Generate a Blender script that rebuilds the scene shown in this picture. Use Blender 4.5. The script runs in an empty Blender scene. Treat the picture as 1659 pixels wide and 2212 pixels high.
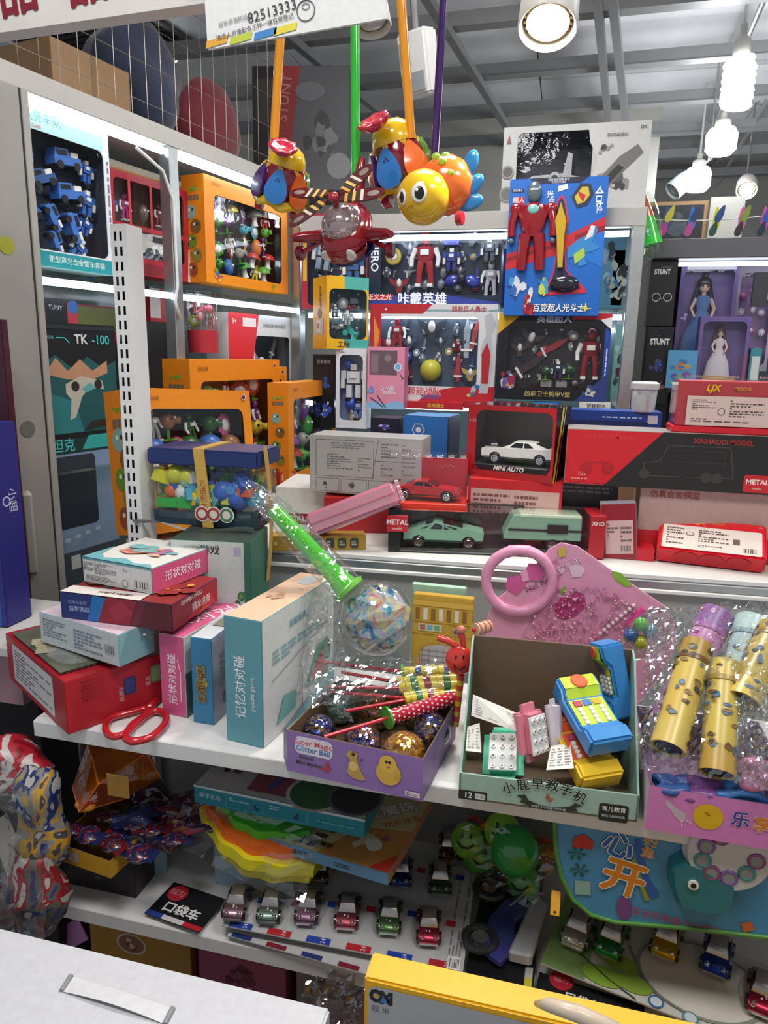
import bpy, bmesh, math, random
from mathutils import Matrix, Vector
rnd = random.Random(7)
SC = bpy.context.scene
COL = SC.collection
# ------------------------------------------------------------------ camera
HC = 1.5                                   # eye height of the phone
FPX = 1550.0                               # focal length in pixels of the 1659x2212 frame
R = ((0.96974515, 0.0702856, -0.23378256), (0.24334572, -0.20212876, 0.94864473), (0.01942188, -0.97683361, -0.21311708))
cam = bpy.data.cameras.new('camera'); cam.sensor_fit = 'VERTICAL'; cam.sensor_height = 36; cam.lens = 36*FPX/2212
cam.clip_start = .01
cam_o = bpy.data.objects.new('camera', cam); COL.objects.link(cam_o)
cam_o.matrix_world = Matrix(((R[0][0], -R[0][1], -R[0][2], 0), (R[1][0], -R[1][1], -R[1][2], 0), (R[2][0], -R[2][1], -R[2][2], HC), (0, 0, 0, 1)))
SC.camera = cam_o
# ------------------------------------------------------------------ world, exposure, large lights
SC.view_settings.view_transform = 'Standard'; SC.view_settings.look = 'None'; SC.view_settings.gamma = 1
SC.view_settings.exposure = 0.0; SC.view_settings.use_curve_mapping = False
w = bpy.data.worlds.new('hall'); SC.world = w; w.use_nodes = True
w.node_tree.nodes['Background'].inputs[0].default_value = (.86, .93, 1, 1); w.node_tree.nodes['Background'].inputs[1].default_value = .45
SC.cycles.transparent_max_bounces = 18; SC.cycles.max_bounces = 7; SC.cycles.sample_clamp_indirect = 4
LAMPS = [(-.55, .35, 20), (.85, .35, 20), (-.35, 1.95, 24), (1.25, 2.3, 18)]     # ceiling panel lamps of the hall (x, y, watts)
# ------------------------------------------------------------------ pixel -> room
def ray(px, py):
    c = (px-829.5, py-1106., FPX)
    return Vector([sum(R[i][k]*c[k] for k in range(3)) for i in range(3)])
def onY(px, py, Y): r = ray(px, py); return Vector((0, 0, HC))+r*(Y/r.y)
def onZ(px, py, z): r = ray(px, py); return Vector((0, 0, HC))+r*((z-HC)/r.z)
def onX(px, py, X): r = ray(px, py); return Vector((0, 0, HC))+r*(X/r.x)
LA = Vector((-1.32, 1.57, 0)); LU = Vector((.1984, .9801, 0)); LN = Vector((.9801, -.1984, 0))
def onL(px, py, off=0):                    # plane of the left cabinet's front, off = metres behind it
    r = ray(px, py); return Vector((0, 0, HC))+r*((LA-LN*off).dot(LN)/r.dot(LN))
def topz(p, px):                           # height at which the pixel passes over the ground point p
    r = ray(*px); t = (p.x*r.x+p.y*r.y)/(r.x*r.x+r.y*r.y); return HC+t*r.z
def axes(o, x, y, z):
    return Matrix(((x.x, y.x, z.x, o.x), (x.y, y.y, z.y, o.y), (x.z, y.z, z.z, o.z), (0, 0, 0, 1)))
def F3(bl, br, tl, up=True):               # frame of a front face from three room points: matrix, width, height
    x = br-bl
    if up: x.z = 0; w = x.length; x.normalize(); z = Vector((0, 0, 1)); h = tl.z-(bl.z+br.z)/2 if abs(tl.z-bl.z) > 1e-6 else 0
    else: w = x.length; x.normalize(); z = tl-bl; z -= x*z.dot(x); h = z.length; z.normalize()
    y = z.cross(x); o = (bl+br)/2
    return [axes(o, x, y, z), w, h]
def G(bl, br, top, z, d, lvl='t'):         # box standing on height z; bl, br, top, d may be pixels
    a, b = onZ(*bl, z), onZ(*br, z)
    h = top if isinstance(top, float) else topz(a if abs(top[0]-bl[0]) < abs(top[0]-br[0]) else b, top)-z
    f = F3(a, b, a+Vector((0, 0, h)))
    if not isinstance(d, float):
        q = onZ(*d, z+h if lvl == 't' else z); d = abs((q-f[0].translation).dot(f[0].to_3x3().col[1]))
    return f+[d]
def GY(bl, br, tl, Y, d, up=True):         # box whose front lies in the plane at depth Y
    return F3(onY(*bl, Y), onY(*br, Y), onY(*tl, Y), up)+[d]
def GL(bl, br, tl, off, d):
    return F3(onL(*bl, off), onL(*br, off), onL(*tl, off))+[d]
def T(x=0, y=0, z=0): return Matrix.Translation((x, y, z))
def RX(a): return Matrix.Rotation(math.radians(a), 4, 'X')
def RY(a): return Matrix.Rotation(math.radians(a), 4, 'Y')
def RZ(a): return Matrix.Rotation(math.radians(a), 4, 'Z')
def S(x, y=None, z=None):
    return Matrix.Diagonal((x, x if y is None else y, x if z is None else z, 1))
# ------------------------------------------------------------------ materials
MC = {}
def lin(h):
    v = [int(h[i:i+2], 16)/255 for i in (0, 2, 4)]
    return tuple(c/12.92 if c <= .04045 else ((c+.055)/1.055)**2.4 for c in v)+(1,)
def C(h, kind='card'):
    if (h, kind) in MC: return MC[h, kind]
    m = bpy.data.materials.new(kind+'_'+h); m.use_nodes = True; nt = m.node_tree; N = nt.nodes; K = nt.links
    b = N['Principled BSDF']; ins = b.inputs
    rough, var, bump, scale = dict(card=(.42, .07, .03, 90), gloss=(.16, .04, .0, 40), plastic=(.32, .05, .02, 60), matte=(.8, .1, .1, 120), metal=(.3, .08, .03, 50), print=(.45, .05, 0, 60), paint=(.4, .05, .02, 15), cloth=(.9, .25, .5, 260), chrome=(.08, .03, .0, 30), foil=(.14, .1, .0, 60), ceil=(.75, .18, .05, 3)).get(kind, (.5, .05, 0, 50))
    tc = N.new('ShaderNodeTexCoord'); nz = N.new('ShaderNodeTexNoise'); nz.inputs['Scale'].default_value = scale; nz.inputs['Detail'].default_value = 4
    K.new(tc.outputs['Object'], nz.inputs['Vector'])
    mx = N.new('ShaderNodeMix'); mx.data_type = 'RGBA'; mx.blend_type = 'MULTIPLY'; mx.inputs[0].default_value = 1
    rp = N.new('ShaderNodeMapRange'); rp.inputs[1].default_value = .3; rp.inputs[2].default_value = .7; rp.inputs[3].default_value = 1-var; rp.inputs[4].default_value = 1+var*.4
    K.new(nz.outputs[0], rp.inputs[0]); K.new(rp.outputs[0], mx.inputs[7])
    if h == 'object':
        oi = N.new('ShaderNodeObjectInfo'); K.new(oi.outputs['Color'], mx.inputs[6])
    else: mx.inputs[6].default_value = lin(h)
    K.new(mx.outputs[2], ins['Base Color'])
    ins['Roughness'].default_value = rough
    if kind in ('metal', 'chrome', 'foil'): ins['Metallic'].default_value = .9
    if kind == 'gloss': ins['Coat Weight'].default_value = .5; ins['Coat Roughness'].default_value = .06
    if kind == 'cloth': ins['Sheen Weight'].default_value = .3
    if bump:
        bp = N.new('ShaderNodeBump'); bp.inputs['Strength'].default_value = bump; bp.inputs['Distance'].default_value = .002
        K.new(nz.outputs[0], bp.inputs['Height']); K.new(bp.outputs[0], ins['Normal'])
    MC[h, kind] = m
    return m
def film(h='ffffff', clear=.9, rough=.06, ripple=0., key='film', milk=0.):     # thin clear plastic
    k = (h, clear, rough, ripple, key)
    if k in MC: return MC[k]
    m = bpy.data.materials.new(key+'_'+h); m.use_nodes = True; nt = m.node_tree; N = nt.nodes; K = nt.links
    N.remove(N['Principled BSDF']); out = N['Material Output']
    tr = N.new('ShaderNodeBsdfTransparent'); tr.inputs[0].default_value = lin(h)
    gl = N.new('ShaderNodeBsdfGlossy'); gl.inputs['Roughness'].default_value = rough; gl.inputs[0].default_value = (.95, .97, 1, 1)
    lw = N.new('ShaderNodeLayerWeight'); lw.inputs[0].default_value = .5; pw_ = N.new('ShaderNodeMath'); pw_.operation = 'POWER'; pw_.inputs[1].default_value = 4; K.new(lw.outputs['Facing'], pw_.inputs[0])
    mp = N.new('ShaderNodeMapRange'); mp.inputs[1].default_value = 0; mp.inputs[2].default_value = 1; mp.inputs[3].default_value = 1-clear; mp.inputs[4].default_value = .9
    K.new(pw_.outputs[0], mp.inputs[0])
    mx = N.new('ShaderNodeMixShader'); K.new(mp.outputs[0], mx.inputs[0]); K.new(tr.outputs[0], mx.inputs[1]); K.new(gl.outputs[0], mx.inputs[2])
    last = mx
    if milk:
        df = N.new('ShaderNodeBsdfDiffuse'); df.inputs[0].default_value = lin(h); m2 = N.new('ShaderNodeMixShader'); m2.inputs[0].default_value = milk
        K.new(mx.outputs[0], m2.inputs[1]); K.new(df.outputs[0], m2.inputs[2]); last = m2
    K.new(last.outputs[0], out.inputs[0])
    if ripple:
        tc = N.new('ShaderNodeTexCoord'); nz = N.new('ShaderNodeTexNoise'); nz.inputs['Scale'].default_value = 22; nz.inputs['Detail'].default_value = 3
        K.new(tc.outputs['Object'], nz.inputs['Vector'])
        bp = N.new('ShaderNodeBump'); bp.inputs['Strength'].default_value = ripple; bp.inputs['Distance'].default_value = .01
        K.new(nz.outputs[0], bp.inputs['Height']); K.new(bp.outputs[0], gl.inputs['Normal']); K.new(bp.outputs[0], lw.inputs['Normal'])
    MC[k] = m
    return m
def emit(h, s):
    if (h, s) in MC: return MC[h, s]
    m = bpy.data.materials.new('lit_'+h); m.use_nodes = True; N = m.node_tree.nodes; N.remove(N['Principled BSDF'])
    e = N.new('ShaderNodeEmission'); e.inputs[0].default_value = lin(h); e.inputs[1].default_value = s
    m.node_tree.links.new(e.outputs[0], N['Material Output'].inputs[0]); MC[h, s] = m
    return m
def pearly():                               # iridescent foil with rainbow patches
    if 'pearly' in MC: return MC['pearly']
    m = bpy.data.materials.new('iridescent_foil'); m.use_nodes = True; nt = m.node_tree; N = nt.nodes; K = nt.links; b = N['Principled BSDF']
    tc = N.new('ShaderNodeTexCoord'); nz = N.new('ShaderNodeTexNoise'); nz.inputs['Scale'].default_value = 24; nz.inputs['Detail'].default_value = 2; nz.inputs['Distortion'].default_value = 1.6
    K.new(tc.outputs['Object'], nz.inputs['Vector']); cr = N.new('ShaderNodeValToRGB'); K.new(nz.outputs[0], cr.inputs[0])
    e = cr.color_ramp.elements
    cols = [(.3, '4a3088'), (.37, '1f7f98'), (.43, '8fa8a0'), (.48, '9a86c0'), (.53, 'b8b458'), (.58, 'a8b0a8'), (.64, 'c87a64'), (.72, '6a40b0')]
    e[0].position, e[0].color = cols[0][0], lin(cols[0][1]); e[1].position, e[1].color = cols[-1][0], lin(cols[-1][1])
    for p, c in cols[1:-1]:
        n = e.new(p); n.color = lin(c)
    K.new(cr.outputs[0], b.inputs['Base Color']); b.inputs['Metallic'].default_value = .0; b.inputs['Roughness'].default_value = .18; b.inputs['Coat Weight'].default_value = .6
    MC['pearly'] = m
    return m
def swirl(cols, scale=9, dist=1.5, rough=.35, key='s', metal=0., stops=None):   # printed multi-colour pattern
    k = ('swirl', key)
    if k in MC: return MC[k]
    m = bpy.data.materials.new('pattern_'+key); m.use_nodes = True; nt = m.node_tree; N = nt.nodes; K = nt.links; b = N['Principled BSDF']
    tc = N.new('ShaderNodeTexCoord'); nz = N.new('ShaderNodeTexNoise'); nz.inputs['Scale'].default_value = scale; nz.inputs['Detail'].default_value = 2; nz.inputs['Distortion'].default_value = dist
    K.new(tc.outputs['Object'], nz.inputs['Vector']); cr = N.new('ShaderNodeValToRGB'); cr.color_ramp.interpolation = 'CONSTANT'; K.new(nz.outputs[0], cr.inputs[0])
    e = cr.color_ramp.elements; n = len(cols)
    for i, c in enumerate(cols):
        p = .3+.4*i/n if i else 0
        q = e[i] if i < 2 else e.new(p)
        q.position = p; q.color = lin(c)
    K.new(cr.outputs[0], b.inputs['Base Color']); b.inputs['Roughness'].default_value = rough; b.inputs['Metallic'].default_value = metal
    MC[k] = m
    return m
# ------------------------------------------------------------------ meshes
class MB:
    def __init__(s): s.v, s.f, s.m = [], [], []
    def add(s, vs, fs, mi=0, M=None):
        n = len(s.v)
        s.v += [tuple(M @ Vector(p)) if M else tuple(p) for p in vs]
        s.f += [tuple(n+i for i in f) for f in fs]; s.m += [mi]*len(fs)
        return s
    def box(s, a, b, mi=0, M=None):
        (x0, y0, z0), (x1, y1, z1) = a, b
        return s.add([(x0, y0, z0), (x1, y0, z0), (x1, y1, z0), (x0, y1, z0), (x0, y0, z1), (x1, y0, z1), (x1, y1, z1), (x0, y1, z1)],
                     [(0, 3, 2, 1), (4, 5, 6, 7), (0, 1, 5, 4), (1, 2, 6, 5), (2, 3, 7, 6), (3, 0, 4, 7)], mi, M)
    def cbox(s, c, d, mi=0, M=None):
        return s.box([c[i]-d[i]/2 for i in range(3)], [c[i]+d[i]/2 for i in range(3)], mi, M)
    def cyl(s, p0, p1, r0, r1=None, n=12, mi=0, cap=True, M=None):
        p0, p1 = Vector(p0), Vector(p1); r1 = r0 if r1 is None else r1
        q = (p1-p0).to_track_quat('Z', 'Y').to_matrix()
        vs = []
        for p, r in ((p0, r0), (p1, r1)):
            vs += [p+q @ Vector((r*math.cos(2*math.pi*i/n), r*math.sin(2*math.pi*i/n), 0)) for i in range(n)]
        fs = [(i, (i+1) % n, n+(i+1) % n, n+i) for i in range(n)]
        if cap: fs += [tuple(range(n-1, -1, -1)), tuple(range(n, 2*n))]
        return s.add(vs, fs, mi, M)
    def ball(s, c, r, nu=12, nv=8, mi=0, M=None, z0=-1., z1=1.):
        r = (r, r, r) if isinstance(r, (int, float)) else r
        a0, a1 = math.asin(z0), math.asin(z1); vs, fs = [], []
        for j in range(nv+1):
            a = a0+(a1-a0)*j/nv
            for i in range(nu):
                t = 2*math.pi*i/nu; vs.append((c[0]+r[0]*math.cos(a)*math.cos(t), c[1]+r[1]*math.cos(a)*math.sin(t), c[2]+r[2]*math.sin(a)))
        for j in range(nv):
            for i in range(nu): fs.append((j*nu+i, j*nu+(i+1) % nu, (j+1)*nu+(i+1) % nu, (j+1)*nu+i))
        return s.add(vs, fs, mi, M)
    def lathe(s, prof, n=20, mi=0, M=None):
        vs, fs = [], []
        for r, z in prof: vs += [(r*math.cos(2*math.pi*i/n), r*math.sin(2*math.pi*i/n), z) for i in range(n)]
        for j in range(len(prof)-1):
            for i in range(n): fs.append((j*n+i, j*n+(i+1) % n, (j+1)*n+(i+1) % n, (j+1)*n+i))
        return s.add(vs, fs, mi, M)
    def tube(s, path, r, n=8, mi=0, closed=False, M=None):
        P = [Vector(p) for p in path]; k = len(P); vs, fs = [], []
        rr = r if isinstance(r, (list, tuple)) else [r]*k
        ref = None
        for i in range(k):
            d = (P[(i+1) % k]-P[i-1]) if closed else (P[min(i+1, k-1)]-P[max(i-1, 0)])
            d.normalize()
            if ref is None: ref = d.orthogonal().normalized()
            ref = (ref-d*ref.dot(d)).normalized(); b = d.cross(ref)
            vs += [P[i]+(ref*math.cos(2*math.pi*j/n)+b*math.sin(2*math.pi*j/n))*rr[i] for j in range(n)]
        for i in range(k if closed else k-1):
            for j in range(n):
                a, c = i*n, ((i+1) % k)*n
                fs.append((a+j, a+(j+1) % n, c+(j+1) % n, c+j))
        if not closed: fs += [tuple(range(n-1, -1, -1)), tuple(range((k-1)*n, k*n))]
        return s.add(vs, fs, mi, M)
    def prism(s, poly, y0, y1, mi=0, M=None, taper=None):      # polygon in x,z extruded along y
        n = len(poly); t = taper or (lambda x, z: 1)
        vs = [(x, y0*t(x, z), z) for x, z in poly]+[(x, y1*t(x, z), z) for x, z in poly]
        fs = [tuple(range(n)), tuple(range(2*n-1, n-1, -1))]+[(i, n+i, n+(i+1) % n, (i+1) % n) for i in range(n)]
        return s.add(vs, fs, mi, M)
    def grid(s, fn, nu, nv, mi=0, M=None):
        vs = [fn(i/nu, j/nv) for j in range(nv+1) for i in range(nu+1)]
        return s.add(vs, [(j*(nu+1)+i, j*(nu+1)+i+1, (j+1)*(nu+1)+i+1, (j+1)*(nu+1)+i) for j in range(nv) for i in range(nu)], mi, M)
    def mesh(s, name, mats, smooth=None, bevel=0, fix=True, seg=1):
        me = bpy.data.meshes.new(name); me.from_pydata(s.v, [], s.f)
        for m in mats: me.materials.append(m)
        me.polygons.foreach_set('material_index', s.m)
        if bevel or fix:
            bm = bmesh.new(); bm.from_mesh(me)
            if fix: bmesh.ops.recalc_face_normals(bm, faces=bm.faces)
            if bevel: bmesh.ops.bevel(bm, geom=[e for e in bm.edges if len(e.link_faces) == 2 and e.calc_face_angle(0) > .5], offset=bevel, segments=seg, affect='EDGES', clamp_overlap=True)
            bm.to_mesh(me); bm.free()
        if smooth is not None:
            me.polygons.foreach_set('use_smooth', [True]*len(me.polygons))
            if smooth < 180: me.set_sharp_from_angle(angle=math.radians(smooth))
        me.update()
        return me
    def build(s, name, mats, parent=None, M=None, smooth=None, bevel=0, fix=True, seg=1):
        if not isinstance(mats, (list, tuple)): mats = [mats]
        return put(name, s.mesh(name, mats, smooth, bevel, fix, seg), parent, M)
def put(name, me, parent=None, M=None, color=None):
    o = bpy.data.objects.new(name, me); COL.objects.link(o)
    if parent: o.parent = parent
    if M is not None: o.matrix_local = M
    if color: o.color = lin(color) if isinstance(color, str) else color
    return o
def tag(o, label, cat, group=None, kind=None):
    if label: o['label'] = label
    if cat: o['category'] = cat
    if group: o['group'] = group
    if kind: o['kind'] = kind
    return o
def thing(name, label, cat, M=None, group=None):
    o = bpy.data.objects.new(name, None); o.empty_display_size = .02; COL.objects.link(o)
    if M is not None: o.matrix_world = M if isinstance(M, Matrix) else T(*M)
    return tag(o, label, cat, group)
def struct(o): o['kind'] = 'structure'; return o
TXT = {}
def text_mesh(body, off=0., ital=0.):
    k = (body, off, ital)
    if off > .004 and any(ord(c) > 255 for c in body):      # Chinese strokes are thickened by shifted copies, outlines would break
        if k not in TXT:
            src = text_mesh(body, 0., ital); nv = len(src.vertices); n = 6 if off > .04 else 4; r = off*.62; V, F = [], []
            for q in range(n):
                a = 2*math.pi*(q+.5)/n; F += [tuple(i+len(V) for i in p.vertices) for p in src.polygons]; V += [(v.co.x+r*math.cos(a), v.co.y+r*math.sin(a), q*1e-5) for v in src.vertices]
            me = bpy.data.meshes.new('lettering'); me.from_pydata(V, [], F); TXT[k] = me
        return TXT[k]
    if k not in TXT:
        cu = bpy.data.curves.new('lettering', 'FONT'); cu.body = body; cu.align_x = 'CENTER'; cu.align_y = 'CENTER'; cu.resolution_u = 2; cu.offset = off; cu.shear = ital
        ob = bpy.data.objects.new('tmp', cu); COL.objects.link(ob)
        bpy.context.view_layer.update()
        me = bpy.data.meshes.new_from_object(ob.evaluated_get(bpy.context.evaluated_depsgraph_get()))
        bpy.data.objects.remove(ob); me.name = 'lettering'; me.materials.clear(); TXT[k] = me
    return TXT[k]
TXTM = {}
def lettering(parent, M, body, col, bold=0., ital=0., kind='print'):
    k = (body, bold, ital, col, kind)
    if k not in TXTM:
        me = text_mesh(body, bold, ital).copy(); me.materials.append(C(col, kind)); TXTM[k] = me
    return put('lettering', TXTM[k], parent, M)
# ------------------------------------------------------------------ cartons with printing
class Bx:
    """carton: local x in [-w/2,w/2], y in [0,d] away from the viewer, z in [0,h]; art is laid on its faces in u,v of 0..1"""
    def __init__(s, name, label, cat, fr, col='ffffff', faces=None, win=None, inner='20242a', kind='card', group=None, bev=.0012, rc=.02, clear=.965, ripple=.25, holes='front', cname='carton', opentop=False, cleartop=False):
        s.M, s.w, s.h, s.d = fr; s.n = 0; s.a = MB(); s.mats = []; s.faces = faces or {}
        s.root = thing(name, label, cat, s.M, group)
        w, h, d = s.w/2, s.h, s.d
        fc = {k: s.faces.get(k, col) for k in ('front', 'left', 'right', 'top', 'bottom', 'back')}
        hx = sorted(set(fc.values())); ix = {c: i for i, c in enumerate(hx)}
        b = MB()
        P = [(-w, 0, 0), (w, 0, 0), (w, d, 0), (-w, d, 0), (-w, 0, h), (w, 0, h), (w, d, h), (-w, d, h)]
        if not win:
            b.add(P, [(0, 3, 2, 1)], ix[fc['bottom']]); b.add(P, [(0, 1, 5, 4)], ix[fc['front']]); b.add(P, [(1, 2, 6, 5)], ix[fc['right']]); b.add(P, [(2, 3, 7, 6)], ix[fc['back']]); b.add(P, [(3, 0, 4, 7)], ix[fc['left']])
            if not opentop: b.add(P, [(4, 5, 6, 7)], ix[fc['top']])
            me = MB(); me.v, me.f, me.m = b.v, b.f, b.m
            o = me.build(cname, [C(c, kind) for c in hx], s.root, fix=False)
            bm = bmesh.new(); bm.from_mesh(o.data); bmesh.ops.remove_doubles(bm, verts=bm.verts, dist=1e-5)
            if bev and not opentop: bmesh.ops.bevel(bm, geom=bm.edges[:], offset=bev, segments=2, affect='EDGES', clamp_overlap=True)
            bm.to_mesh(o.data); bm.free()
            if opentop:
                i = MB(); e = .002
                i.add([(-w+e, e, e), (w-e, e, e), (w-e, d-e, e), (-w+e, d-e, e), (-w+e, e, h), (w-e, e, h), (w-e, d-e, h), (-w+e, d-e, h)], [(0, 1, 2, 3), (0, 4, 5, 1), (1, 5, 6, 2), (2, 6, 7, 3), (3, 7, 4, 0)])
                i.add(P[4:]+[(-w+e, e, h), (w-e, e, h), (w-e, d-e, h), (-w+e, d-e, h)], [(0, 1, 5, 4), (1, 2, 6, 5), (2, 3, 7, 6), (3, 0, 4, 7)])
                i.build('inside_lining', C(inner), s.root, fix=False)
        else:
            u0, v0, u1, v1 = win; W, H = s.w, s.h
            x0, x1, z0, z1 = -w+u0*W, -w+u1*W, v0*H, v1*H
            r = min(rc, (x1-x0)*.3, (z1-z0)*.3); k = 4; ring = []
            for cx, cz, a0 in ((x0+r, z0+r, 180), (x1-r, z0+r, 270), (x1-r, z1-r, 0), (x0+r, z1-r, 90)):
                for i in range(k+1):
                    a = math.radians(a0+90*i/k); ring.append((cx+r*math.cos(a), 0, cz+r*math.sin(a)))
            out = [P[0], P[1], P[5], P[4]]; V = out+ring; fs = []
            for q in range(4):
                st = 4+q*(k+1)
                for i in range(k): fs.append((q, st+i+1, st+i))
                fs.append((q, (q+1) % 4, 4+((q+1) % 4)*(k+1), st+k))
            b.add(V, fs, ix[fc['front']])
            e = .0025
            b.add(ring+[(x, e, z) for x, _, z in ring], [(i, (i+1) % len(ring), len(ring)+(i+1) % len(ring), len(ring)+i) for i in range(len(ring))], ix[fc['front']])
            b.add(P, [(0, 3, 2, 1)], ix[fc['bottom']]); b.add(P, [(1, 2, 6, 5)], ix[fc['right']]); b.add(P, [(2, 3, 7, 6)], ix[fc['back']]); b.add(P, [(3, 0, 4, 7)], ix[fc['left']])
            if not cleartop: b.add(P, [(4, 5, 6, 7)], ix[fc['top']])
            else: MB().add([(-w, 0, h), (w, 0, h), (w, d, h), (-w, d, h)], [(0, 1, 2, 3)]).build('top_film', film(clear=.97), s.root, fix=False)
            b.build(cname, [C(c, kind) for c in hx], s.root, fix=False)
            i = MB(); e = .003
            i.add([(-w+e, e, e), (w-e, e, e), (w-e, d-e, e), (-w+e, d-e, e), (-w+e, e, h-e), (w-e, e, h-e), (w-e, d-e, h-e), (-w+e, d-e, h-e)], [(0, 1, 2, 3), (1, 5, 6, 2), (2, 6, 7, 3), (3, 7, 4, 0)]+([] if cleartop else [(7, 6, 5, 4)]))
            i.build('tray', inner if not isinstance(inner, str) else C(inner), s.root, fix=False)
            fm = MB(); rg = random.Random(int(W*9999))
            fm.grid(lambda a, c: (x0-.004+(x1-x0+.008)*a, .0035+rg.uniform(-.001, .001), z0-.004+(z1-z0+.008)*c), 9, 8)
            fm.build('window_film', film(clear=max(clear, .95), ripple=ripple*.35), s.root, smooth=180, fix=False)
            s.win = (x0, z0, x1, z1)
    def fm(s, face):
        w, h, d = s.w, s.h, s.d
        return {'front': (Vector((-w/2, 0, 0)), Vector((w, 0, 0)), Vector((0, 0, h)), Vector((0, -1, 0))), 'left': (Vector((-w/2, d, 0)), Vector((0, -d, 0)), Vector((0, 0, h)), Vector((-1, 0, 0))),
                'right': (Vector((w/2, 0, 0)), Vector((0, d, 0)), Vector((0, 0, h)), Vector((1, 0, 0))), 'top': (Vector((-w/2, 0, h)), Vector((w, 0, 0)), Vector((0, d, 0)), Vector((0, 0, 1)))}[face]
    def mi(s, col, kind='print'):
        m = C(col, kind) if isinstance(col, str) else col
        if m not in s.mats: s.mats.append(m)
        return s.mats.index(m)
    def pt(s, face, u, v):
        o, U, V, n = s.fm(face)
        return o+U*u+V*v+n*(.0004+.00008*s.n)
    def poly(s, face, pts, col):
        s.n += 1; s.a.add([s.pt(face, u, v) for u, v in pts], [tuple(range(len(pts)))], s.mi(col)); return s
    def rect(s, face, u0, v0, u1, v1, col): return s.poly(face, [(u0, v0), (u1, v0), (u1, v1), (u0, v1)], col)
    def rrect(s, face, u0, v0, u1, v1, col, r=.15):
        o, U, V, n = s.fm(face); A, B = U.length, V.length; rr = r*min((u1-u0)*A, (v1-v0)*B); p = []
        for cu, cv, a0 in ((u0*A+rr, v0*B+rr, 180), (u1*A-rr, v0*B+rr, 270), (u1*A-rr, v1*B-rr, 0), (u0*A+rr, v1*B-rr, 90)):
            for i in range(5):
                a = math.radians(a0+22.5*i); p.append(((cu+rr*math.cos(a))/A, (cv+rr*math.sin(a))/B))
        return s.poly(face, p, col)
    def disc(s, face, u, v, r, col, n=20, sq=1.):                # r in metres
        o, U, V, nn = s.fm(face)
        return s.poly(face, [(u+r*math.cos(2*math.pi*i/n)/U.length, v+sq*r*math.sin(2*math.pi*i/n)/V.length) for i in range(n)], col)
    def line(s, face, pts, wd, col):                             # stroke, wd in metres
        o, U, V, nn = s.fm(face); s.n += 1
        for (a, b), (c, e) in zip(pts, pts[1:]):
            d = Vector(((c-a)*U.length, (e-b)*V.length)); L = d.length or 1; q = Vector((-d.y, d.x))/L*wd/2
            qu, qv = q.x/U.length, q.y/V.length
            s.a.add([s.pt(face, a+qu, b+qv), s.pt(face, a-qu, b-qv), s.pt(face, c-qu, e-qv), s.pt(face, c+qu, e+qv)], [(0, 1, 2, 3)], s.mi(col))
        return s
    def fine(s, face, u0, v0, u1, v1, rows, col='55565a', fill=.55, vert=False):    # unreadably small print
        rg = random.Random(int((u0+v0*3+u1*7)*1000)+rows); s.n += 1; m = s.mi(col)
        for i in range(rows):
            a = 0.
            while a < 1:
                L = rg.uniform(.04, .16); e = min(1, a+L)
                lo, hi = (i+.5-fill/2)/rows, (i+.5+fill/2)/rows
                q = [(a, lo), (e, lo), (e, hi), (a, hi)] if not vert else [(lo, a), (hi, a), (hi, e), (lo, e)]
                s.a.add([s.pt(face, u0+(u1-u0)*x, v0+(v1-v0)*y) for x, y in q], [(0, 1, 2, 3)], m)
                a = e+rg.uniform(.015, .05)
                if rg.random() < .1: break
        return s
    def bars(s, face, u0, v0, u1, v1, col='1c1c1e', bg='f2f0ec'):
        s.rect(face, u0, v0, u1, v1, bg); s.n += 1; m = s.mi(col); rg = random.Random(3); a = .06
        while a < .94:
            L = rg.choice((.02, .02, .04, .06)); s.a.add([s.pt(face, u0+(u1-u0)*x, v0+(v1-v0)*y) for x, y in ((a, .1), (min(.96, a+L), .1), (min(.96, a+L), .9), (a, .9))], [(0, 1, 2, 3)], m); a += L+rg.choice((.02, .03, .05))
        return s
    def blot(s, face, u, v, r, cols, n=10, seed=1, sq=1.):      # loose patches of an illustration, r in metres
        rg = random.Random(seed); o, U, V, nn = s.fm(face)
        for i in range(n):
            a = rg.uniform(0, 6.28); q = r*rg.uniform(0, .75); cu, cv = u+q*math.cos(a)/U.length, v+sq*q*math.sin(a)/V.length; k = rg.randint(5, 9); rr = r*rg.uniform(.16, .42); ph = rg.uniform(0, 6)
            s.poly(face, [(cu+rr*rg.uniform(.6, 1.1)*math.cos(ph+2*math.pi*j/k)/U.length, cv+sq*rr*rg.uniform(.6, 1.1)*math.sin(ph+2*math.pi*j/k)/V.length) for j in range(k)], rg.choice(cols))
        return s
    def text(s, face, u, v, size, body, col, bold=.012, rot=0, ol=None, ital=0., sx=1.):      # size = share of the face height
        o, U, V, n = s.fm(face); hh = size*V.length
        for k, (cc, bo) in enumerate(((ol, bold+.045), (col, bold))):
            if not cc: continue
            s.n += 1; p = s.pt(face, u, v)
            Q = axes(p, U.normalized(), V.normalized(), n) @ RZ(rot) @ S(hh*sx, hh, 1)
            lettering(s.root, Q, body, cc, bo, ital)
        return s
    def done(s, name='printed_artwork'):
        few = len(s.a.f) <= 8; rest = MB()
        for f, m in zip(s.a.f, s.a.m):
            P = [Vector(s.a.v[i]) for i in f]; n = Vector()
            for i in range(1, len(P)-1): n += (P[i]-P[0]).cross(P[i+1]-P[0])
            if few or n.length/2 > 5e-4: MB().add(P, [tuple(range(len(f)))]).build('printed_panel', s.mats[m], s.root, fix=False)
            else: rest.add(P, [tuple(range(len(f)))], m)
        if len(rest.f) > 14: rest.build(name, s.mats, s.root, fix=False)
        else:
            for f, m in zip(rest.f, rest.m): MB().add([rest.v[i] for i in f], [tuple(range(len(f)))]).build('printed_mark', s.mats[m], s.root, fix=False)
        return s
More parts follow.
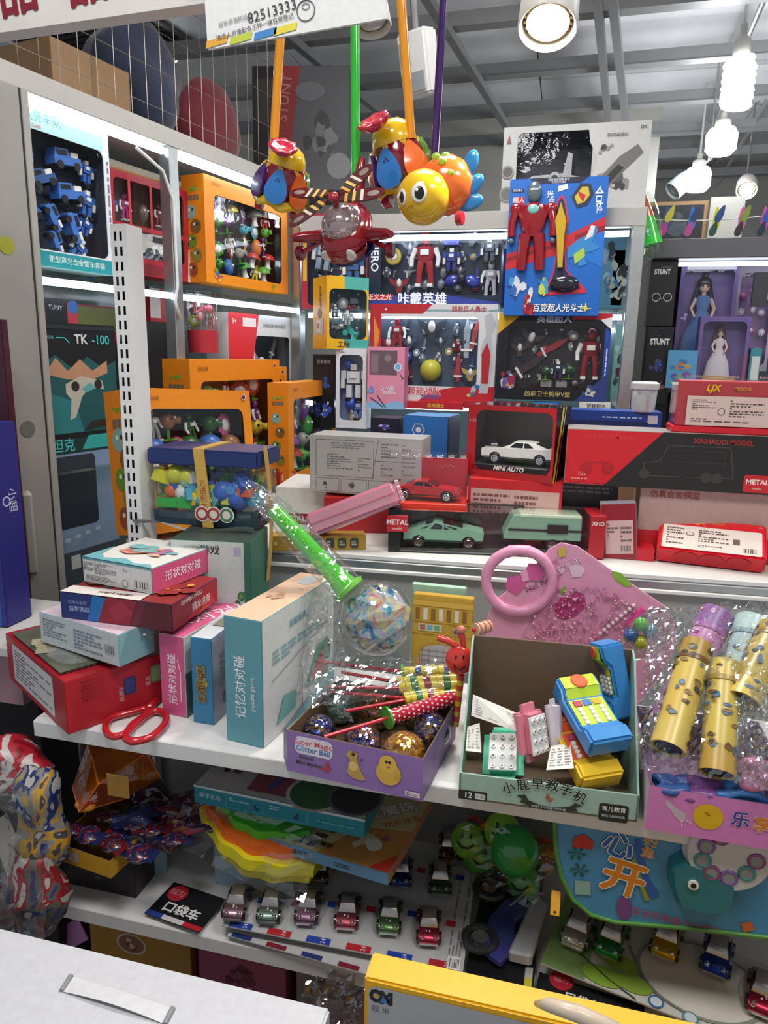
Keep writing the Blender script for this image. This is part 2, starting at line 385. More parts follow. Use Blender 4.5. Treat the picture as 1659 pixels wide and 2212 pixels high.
    def toys(s, u0, v0, u1, v1, nx, ny, protos, pal, sc=1., name='toy_figure', y=None, jit=.25, rot=40):   # little toys packed behind a window
        rg = random.Random(int(s.w*5000)+nx*7+ny)
        for j in range(ny):
            for i in range(nx):
                u = u0+(u1-u0)*(i+.5+rg.uniform(-jit, jit))/nx; v = v0+(v1-v0)*(j+.5+rg.uniform(-jit, jit)*.7)/ny
                cell = min((u1-u0)*s.w/nx, (v1-v0)*s.h/ny)*sc
                put(name, proto(rg.choice(protos)), s.root, T(-s.w/2+u*s.w, s.d*.5 if y is None else y, v*s.h) @ RZ(rg.uniform(-rot, rot)) @ RY(rg.uniform(-12, 12)) @ S(cell), color=rg.choice(pal))
        return s
OC = lambda: C('object', 'plastic')
PR = {}
def proto(k):                                # toy meshes of about unit height, centred; slot 0 takes the object's own colour
    if k in PR: return PR[k]
    b = MB(); W, D, X = C('e8e8e4', 'plastic'), C('17181b', 'plastic'), C('4f8f2c', 'plastic'); m = [OC(), W, D, X]
    if k == 'man':
        b.ball((0, 0, .38), (.1, .1, .13), 10, 6).lathe([(.05, .25), (.19, .22), (.15, 0), (.11, -.06), (.001, -.07)], 10, M=S(1, .6, 1))
        for q in (-1, 1):
            b.tube([(q*.19, 0, .2), (q*.26, -.03, .02), (q*.25, -.1, -.14)], [.055, .045, .04], 7, 1).tube([(q*.08, 0, -.04), (q*.11, -.03, -.25), (q*.12, 0, -.46)], [.075, .06, .06], 7).cbox((q*.12, -.04, -.48), (.1, .18, .06), 1)
        b.cbox((0, -.1, .12), (.16, .06, .1), 1).cbox((0, -.085, .4), (.12, .05, .03), 2)
    elif k == 'mech':
        b.cbox((0, 0, .08), (.34, .22, .3)).cbox((0, 0, .33), (.16, .16, .15), 1).cbox((0, -.12, .12), (.18, .06, .12), 1)
        for q in (-1, 1): b.cbox((q*.27, 0, .14), (.14, .16, .2)).cbox((q*.29, -.03, -.08), (.1, .12, .24), 1).cbox((q*.12, 0, -.3), (.14, .17, .38)).cbox((q*.13, -.04, -.47), (.16, .24, .08), 2).cbox((q*.2, .1, .36), (.05, .05, .24), 2)
    elif k == 'pea':
        b.ball((0, 0, .12), .27, 12, 8).cyl((.1, -.12, .12), (.26, -.32, .12), .09, .13).cyl((0, 0, -.45), (0, 0, -.1), .06, .06, 8, 3)
        for q in range(4): b.ball((.2*math.cos(q*1.57), .2*math.sin(q*1.57), -.44), (.2, .13, .04), 8, 4, 3)
        b.ball((-.09, -.24, .2), .05, 6, 4, 2).ball((.1, -.24, .22), .05, 6, 4, 1)
    elif k == 'flower':
        for q in range(10): b.ball((.28*math.cos(q*.628), 0, .12+.28*math.sin(q*.628)), (.11, .05, .11), 8, 4)
        b.ball((0, -.04, .12), (.22, .08, .22), 10, 6, 1).cyl((0, 0, -.45), (0, 0, -.1), .04, .04, 8, 3).ball((.14, 0, -.38), (.16, .06, .05), 8, 4, 3)
    elif k == 'nut': b.ball((0, 0, 0), (.32, .28, .44), 12, 8).ball((-.1, -.24, .12), .07, 8, 5, 1).ball((.12, -.24, .12), .07, 8, 5, 1)
    elif k == 'shroom': b.ball((0, 0, .05), (.4, .4, .34), 12, 6, 0, z0=-.05).lathe([(.16, .05), (.14, -.2), (.2, -.45), (.001, -.46)], 10, 1)
    elif k == 'block':
        b.cbox((0, 0, -.1), (.8, .5, .4))
        for x in (-.25, 0.05, .3): b.cyl((x, 0, .1), (x, 0, .22), .1, .1, 8)
    elif k == 'van':
        b.cbox((0, 0, .02), (.95, .4, .22)).prism([(-.45, .12), (.1, .12), (.05, .34), (-.4, .34)], -.18, .18).cbox((.28, 0, .2), (.25, .34, .14), 1).cbox((-.18, -.19, .23), (.34, .02, .12), 2)
        for x in (-.3, .3): b.cyl((x, -.22, -.1), (x, .22, -.1), .12, .12, 10, 2)
    elif k == 'ring': b.tube([(.3*math.cos(t*.5236), 0, .3*math.sin(t*.5236)) for t in range(12)], .1, 8, 0, True).ball((0, -.03, 0), (.2, .1, .2), 10, 6, 1)
    elif k == 'blade': b.prism([(-.06, -.5), (.06, -.5), (.09, .2), (0, .52), (-.09, .2)], -.03, .03).cbox((0, 0, -.3), (.3, .08, .06), 1)
    elif k == 'wing': b.prism([(0, 0), (.12, .14), (.5, .3), (.42, .05), (.16, -.12), (.1, -.4), (-.1, -.4), (-.16, -.12), (-.42, .05), (-.5, .3), (-.12, .14)], -.05, .05).ball((0, -.05, .05), (.12, .1, .2), 8, 6, 1)
    elif k == 'ball': b.ball((0, 0, 0), .42, 14, 9)
    elif k == 'doll':
        b.ball((0, 0, .36), (.1, .095, .12), 10, 7, 1).ball((0, .03, .39), (.13, .11, .13), 10, 7, 2).lathe([(.001, .27), (.05, .26), (.09, .2), (.06, .08), (.14, -.05), (.26, -.48), (.001, -.5)], 16)
        for q in (-1, 1): b.tube([(q*.09, 0, .2), (q*.16, -.03, .06), (q*.12, -.1, -.05)], [.03, .026, .02], 6, 1)
    elif k == 'gun': b.prism([(-.5, .08), (.5, .08), (.5, .2), (.1, .24), (-.3, .22), (-.5, .3)], -.05, .05).prism([(-.35, .08), (-.15, .08), (-.22, -.3), (-.4, -.3)], -.04, .04, 1).cyl((.3, 0, .14), (.62, 0, .14), .05, .05, 8, 2)
    PR[k] = b.mesh('toy_'+k, m, smooth=40)
    return PR[k]
# ================================================================== the setting
b = MB().box((-5, -1.2, -.02), (6, 12, 0)); struct(b.build('floor', C('8d8a86', 'paint')))
WZ = 2.95
b = MB().box((-5, -1.2, 3.03), (6, 12, 3.06)); ceiling = struct(b.build('ceiling', C('77777a', 'ceil')))
pan = MB().box((-.597, -.297, 0), (.597, .297, .012)).mesh('ceiling_panel', [C('e4e4e6', 'ceil')])
for i in range(-3, 4):
    for j in range(0, 18): put('ceiling_panel', pan, ceiling, T(i*1.2+.35, j*.6+.4, WZ+rnd.uniform(0, .006)))
beam = MB().box((-4.5, -.026, -.05), (4.5, .026, 0)).box((-4.5, -.03, -.053), (4.5, .03, -.05)).mesh('beam', [C('828384', 'paint')])
for k in range(15): put('beam', beam, ceiling, T(.3, 2.02+k*.53, 2.80) @ RZ(-1.6))
for a, e in (((621, 78), (840, 258)), ((925, 0), (1080, 250)), ((1324, 0), (1350, 245)), ((1293, 20), (1312, 240))):
    p, q = onZ(*a, 2.72), onZ(*e, 2.72); d = (q-p).normalized(); p, q = p-d*1.6, q+d*1.2
    MB().tube([p, q], .022, 4).build('cross_beam', C('77787a', 'paint'), ceiling)
# wall above and behind the back cabinet
struct(MB().box((-4.5, 4.7, 0), (.42, 4.78, 3.03)).build('wall_back', C('b9b7ad', 'paint')))
struct(MB().box((.42, 6.2, 0), (5.5, 6.3, 3.03)).build('wall_far', C('a5a39c', 'paint')))
# ================================================================== lamps
for i, (x, y, wt) in enumerate(LAMPS):
    t = thing('ceiling_lamp', ['square panel lamp above the aisle, left of two', 'square panel lamp above the aisle, right of two', 'square panel lamp above the counter inside the stall', 'square panel lamp above the neighbouring aisle'][i], 'lamp', T(x, y, 2.9))
    MB().box((-.31, -.31, 0), (.31, .31, .05)).build('housing', C('dcdcda', 'metal'), t, bevel=.004)
    MB().box((-.28, -.28, -.004), (.28, .28, -.001)).build('diffuser', emit('fff6ea', 2.5), t)
    L = bpy.data.lights.new('panel_light', 'AREA'); L.shape = 'SQUARE'; L.size = .56; L.energy = wt; L.color = (1, .985, .97)
    lo = bpy.data.objects.new('panel_light', L); COL.objects.link(lo); lo.parent = t; lo.matrix_local = T(0, 0, -.012)
def spot_lamp(label, p, d, r, ln, lit, tint='fff3df', shell='d8d2cc', watts=0, name='spot_lamp'):
    d = Vector(d).normalized(); q = (-d).to_track_quat('Z', 'Y').to_matrix().to_4x4()
    t = thing(name, label, 'lamp', T(*p) @ q)
    b = MB().lathe([(r*.98, .0), (r*1.03, .004), (r, ln*.55), (r*.8, ln*.85), (r*.3, ln), (.001, ln)], 28)
    b.lathe([(r*.98, 0), (r*.9, .006), (r*.86, .03)], 28)
    b.build('shade', C(shell, 'paint'), t, smooth=50)
    b = MB().lathe([(r*.86, .03), (r*.74, .012)], 28)
    for k in range(22):
        a = k*2*math.pi/22; b.ball((r*.8*math.cos(a), r*.8*math.sin(a), .02), r*.07, 6, 4)
    b.build('reflector_ring', C('e9dcae', 'chrome'), t, smooth=60)
    MB().lathe([(r*.74, .014), (r*.4, .005), (.001, .003)], 24).build('bulb', emit(tint, lit) if lit else C('aeb4b8', 'gloss'), t, smooth=60)
    MB().tube([(0, 0, ln*.9), (0, .0, ln+.05), (0, .0, ln+.12)], r*.13, 8).build('stem', C('b8b8b8', 'metal'), t)
    v = (T(*p) @ q).inverted() @ (Vector(p)-d*(ln+.1)); MB().tube([v, (T(*p) @ q).inverted() @ Vector(((Vector(p)-d*(ln+.1)).x, (Vector(p)-d*(ln+.1)).y, 2.96))], .006, 8).build('hanger', C('b8b8b8', 'metal'), t)
    if watts:
        L = bpy.data.lights.new('spot_light', 'SPOT'); L.energy = watts; L.spot_size = 1.9; L.spot_blend = .8; L.shadow_soft_size = .04; L.color = (1, .95, .85)
        lo = bpy.data.objects.new('spot_light', L); COL.objects.link(lo); lo.parent = t; lo.matrix_local = T(0, 0, -.01)
    return t
p = onY(1182, 62, 1.5); dv = Vector((0, 0, HC))-p
spot_lamp('large lit white spot lamp glowing at the top of the picture', p, (dv.normalized()*.55+Vector((-.05, -.02, -.9))).normalized(), .053, .16, 18, watts=26)
p = onY(808, 62, 1.75); spot_lamp('unlit white spot lamp beside the phone-number notice', p, (.25, -.15, -1), .04, .13, 0, shell='cfcfcb')
# compact bulbs hanging in the neighbouring aisle
def bulb(label, px, py, wpx, hpx, Y, lit, spiral=False):
    p = onY(px, py, Y); k = p.y/1550*1.02; r, h = wpx*k/2, hpx*k
    t = thing('hanging_bulb', label, 'lamp', T(*p), 'hanging bulbs along the neighbouring aisle')
    if spiral:
        pts = [(r*.72*math.cos(a*.5), r*.72*math.sin(a*.5), h*(-.45+.8*a/74)) for a in range(75)]
        MB().tube(pts, r*.3, 6).build('spiral_tube', emit('f4f8ff', lit), t, smooth=180)
    else:
        MB().lathe([(.001, -h*.5), (r*.7, -h*.48), (r*.98, -h*.3), (r, h*.25), (r*.8, h*.46), (r*.3, h*.5)], 24).build('globe', emit('f4f8ff', lit), t, smooth=60)
    MB().lathe([(r*.55, h*.44), (r*.5, h*.75), (r*.22, h*.85), (r*.22, h*1.05), (.001, h*1.06)], 16).build('socket', C('c9c7bd', 'plastic'), t, smooth=50)
    MB().cyl((0, 0, h*1.0), (0, 0, 2.96-p.z), .006, n=8).build('cord', C('d5d5d2', 'plastic'), t)
    L = bpy.data.lights.new('bulb_light', 'POINT'); L.energy = 9; L.shadow_soft_size = r*1.2; L.color = (.93, .97, 1)
    lo = bpy.data.objects.new('bulb_light', L); COL.objects.link(lo); lo.parent = t; lo.location = (0, 0, -h*.5-r*1.5)
bulb('spiral energy-saving bulb nearest of the hanging row', 1595, 175, 56, 86, 3.3, 14, True)
bulb('white drum-shaped bulb second in the hanging row', 1558, 306, 54, 46, 3.9, 14)
bulb('white drum-shaped bulb third in the hanging row', 1507, 388, 46, 42, 4.5, 14)
p = onY(1613, 412, 4.7); spot_lamp('small lit spot lamp farthest along the neighbouring aisle', p, (-.1, -.7, -.6), .055, .13, 14)
p = onY(1452, 414, 4.0); spot_lamp('small unlit white spot lamp turned sideways below the row of bulbs', p, (-.75, -.3, -.7), .045, .13, 0, shell='d6e2e6')
# light track that carries the bulbs
t = thing('light_track', 'two thin pale rails carrying the hanging bulbs', 'track', T(.62, 3.2, 2.78))
for q in (-.1, .12): MB().cyl((q, -1.4, 0), (q+.25, 3.2, 0), .011, n=8).build('rail', C('d9dcdd', 'metal'), t)
# boxy fitting on the ceiling
p = onY(905, 135, 2.6); t = thing('emergency_light', 'white angular emergency light fixed under the ceiling beams', 'lamp', T(*p) @ RZ(-28) @ RX(14))
MB().box((-.06, -.035, -.1), (.06, .035, .09)).build('housing', C('c9c9c6', 'plastic'), t, bevel=.008, seg=2)
MB().box((-.045, -.04, -.085), (.045, -.034, -.03)).box((-.045, -.04, .0), (-.005, -.034, .06)).build('lens', C('8f9596', 'gloss'), t)
MB().cyl((0, 0, .09), (0, .02, .32), .012, n=8).build('bracket', C('aaaaa8', 'metal'), t)
# ================================================================== signs over the front
def plate(name, label, cat, px, Y, thick, col, kind='card'):
    P = [onY(*q, Y) for q in px]; o = P[0]; t = thing(name, label, cat, T(*o))
    b = MB(); n = len(P); V = [p-o for p in P]+[p-o+Vector((0, thick, 0)) for p in P]
    b.add(V, [tuple(range(n)), tuple(range(2*n-1, n-1, -1))]+[(i, n+i, n+(i+1) % n, (i+1) % n) for i in range(n)])
    b.build('board', C(col, kind), t, bevel=.0008)
    return t, o
def ylab(t, o, px, py, Y, hpx, body, col, rot=0, bold=.01, off=.001, sx=1, ol=None, ital=0.):
    p = onY(px, py, Y)-o; k = hpx*(Y/1550)*1.02
    for j, (cc, bo) in enumerate(((ol, bold+.05), (col, bold))):
        if cc: lettering(t, T(p.x, -off-.0002*j, p.z) @ RX(90) @ RZ(rot) @ S(k*sx, k, 1), body, cc, bo, ital)
t, o = plate('shop_sign', 'white overhead sign board with large dark red characters cut by the frame', 'sign', [(-140, 92), (440, 8), (440, -160), (-140, -160)], 1.12, .03, 'd2ccc6', 'paint')
ylab(t, o, 38, -14, 1.12, 104, '品', '7d1d2b', 6.5, .05); ylab(t, o, 188, -38, 1.12, 104, '品', '7d1d2b', 6.5, .05)
t, o = plate('notice_banner', 'white printed notice with phone number hanging at the top', 'banner', [(448, 108), (836, 41), (828, -150), (432, -150)], 1.10, .004, 'dcdcda')
ylab(t, o, 588, 26, 1.10, 27, '82513333', '26262a', 9.8, .0); ylab(t, o, 505, 46, 1.10, 11, '投诉咨询热线:', '8d8d90', 9.8)
ylab(t, o, 550, 60, 1.10, 11.5, '进店人员请配合工作一律自觉登记', '55524a', 9.8, .01)
for u, v, c in ((468, 96, 'd9a13a'), (520, 88, 'b9c341'), (573, 78, '3f7fc0'), (616, 68, 'd8cc3c')):
    p = onY(u, v, 1.10)-o; MB().add([(-.018, -.001, -.005), (.017, -.001, .001), (.019, -.001, .011), (-.016, -.001, .005)], [(0, 1, 2, 3)], M=T(p.x, p.y, p.z)).build('printed_stripe', C(c, 'print'), t, fix=False)
p = onY(661, 23, 1.10)-o; MB().tube([(.0135*math.cos(a*.3), 0, .0135*math.sin(a*.3)) for a in range(21)], .0007, 4, closed=True, M=T(p.x, p.y-.001, p.z)).tube([(.006*math.cos(a*.6), 0, .005+.004*math.sin(a*.6)) for a in range(10)], .0005, 4, closed=True, M=T(p.x, p.y-.001, p.z)).build('printed_seal', C('4e4e50', 'print'), t)
# ================================================================== left glass cabinet
def lw(s, off, z): return LA+LU*s-LN*off+Vector((0, 0, z))           # point along the left cabinet front
LM = axes(LA, LU, -LN, Vector((0, 0, 1)))
cab = thing('display_cabinet', 'tall white-framed glass cabinet full of boxed toys along the left side', 'cabinet', LM)
AL, WH = C('cfd0cf', 'metal'), C('b2afa9', 'paint')
LZT = 2.15
def lb(a, b, name, m, bev=.002): return MB().box(a, b).build(name, m, cab, bevel=bev)
q = LM.inverted()
s0 = (q @ onL(78, 700)).x; s1 = (q @ onL(376, 500)).x; s2 = (q @ onL(648, 620)).x
LS = (q @ onL(215, 600)).z                                              # glass shelf level
lb((s0-.19, -.012, LZT-.05), (s2+.03, .03, LZT), 'top_rail', WH)
lb((s0-.19, .03, LZT-.03), (s2+.03, .42, LZT), 'top_board', WH)
lb((s0-.16, -.02, 0), (s0-.012, .03, LZT-.05), 'door_stile', C('96938c', 'paint'))
lb((s0-.012, -.016, 0), (s0-.004, .02, LZT-.05), 'door_seal', C('26211f', 'matte'))
lb((s0-.004, -.018, 0), (s0+.016, .03, LZT-.05), 'door_stile', C('a3a098', 'paint'))
lb((s0-.11, -.05, .93), (s0-.085, -.02, 1.15), 'door_handle', C('aaa79f', 'paint'), .01)
lb((s1-.022, -.012, 0), (s1+.018, .03, LZT-.05), 'post', C('b6bab8', 'metal'))
lb((s2-.02, -.012, 0), (s2+.02, .03, LZT-.05), 'post', C('c6cac8', 'metal'))
lb((s0-.19, .41, 0), (s2+.03, .42, LZT), 'back_panel', C('8f9a9a', 'gloss'))
lb((s0-.19, .02, 0), (s2+.03, .41, .62), 'base', C('b9b9b5', 'paint'))
GLS = film('dff3ec', .9, .03, key='glass')
for z in (LS, LS-.52): lb((s0-.15, .005, z-.008), (s2+.02, .4, z), 'glass_shelf', GLS, 0)
LED = emit('e6f0ff', 7)
for a, e, z in ((s0+.02, s1-.03, LZT-.062), (s1+.02, s2-.03, LZT-.062), (s0, s1-.03, LS-.022), (s1+.02, s2-.03, LS-.022)):
    lb((a, -.002, z-.012), (e, .012, z+.006), 'led_strip', LED, 0)
MB().tube([(s1-.16, -.016, LZT-.09), (s1-.06, -.02, LZT-.13), (s1-.02, -.018, LZT-.2), (s1-.012, -.016, LZT-.45), (s1-.03, -.02, LZT-.5), (s1-.01, -.02, LZT-.55)], .005, 6).build('cable', C('d8d8d4', 'plastic'), cab, smooth=180)
for px, py, c in ((14, 530, '9a9a2c'), (60, 927, '66655f')):
    p = LM.inverted() @ onL(px, py, -.021); MB().cyl((p.x, -.0215, p.z), (p.x, -.0205, p.z), .021, n=24).build('round_sticker', C(c, 'print'), cab)
# wire grid fixed along the cabinet's top
t = thing('wire_grid', 'thin pale wire grid standing on top of the left cabinet', 'grid', LM @ T(0, .03, LZT))
for k in range(26): MB().cyl((s0-.4+k*.062, 0, 0), (s0-.4+k*.062, 0, .5), .001, n=5).build('wire', C('9a9084', 'metal'), t)
for k in range(5): MB().cyl((s0-.42, .003, .06+k*.105), (s0+1.2, .003, .06+k*.105), .001, n=5).build('wire', C('9a9084', 'metal'), t)
# goods stored above the cabinet
def soft(name, label, cat, c, r, col, seed, lump=.12, kind='cloth', M=None, part='body'):
    rg = random.Random(seed); ph = [rg.uniform(0, 6) for _ in range(6)]
    b = MB().ball((0, 0, 0), 1, 28, 18)
    V = []
    for x, y, z in b.v:
        k = 1+lump*(math.sin(3*x+ph[0])*math.sin(4*z+ph[1])+.6*math.sin(6*y+ph[2]+3*z)); V.append((r[0]*x*k, r[1]*y*k, max(-r[2]*.93, r[2]*z*k)))
    b.v = V
    t = thing(name, label, cat, (M or Matrix()) @ T(*c)); b.build(part, C(col, kind), t, smooth=180)
    return t
Q = LM.to_3x3().to_4x4()
z0 = LZT
def onLz(px, py, off): return onL(px, py, off)
p = onL(165, 200, .2); B = Bx('cardboard_box', 'brown cardboard carton stored behind the wire grid beside the navy bag', 'box', [LM @ T((q @ p).x-.03, .1, z0), .28, .15, .24], '8a6a48')
B.rect('front', .48, 0, .54, 1, '75583a').done()
p = onL(318, 240, .2); soft('navy_bag', 'bulky navy blue cloth bag stored behind the wire grid', 'bag', ((q @ p).x-.05, .2, z0+.165), (.16, .12, .18), '1d2740', 3, M=LM)
p = onL(465, 280, .2); t = soft('red_cushion', 'dark red plush cushion leaning behind the wire grid at its far end', 'cushion', ((q @ p).x-.07, .18, z0+.135), (.155, .085, .15), '6d1d2b', 8, .06, M=LM)
MB().box((-.4, -.1, 0), (.3, .15, .012)).build('foam_sheet', C('9b9a98', 'matte'), None, LM @ T(s0+.02, .2, z0+.33) @ RX(-16)); tag(bpy.data.objects['foam_sheet'], 'thin grey foam sheet lying above the cardboard carton under the ceiling', 'sheet')
t = thing('air_vent', 'dark slotted ceiling air vent above the wire grid', 'vent', T(*onZ(200, 80, 2.93)) @ RZ(-10))
MB().box((-.4, -.25, 0), (.4, .25, .02)).build('frame', C('6f6e6c', 'metal'), t)
for k in range(9): MB().box((-.37, -.23+k*.052, -.006), (.37, -.205+k*.052, 0)).build('slot', C('17181b', 'matte'), t)
t = thing('tube_lamp', 'short lit tube lamp on the ceiling above the navy bag', 'lamp', T(*onZ(312, 103, 2.85)) @ RZ(60)); MB().cyl((-.16, 0, 0), (.16, 0, 0), .018, n=12).build('tube', emit('eef5ff', 8), t); MB().box((-.18, -.02, .015), (.18, .02, .05)).build('holder', C('cccccc', 'metal'), t)
# ================================================================== back glass cabinet
YB = 2.68
XP = onY(1366, 660, YB).x
zs = [onY(940, 668, YB).z, onY(940, 868, YB).z]                          # shelf heights
ZT = onY(1230, 452, YB).z
bc = thing('glass_cabinet', 'white-framed glass cabinet with lit shelves of hero toys at the back', 'cabinet', T(0, YB, 0))
def bb(a, b, name, m, bev=.002): return MB().box(a, b).build(name, m, bc, bevel=bev)
x0b = -1.0
bb((x0b, -.01, ZT-.06), (XP+.02, .03, ZT), 'top_rail', WH); bb((x0b, .03, ZT-.025), (XP+.02, .44, ZT), 'top_board', WH)
bb((XP-.022, -.015, 0), (XP+.02, .03, ZT-.06), 'post', C('c4c5c2', 'metal')); bb((XP-.022, .41, 0), (XP+.02, .44, ZT-.025), 'post', C('c4c5c2', 'metal'))
bb((x0b, .43, 0), (XP-.022, .44, ZT-.025), 'back_panel', C('7d8c93', 'gloss'))
bb((XP+.004, .03, .0), (XP+.008, .41, ZT-.06), 'side_glass', film('e4f2ee', .88, .03, key='glass'), 0)
bb((x0b, .0, 0), (XP-.022, .43, .95), 'base', C('b9b9b5', 'paint'))
for z in zs+[zs[1]-.3]:
    bb((x0b, .0, z-.008), (XP-.022, .42, z), 'glass_shelf', GLS, 0)
for z in (ZT-.075, zs[0]-.02, zs[1]-.02): bb((x0b+.02, .02, z-.012), (XP-.03, .034, z+.006), 'led_strip', LED, 0)
for z in (ZT-.1, zs[0]-.05): bb((x0b+.02, .40, z-.012), (XP-.03, .414, z+.006), 'led_strip', LED, 0)
# ================================================================== counter behind the front shelves
CZ = 1.05
ca, cb = Vector((-1.02, 1.50, 0)), Vector((1.35, 1.655, 0))
cu = (cb-ca).normalized(); CM = axes(ca, cu, Vector((-cu.y, cu.x, 0)), Vector((0, 0, 1))); cl = (cb-ca).length
ct = thing('counter', 'long white counter with aluminium edge carrying the boxed model cars', 'counter', CM)
MB().box((0, 0, CZ-.012), (cl, .64, CZ)).build('counter_top', C('d8d8d4', 'paint'), ct, bevel=.002)
MB().box((-.002, -.006, CZ-.03), (cl, .004, CZ-.012)).build('edge_rail', C('a9acad', 'metal'), ct, bevel=.002)
MB().box((-.002, -.010, CZ-.04), (cl, .002, CZ-.03)).build('edge_rail', C('e2e2de', 'paint'), ct, bevel=.002)
MB().box((0, .006, 0), (cl, .63, CZ-.012)).build('body', C('9da09b', 'paint'), ct)
# ================================================================== front shelving
SZ1, SZ2, SZ3 = .845, .466, .10
SXL, SXR = -.893, 1.3
su = thing('shelf_unit', 'white metal shop shelving with slotted uprights holding the loose toys', 'shelving', T(0, 1.0, 0))
for z in (SZ1, SZ2, SZ3):
    MB().prism([(0, z-.003), (.012, z), (.37, z), (.37, z-.012), (.02, z-.012), (.02, z-.033), (0, z-.033)], 0, 1, M=Matrix(((0, SXR-SXL, 0, SXL), (1, 0, 0, 0), (0, 0, 1, 0), (0, 0, 0, 1)))).build('shelf', C('d9d8d6', 'paint'), su, bevel=.0015)
def upright(x, zt):
    b = MB(); wd = .036; x0, x1 = x, x+wd; cs = [x0, x0+.007, x0+.0125, x0+.0195, x0+.025, x1]; pitch = .0285; y = .335
    z = .02
    while z < zt-.02:
        for z0_, z1_, slot in ((z, z+.011, False), (z+.011, z+pitch, True)):
            for k in range(5):
                if not (slot and k in (1, 3)): b.add([(cs[k], y, z0_), (cs[k+1], y, z0_), (cs[k+1], y, z1_), (cs[k], y, z1_)], [(0, 1, 2, 3)])
        z += pitch
    b.add([(x0, y, z), (x1, y, z), (x1, y, zt), (x0, y, zt)], [(0, 1, 2, 3)])
    b.add([(x0, y, 0), (x1, y, 0), (x1, y+.055, 0), (x0, y+.055, 0), (x0, y, zt), (x1, y, zt), (x1, y+.055, zt), (x0, y+.055, zt)], [(1, 2, 6, 5), (2, 3, 7, 6), (3, 0, 4, 7), (4, 5, 6, 7)])
    b.build('upright', C('e4e3e0', 'paint'), su, fix=False)
    MB().box((x0+.002, y+.012, .02), (x1-.002, y+.05, zt-.004)).build('slot_shade_fill', C('1a1a1c', 'matte'), su)  # near-black fill added inside the hollow tube, stands in for shade behind the slots
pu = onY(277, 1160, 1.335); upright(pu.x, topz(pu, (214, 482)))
for k in (SZ2, SZ3): MB().prism([(0, k-.02), (.335, k-.02), (.335, k-.08), (.05, k-.03)], 0, .004, M=Matrix(((0, 1, 0, SXL+.004), (1, 0, 0, 0), (0, 0, 1, 0), (0, 0, 0, 1)))).build('bracket', C('bfbfbc', 'paint'), su)
MB().box((SXL, .36, 0), (SXR, .372, SZ1-.01)).build('back_panel', C('8f9092', 'paint'), su)
MB().box((SXL+.02, .09, SZ2), (SXL+.024, .13, SZ1-.033)).box((SXL+.02, .126, SZ2), (SXL+.05, .13, SZ1-.033)).build('end_post', C('8b8a90', 'paint'), su)
# ================================================================== black rack beyond the right post
YR = 3.05
rz = [onY(1500, 540, YR).z, onY(1500, 835, YR).z]; rx0 = onY(1392, 700, YR).x+.005
rk = thing('black_rack', 'dark grey display rack with dolls beyond the glass cabinet', 'rack', T(0, YR, 0))
DK = C('3c3b3e', 'paint')
MB().box((rx0, -.05, rz[0]-.035), (rx0+1.6, .5, rz[0]+.035)).build('top_board', C('59585c', 'paint'), rk, bevel=.003)
MB().box((rx0, .42, 0), (rx0+1.6, .45, rz[0])).build('back_panel', C('6a666c', 'paint'), rk)
MB().box((rx0, 0, 0), (rx0+.02, .42, rz[0]-.03)).build('side_panel', DK, rk)
MB().box((rx0, 0, rz[1]-.025), (rx0+1.6, .42, rz[1])).build('shelf', C('77767a', 'paint'), rk)
MB().box((rx0, 0, .4), (rx0+1.6, .42, rz[1]-.3)).build('base', DK, rk)
MB().box((rx0+.1, .02, rz[0]-.055), (rx0+1.4, .035, rz[0]-.04)).build('led_strip', emit('eaf2ff', 6), rk)
# ================================================================== boxed toys in the left cabinet
PLANT = ['3f9a36', '5fae3a', 'd9c63a', '7d3fa0', 'c0392b', 'd9772b', '3c6fc0', '8a5a34', 'a8a79c', 'd65a8f', '4fb0c8', '2c5f2a']
OR = 'ef8e12'
def leafy(B, face, u, v, r, seed):            # green turf badge with stone letters below, as printed on the orange boxes
    B.blot(face, u, v+.0, r, ['6f9a2c', '86b03a', '567d22'], 7, seed, .55)
    for k in range(4): B.rect(face, u-r*.9/B.fm(face)[1].length+k*r*.47/B.fm(face)[1].length, v-r*1.15/B.fm(face)[2].length, u-r*.55/B.fm(face)[1].length+k*r*.47/B.fm(face)[1].length, v-r*.55/B.fm(face)[2].length, '6b655c')
# blue vehicle set
B = Bx('vehicle_set_box', 'large window box of blue toy police vehicles with pale teal header in the left cabinet', 'toy box', GL((58, 566), (250, 598), (14, 208), .02, .09), 'd7dfe2', {'left': 'bcc6cb'}, (.05, .11, .93, .86), '3a4450', ripple=.6)
B.rect('front', 0, .86, .93, 1, 'a9d6d8').rect('front', 0, 0, .96, .1, '1f8f98').rect('front', 0, 0, .07, .09, '9c3040')
B.text('front', .22, .94, .075, '轿队警车队', '5aa9ad', .02, ol='e8f4f4').text('front', .2, .88, .03, 'CARS', 'c46a6a').text('front', .55, .05, .05, '新型声光合金警车套装', 'cfe5e6').fine('front', .955, .2, .99, .8, 1, '7a6a8a', vert=True).done()
for k, (u, v, c, sc, r) in enumerate([(.16, .7, '2f57a8', .09, 10), (.18, .52, '33475e', .085, 0), (.6, .74, '3b6fc0', .1, -5), (.85, .72, '2f62b8', .075, 5), (.33, .58, '31568f', .09, -20), (.62, .52, '3b6fc0', .1, -8), (.83, .5, '3165b5', .09, 10), (.4, .34, '3f74c8', .08, 60), (.62, .3, '3f74c8', .09, 70), (.8, .34, '2f57a8', .07, 20), (.2, .3, '3a6fb8', .08, -60), (.42, .18, '3f74c8', .07, 70), (.7, .17, '3568b5', .08, 40)]):
    put('toy_vehicle', proto('van' if k % 3 else 'mech'), B.root, T(-B.w/2+u*B.w, .045, v*B.h) @ RY(r) @ S(sc*.92), color=c)
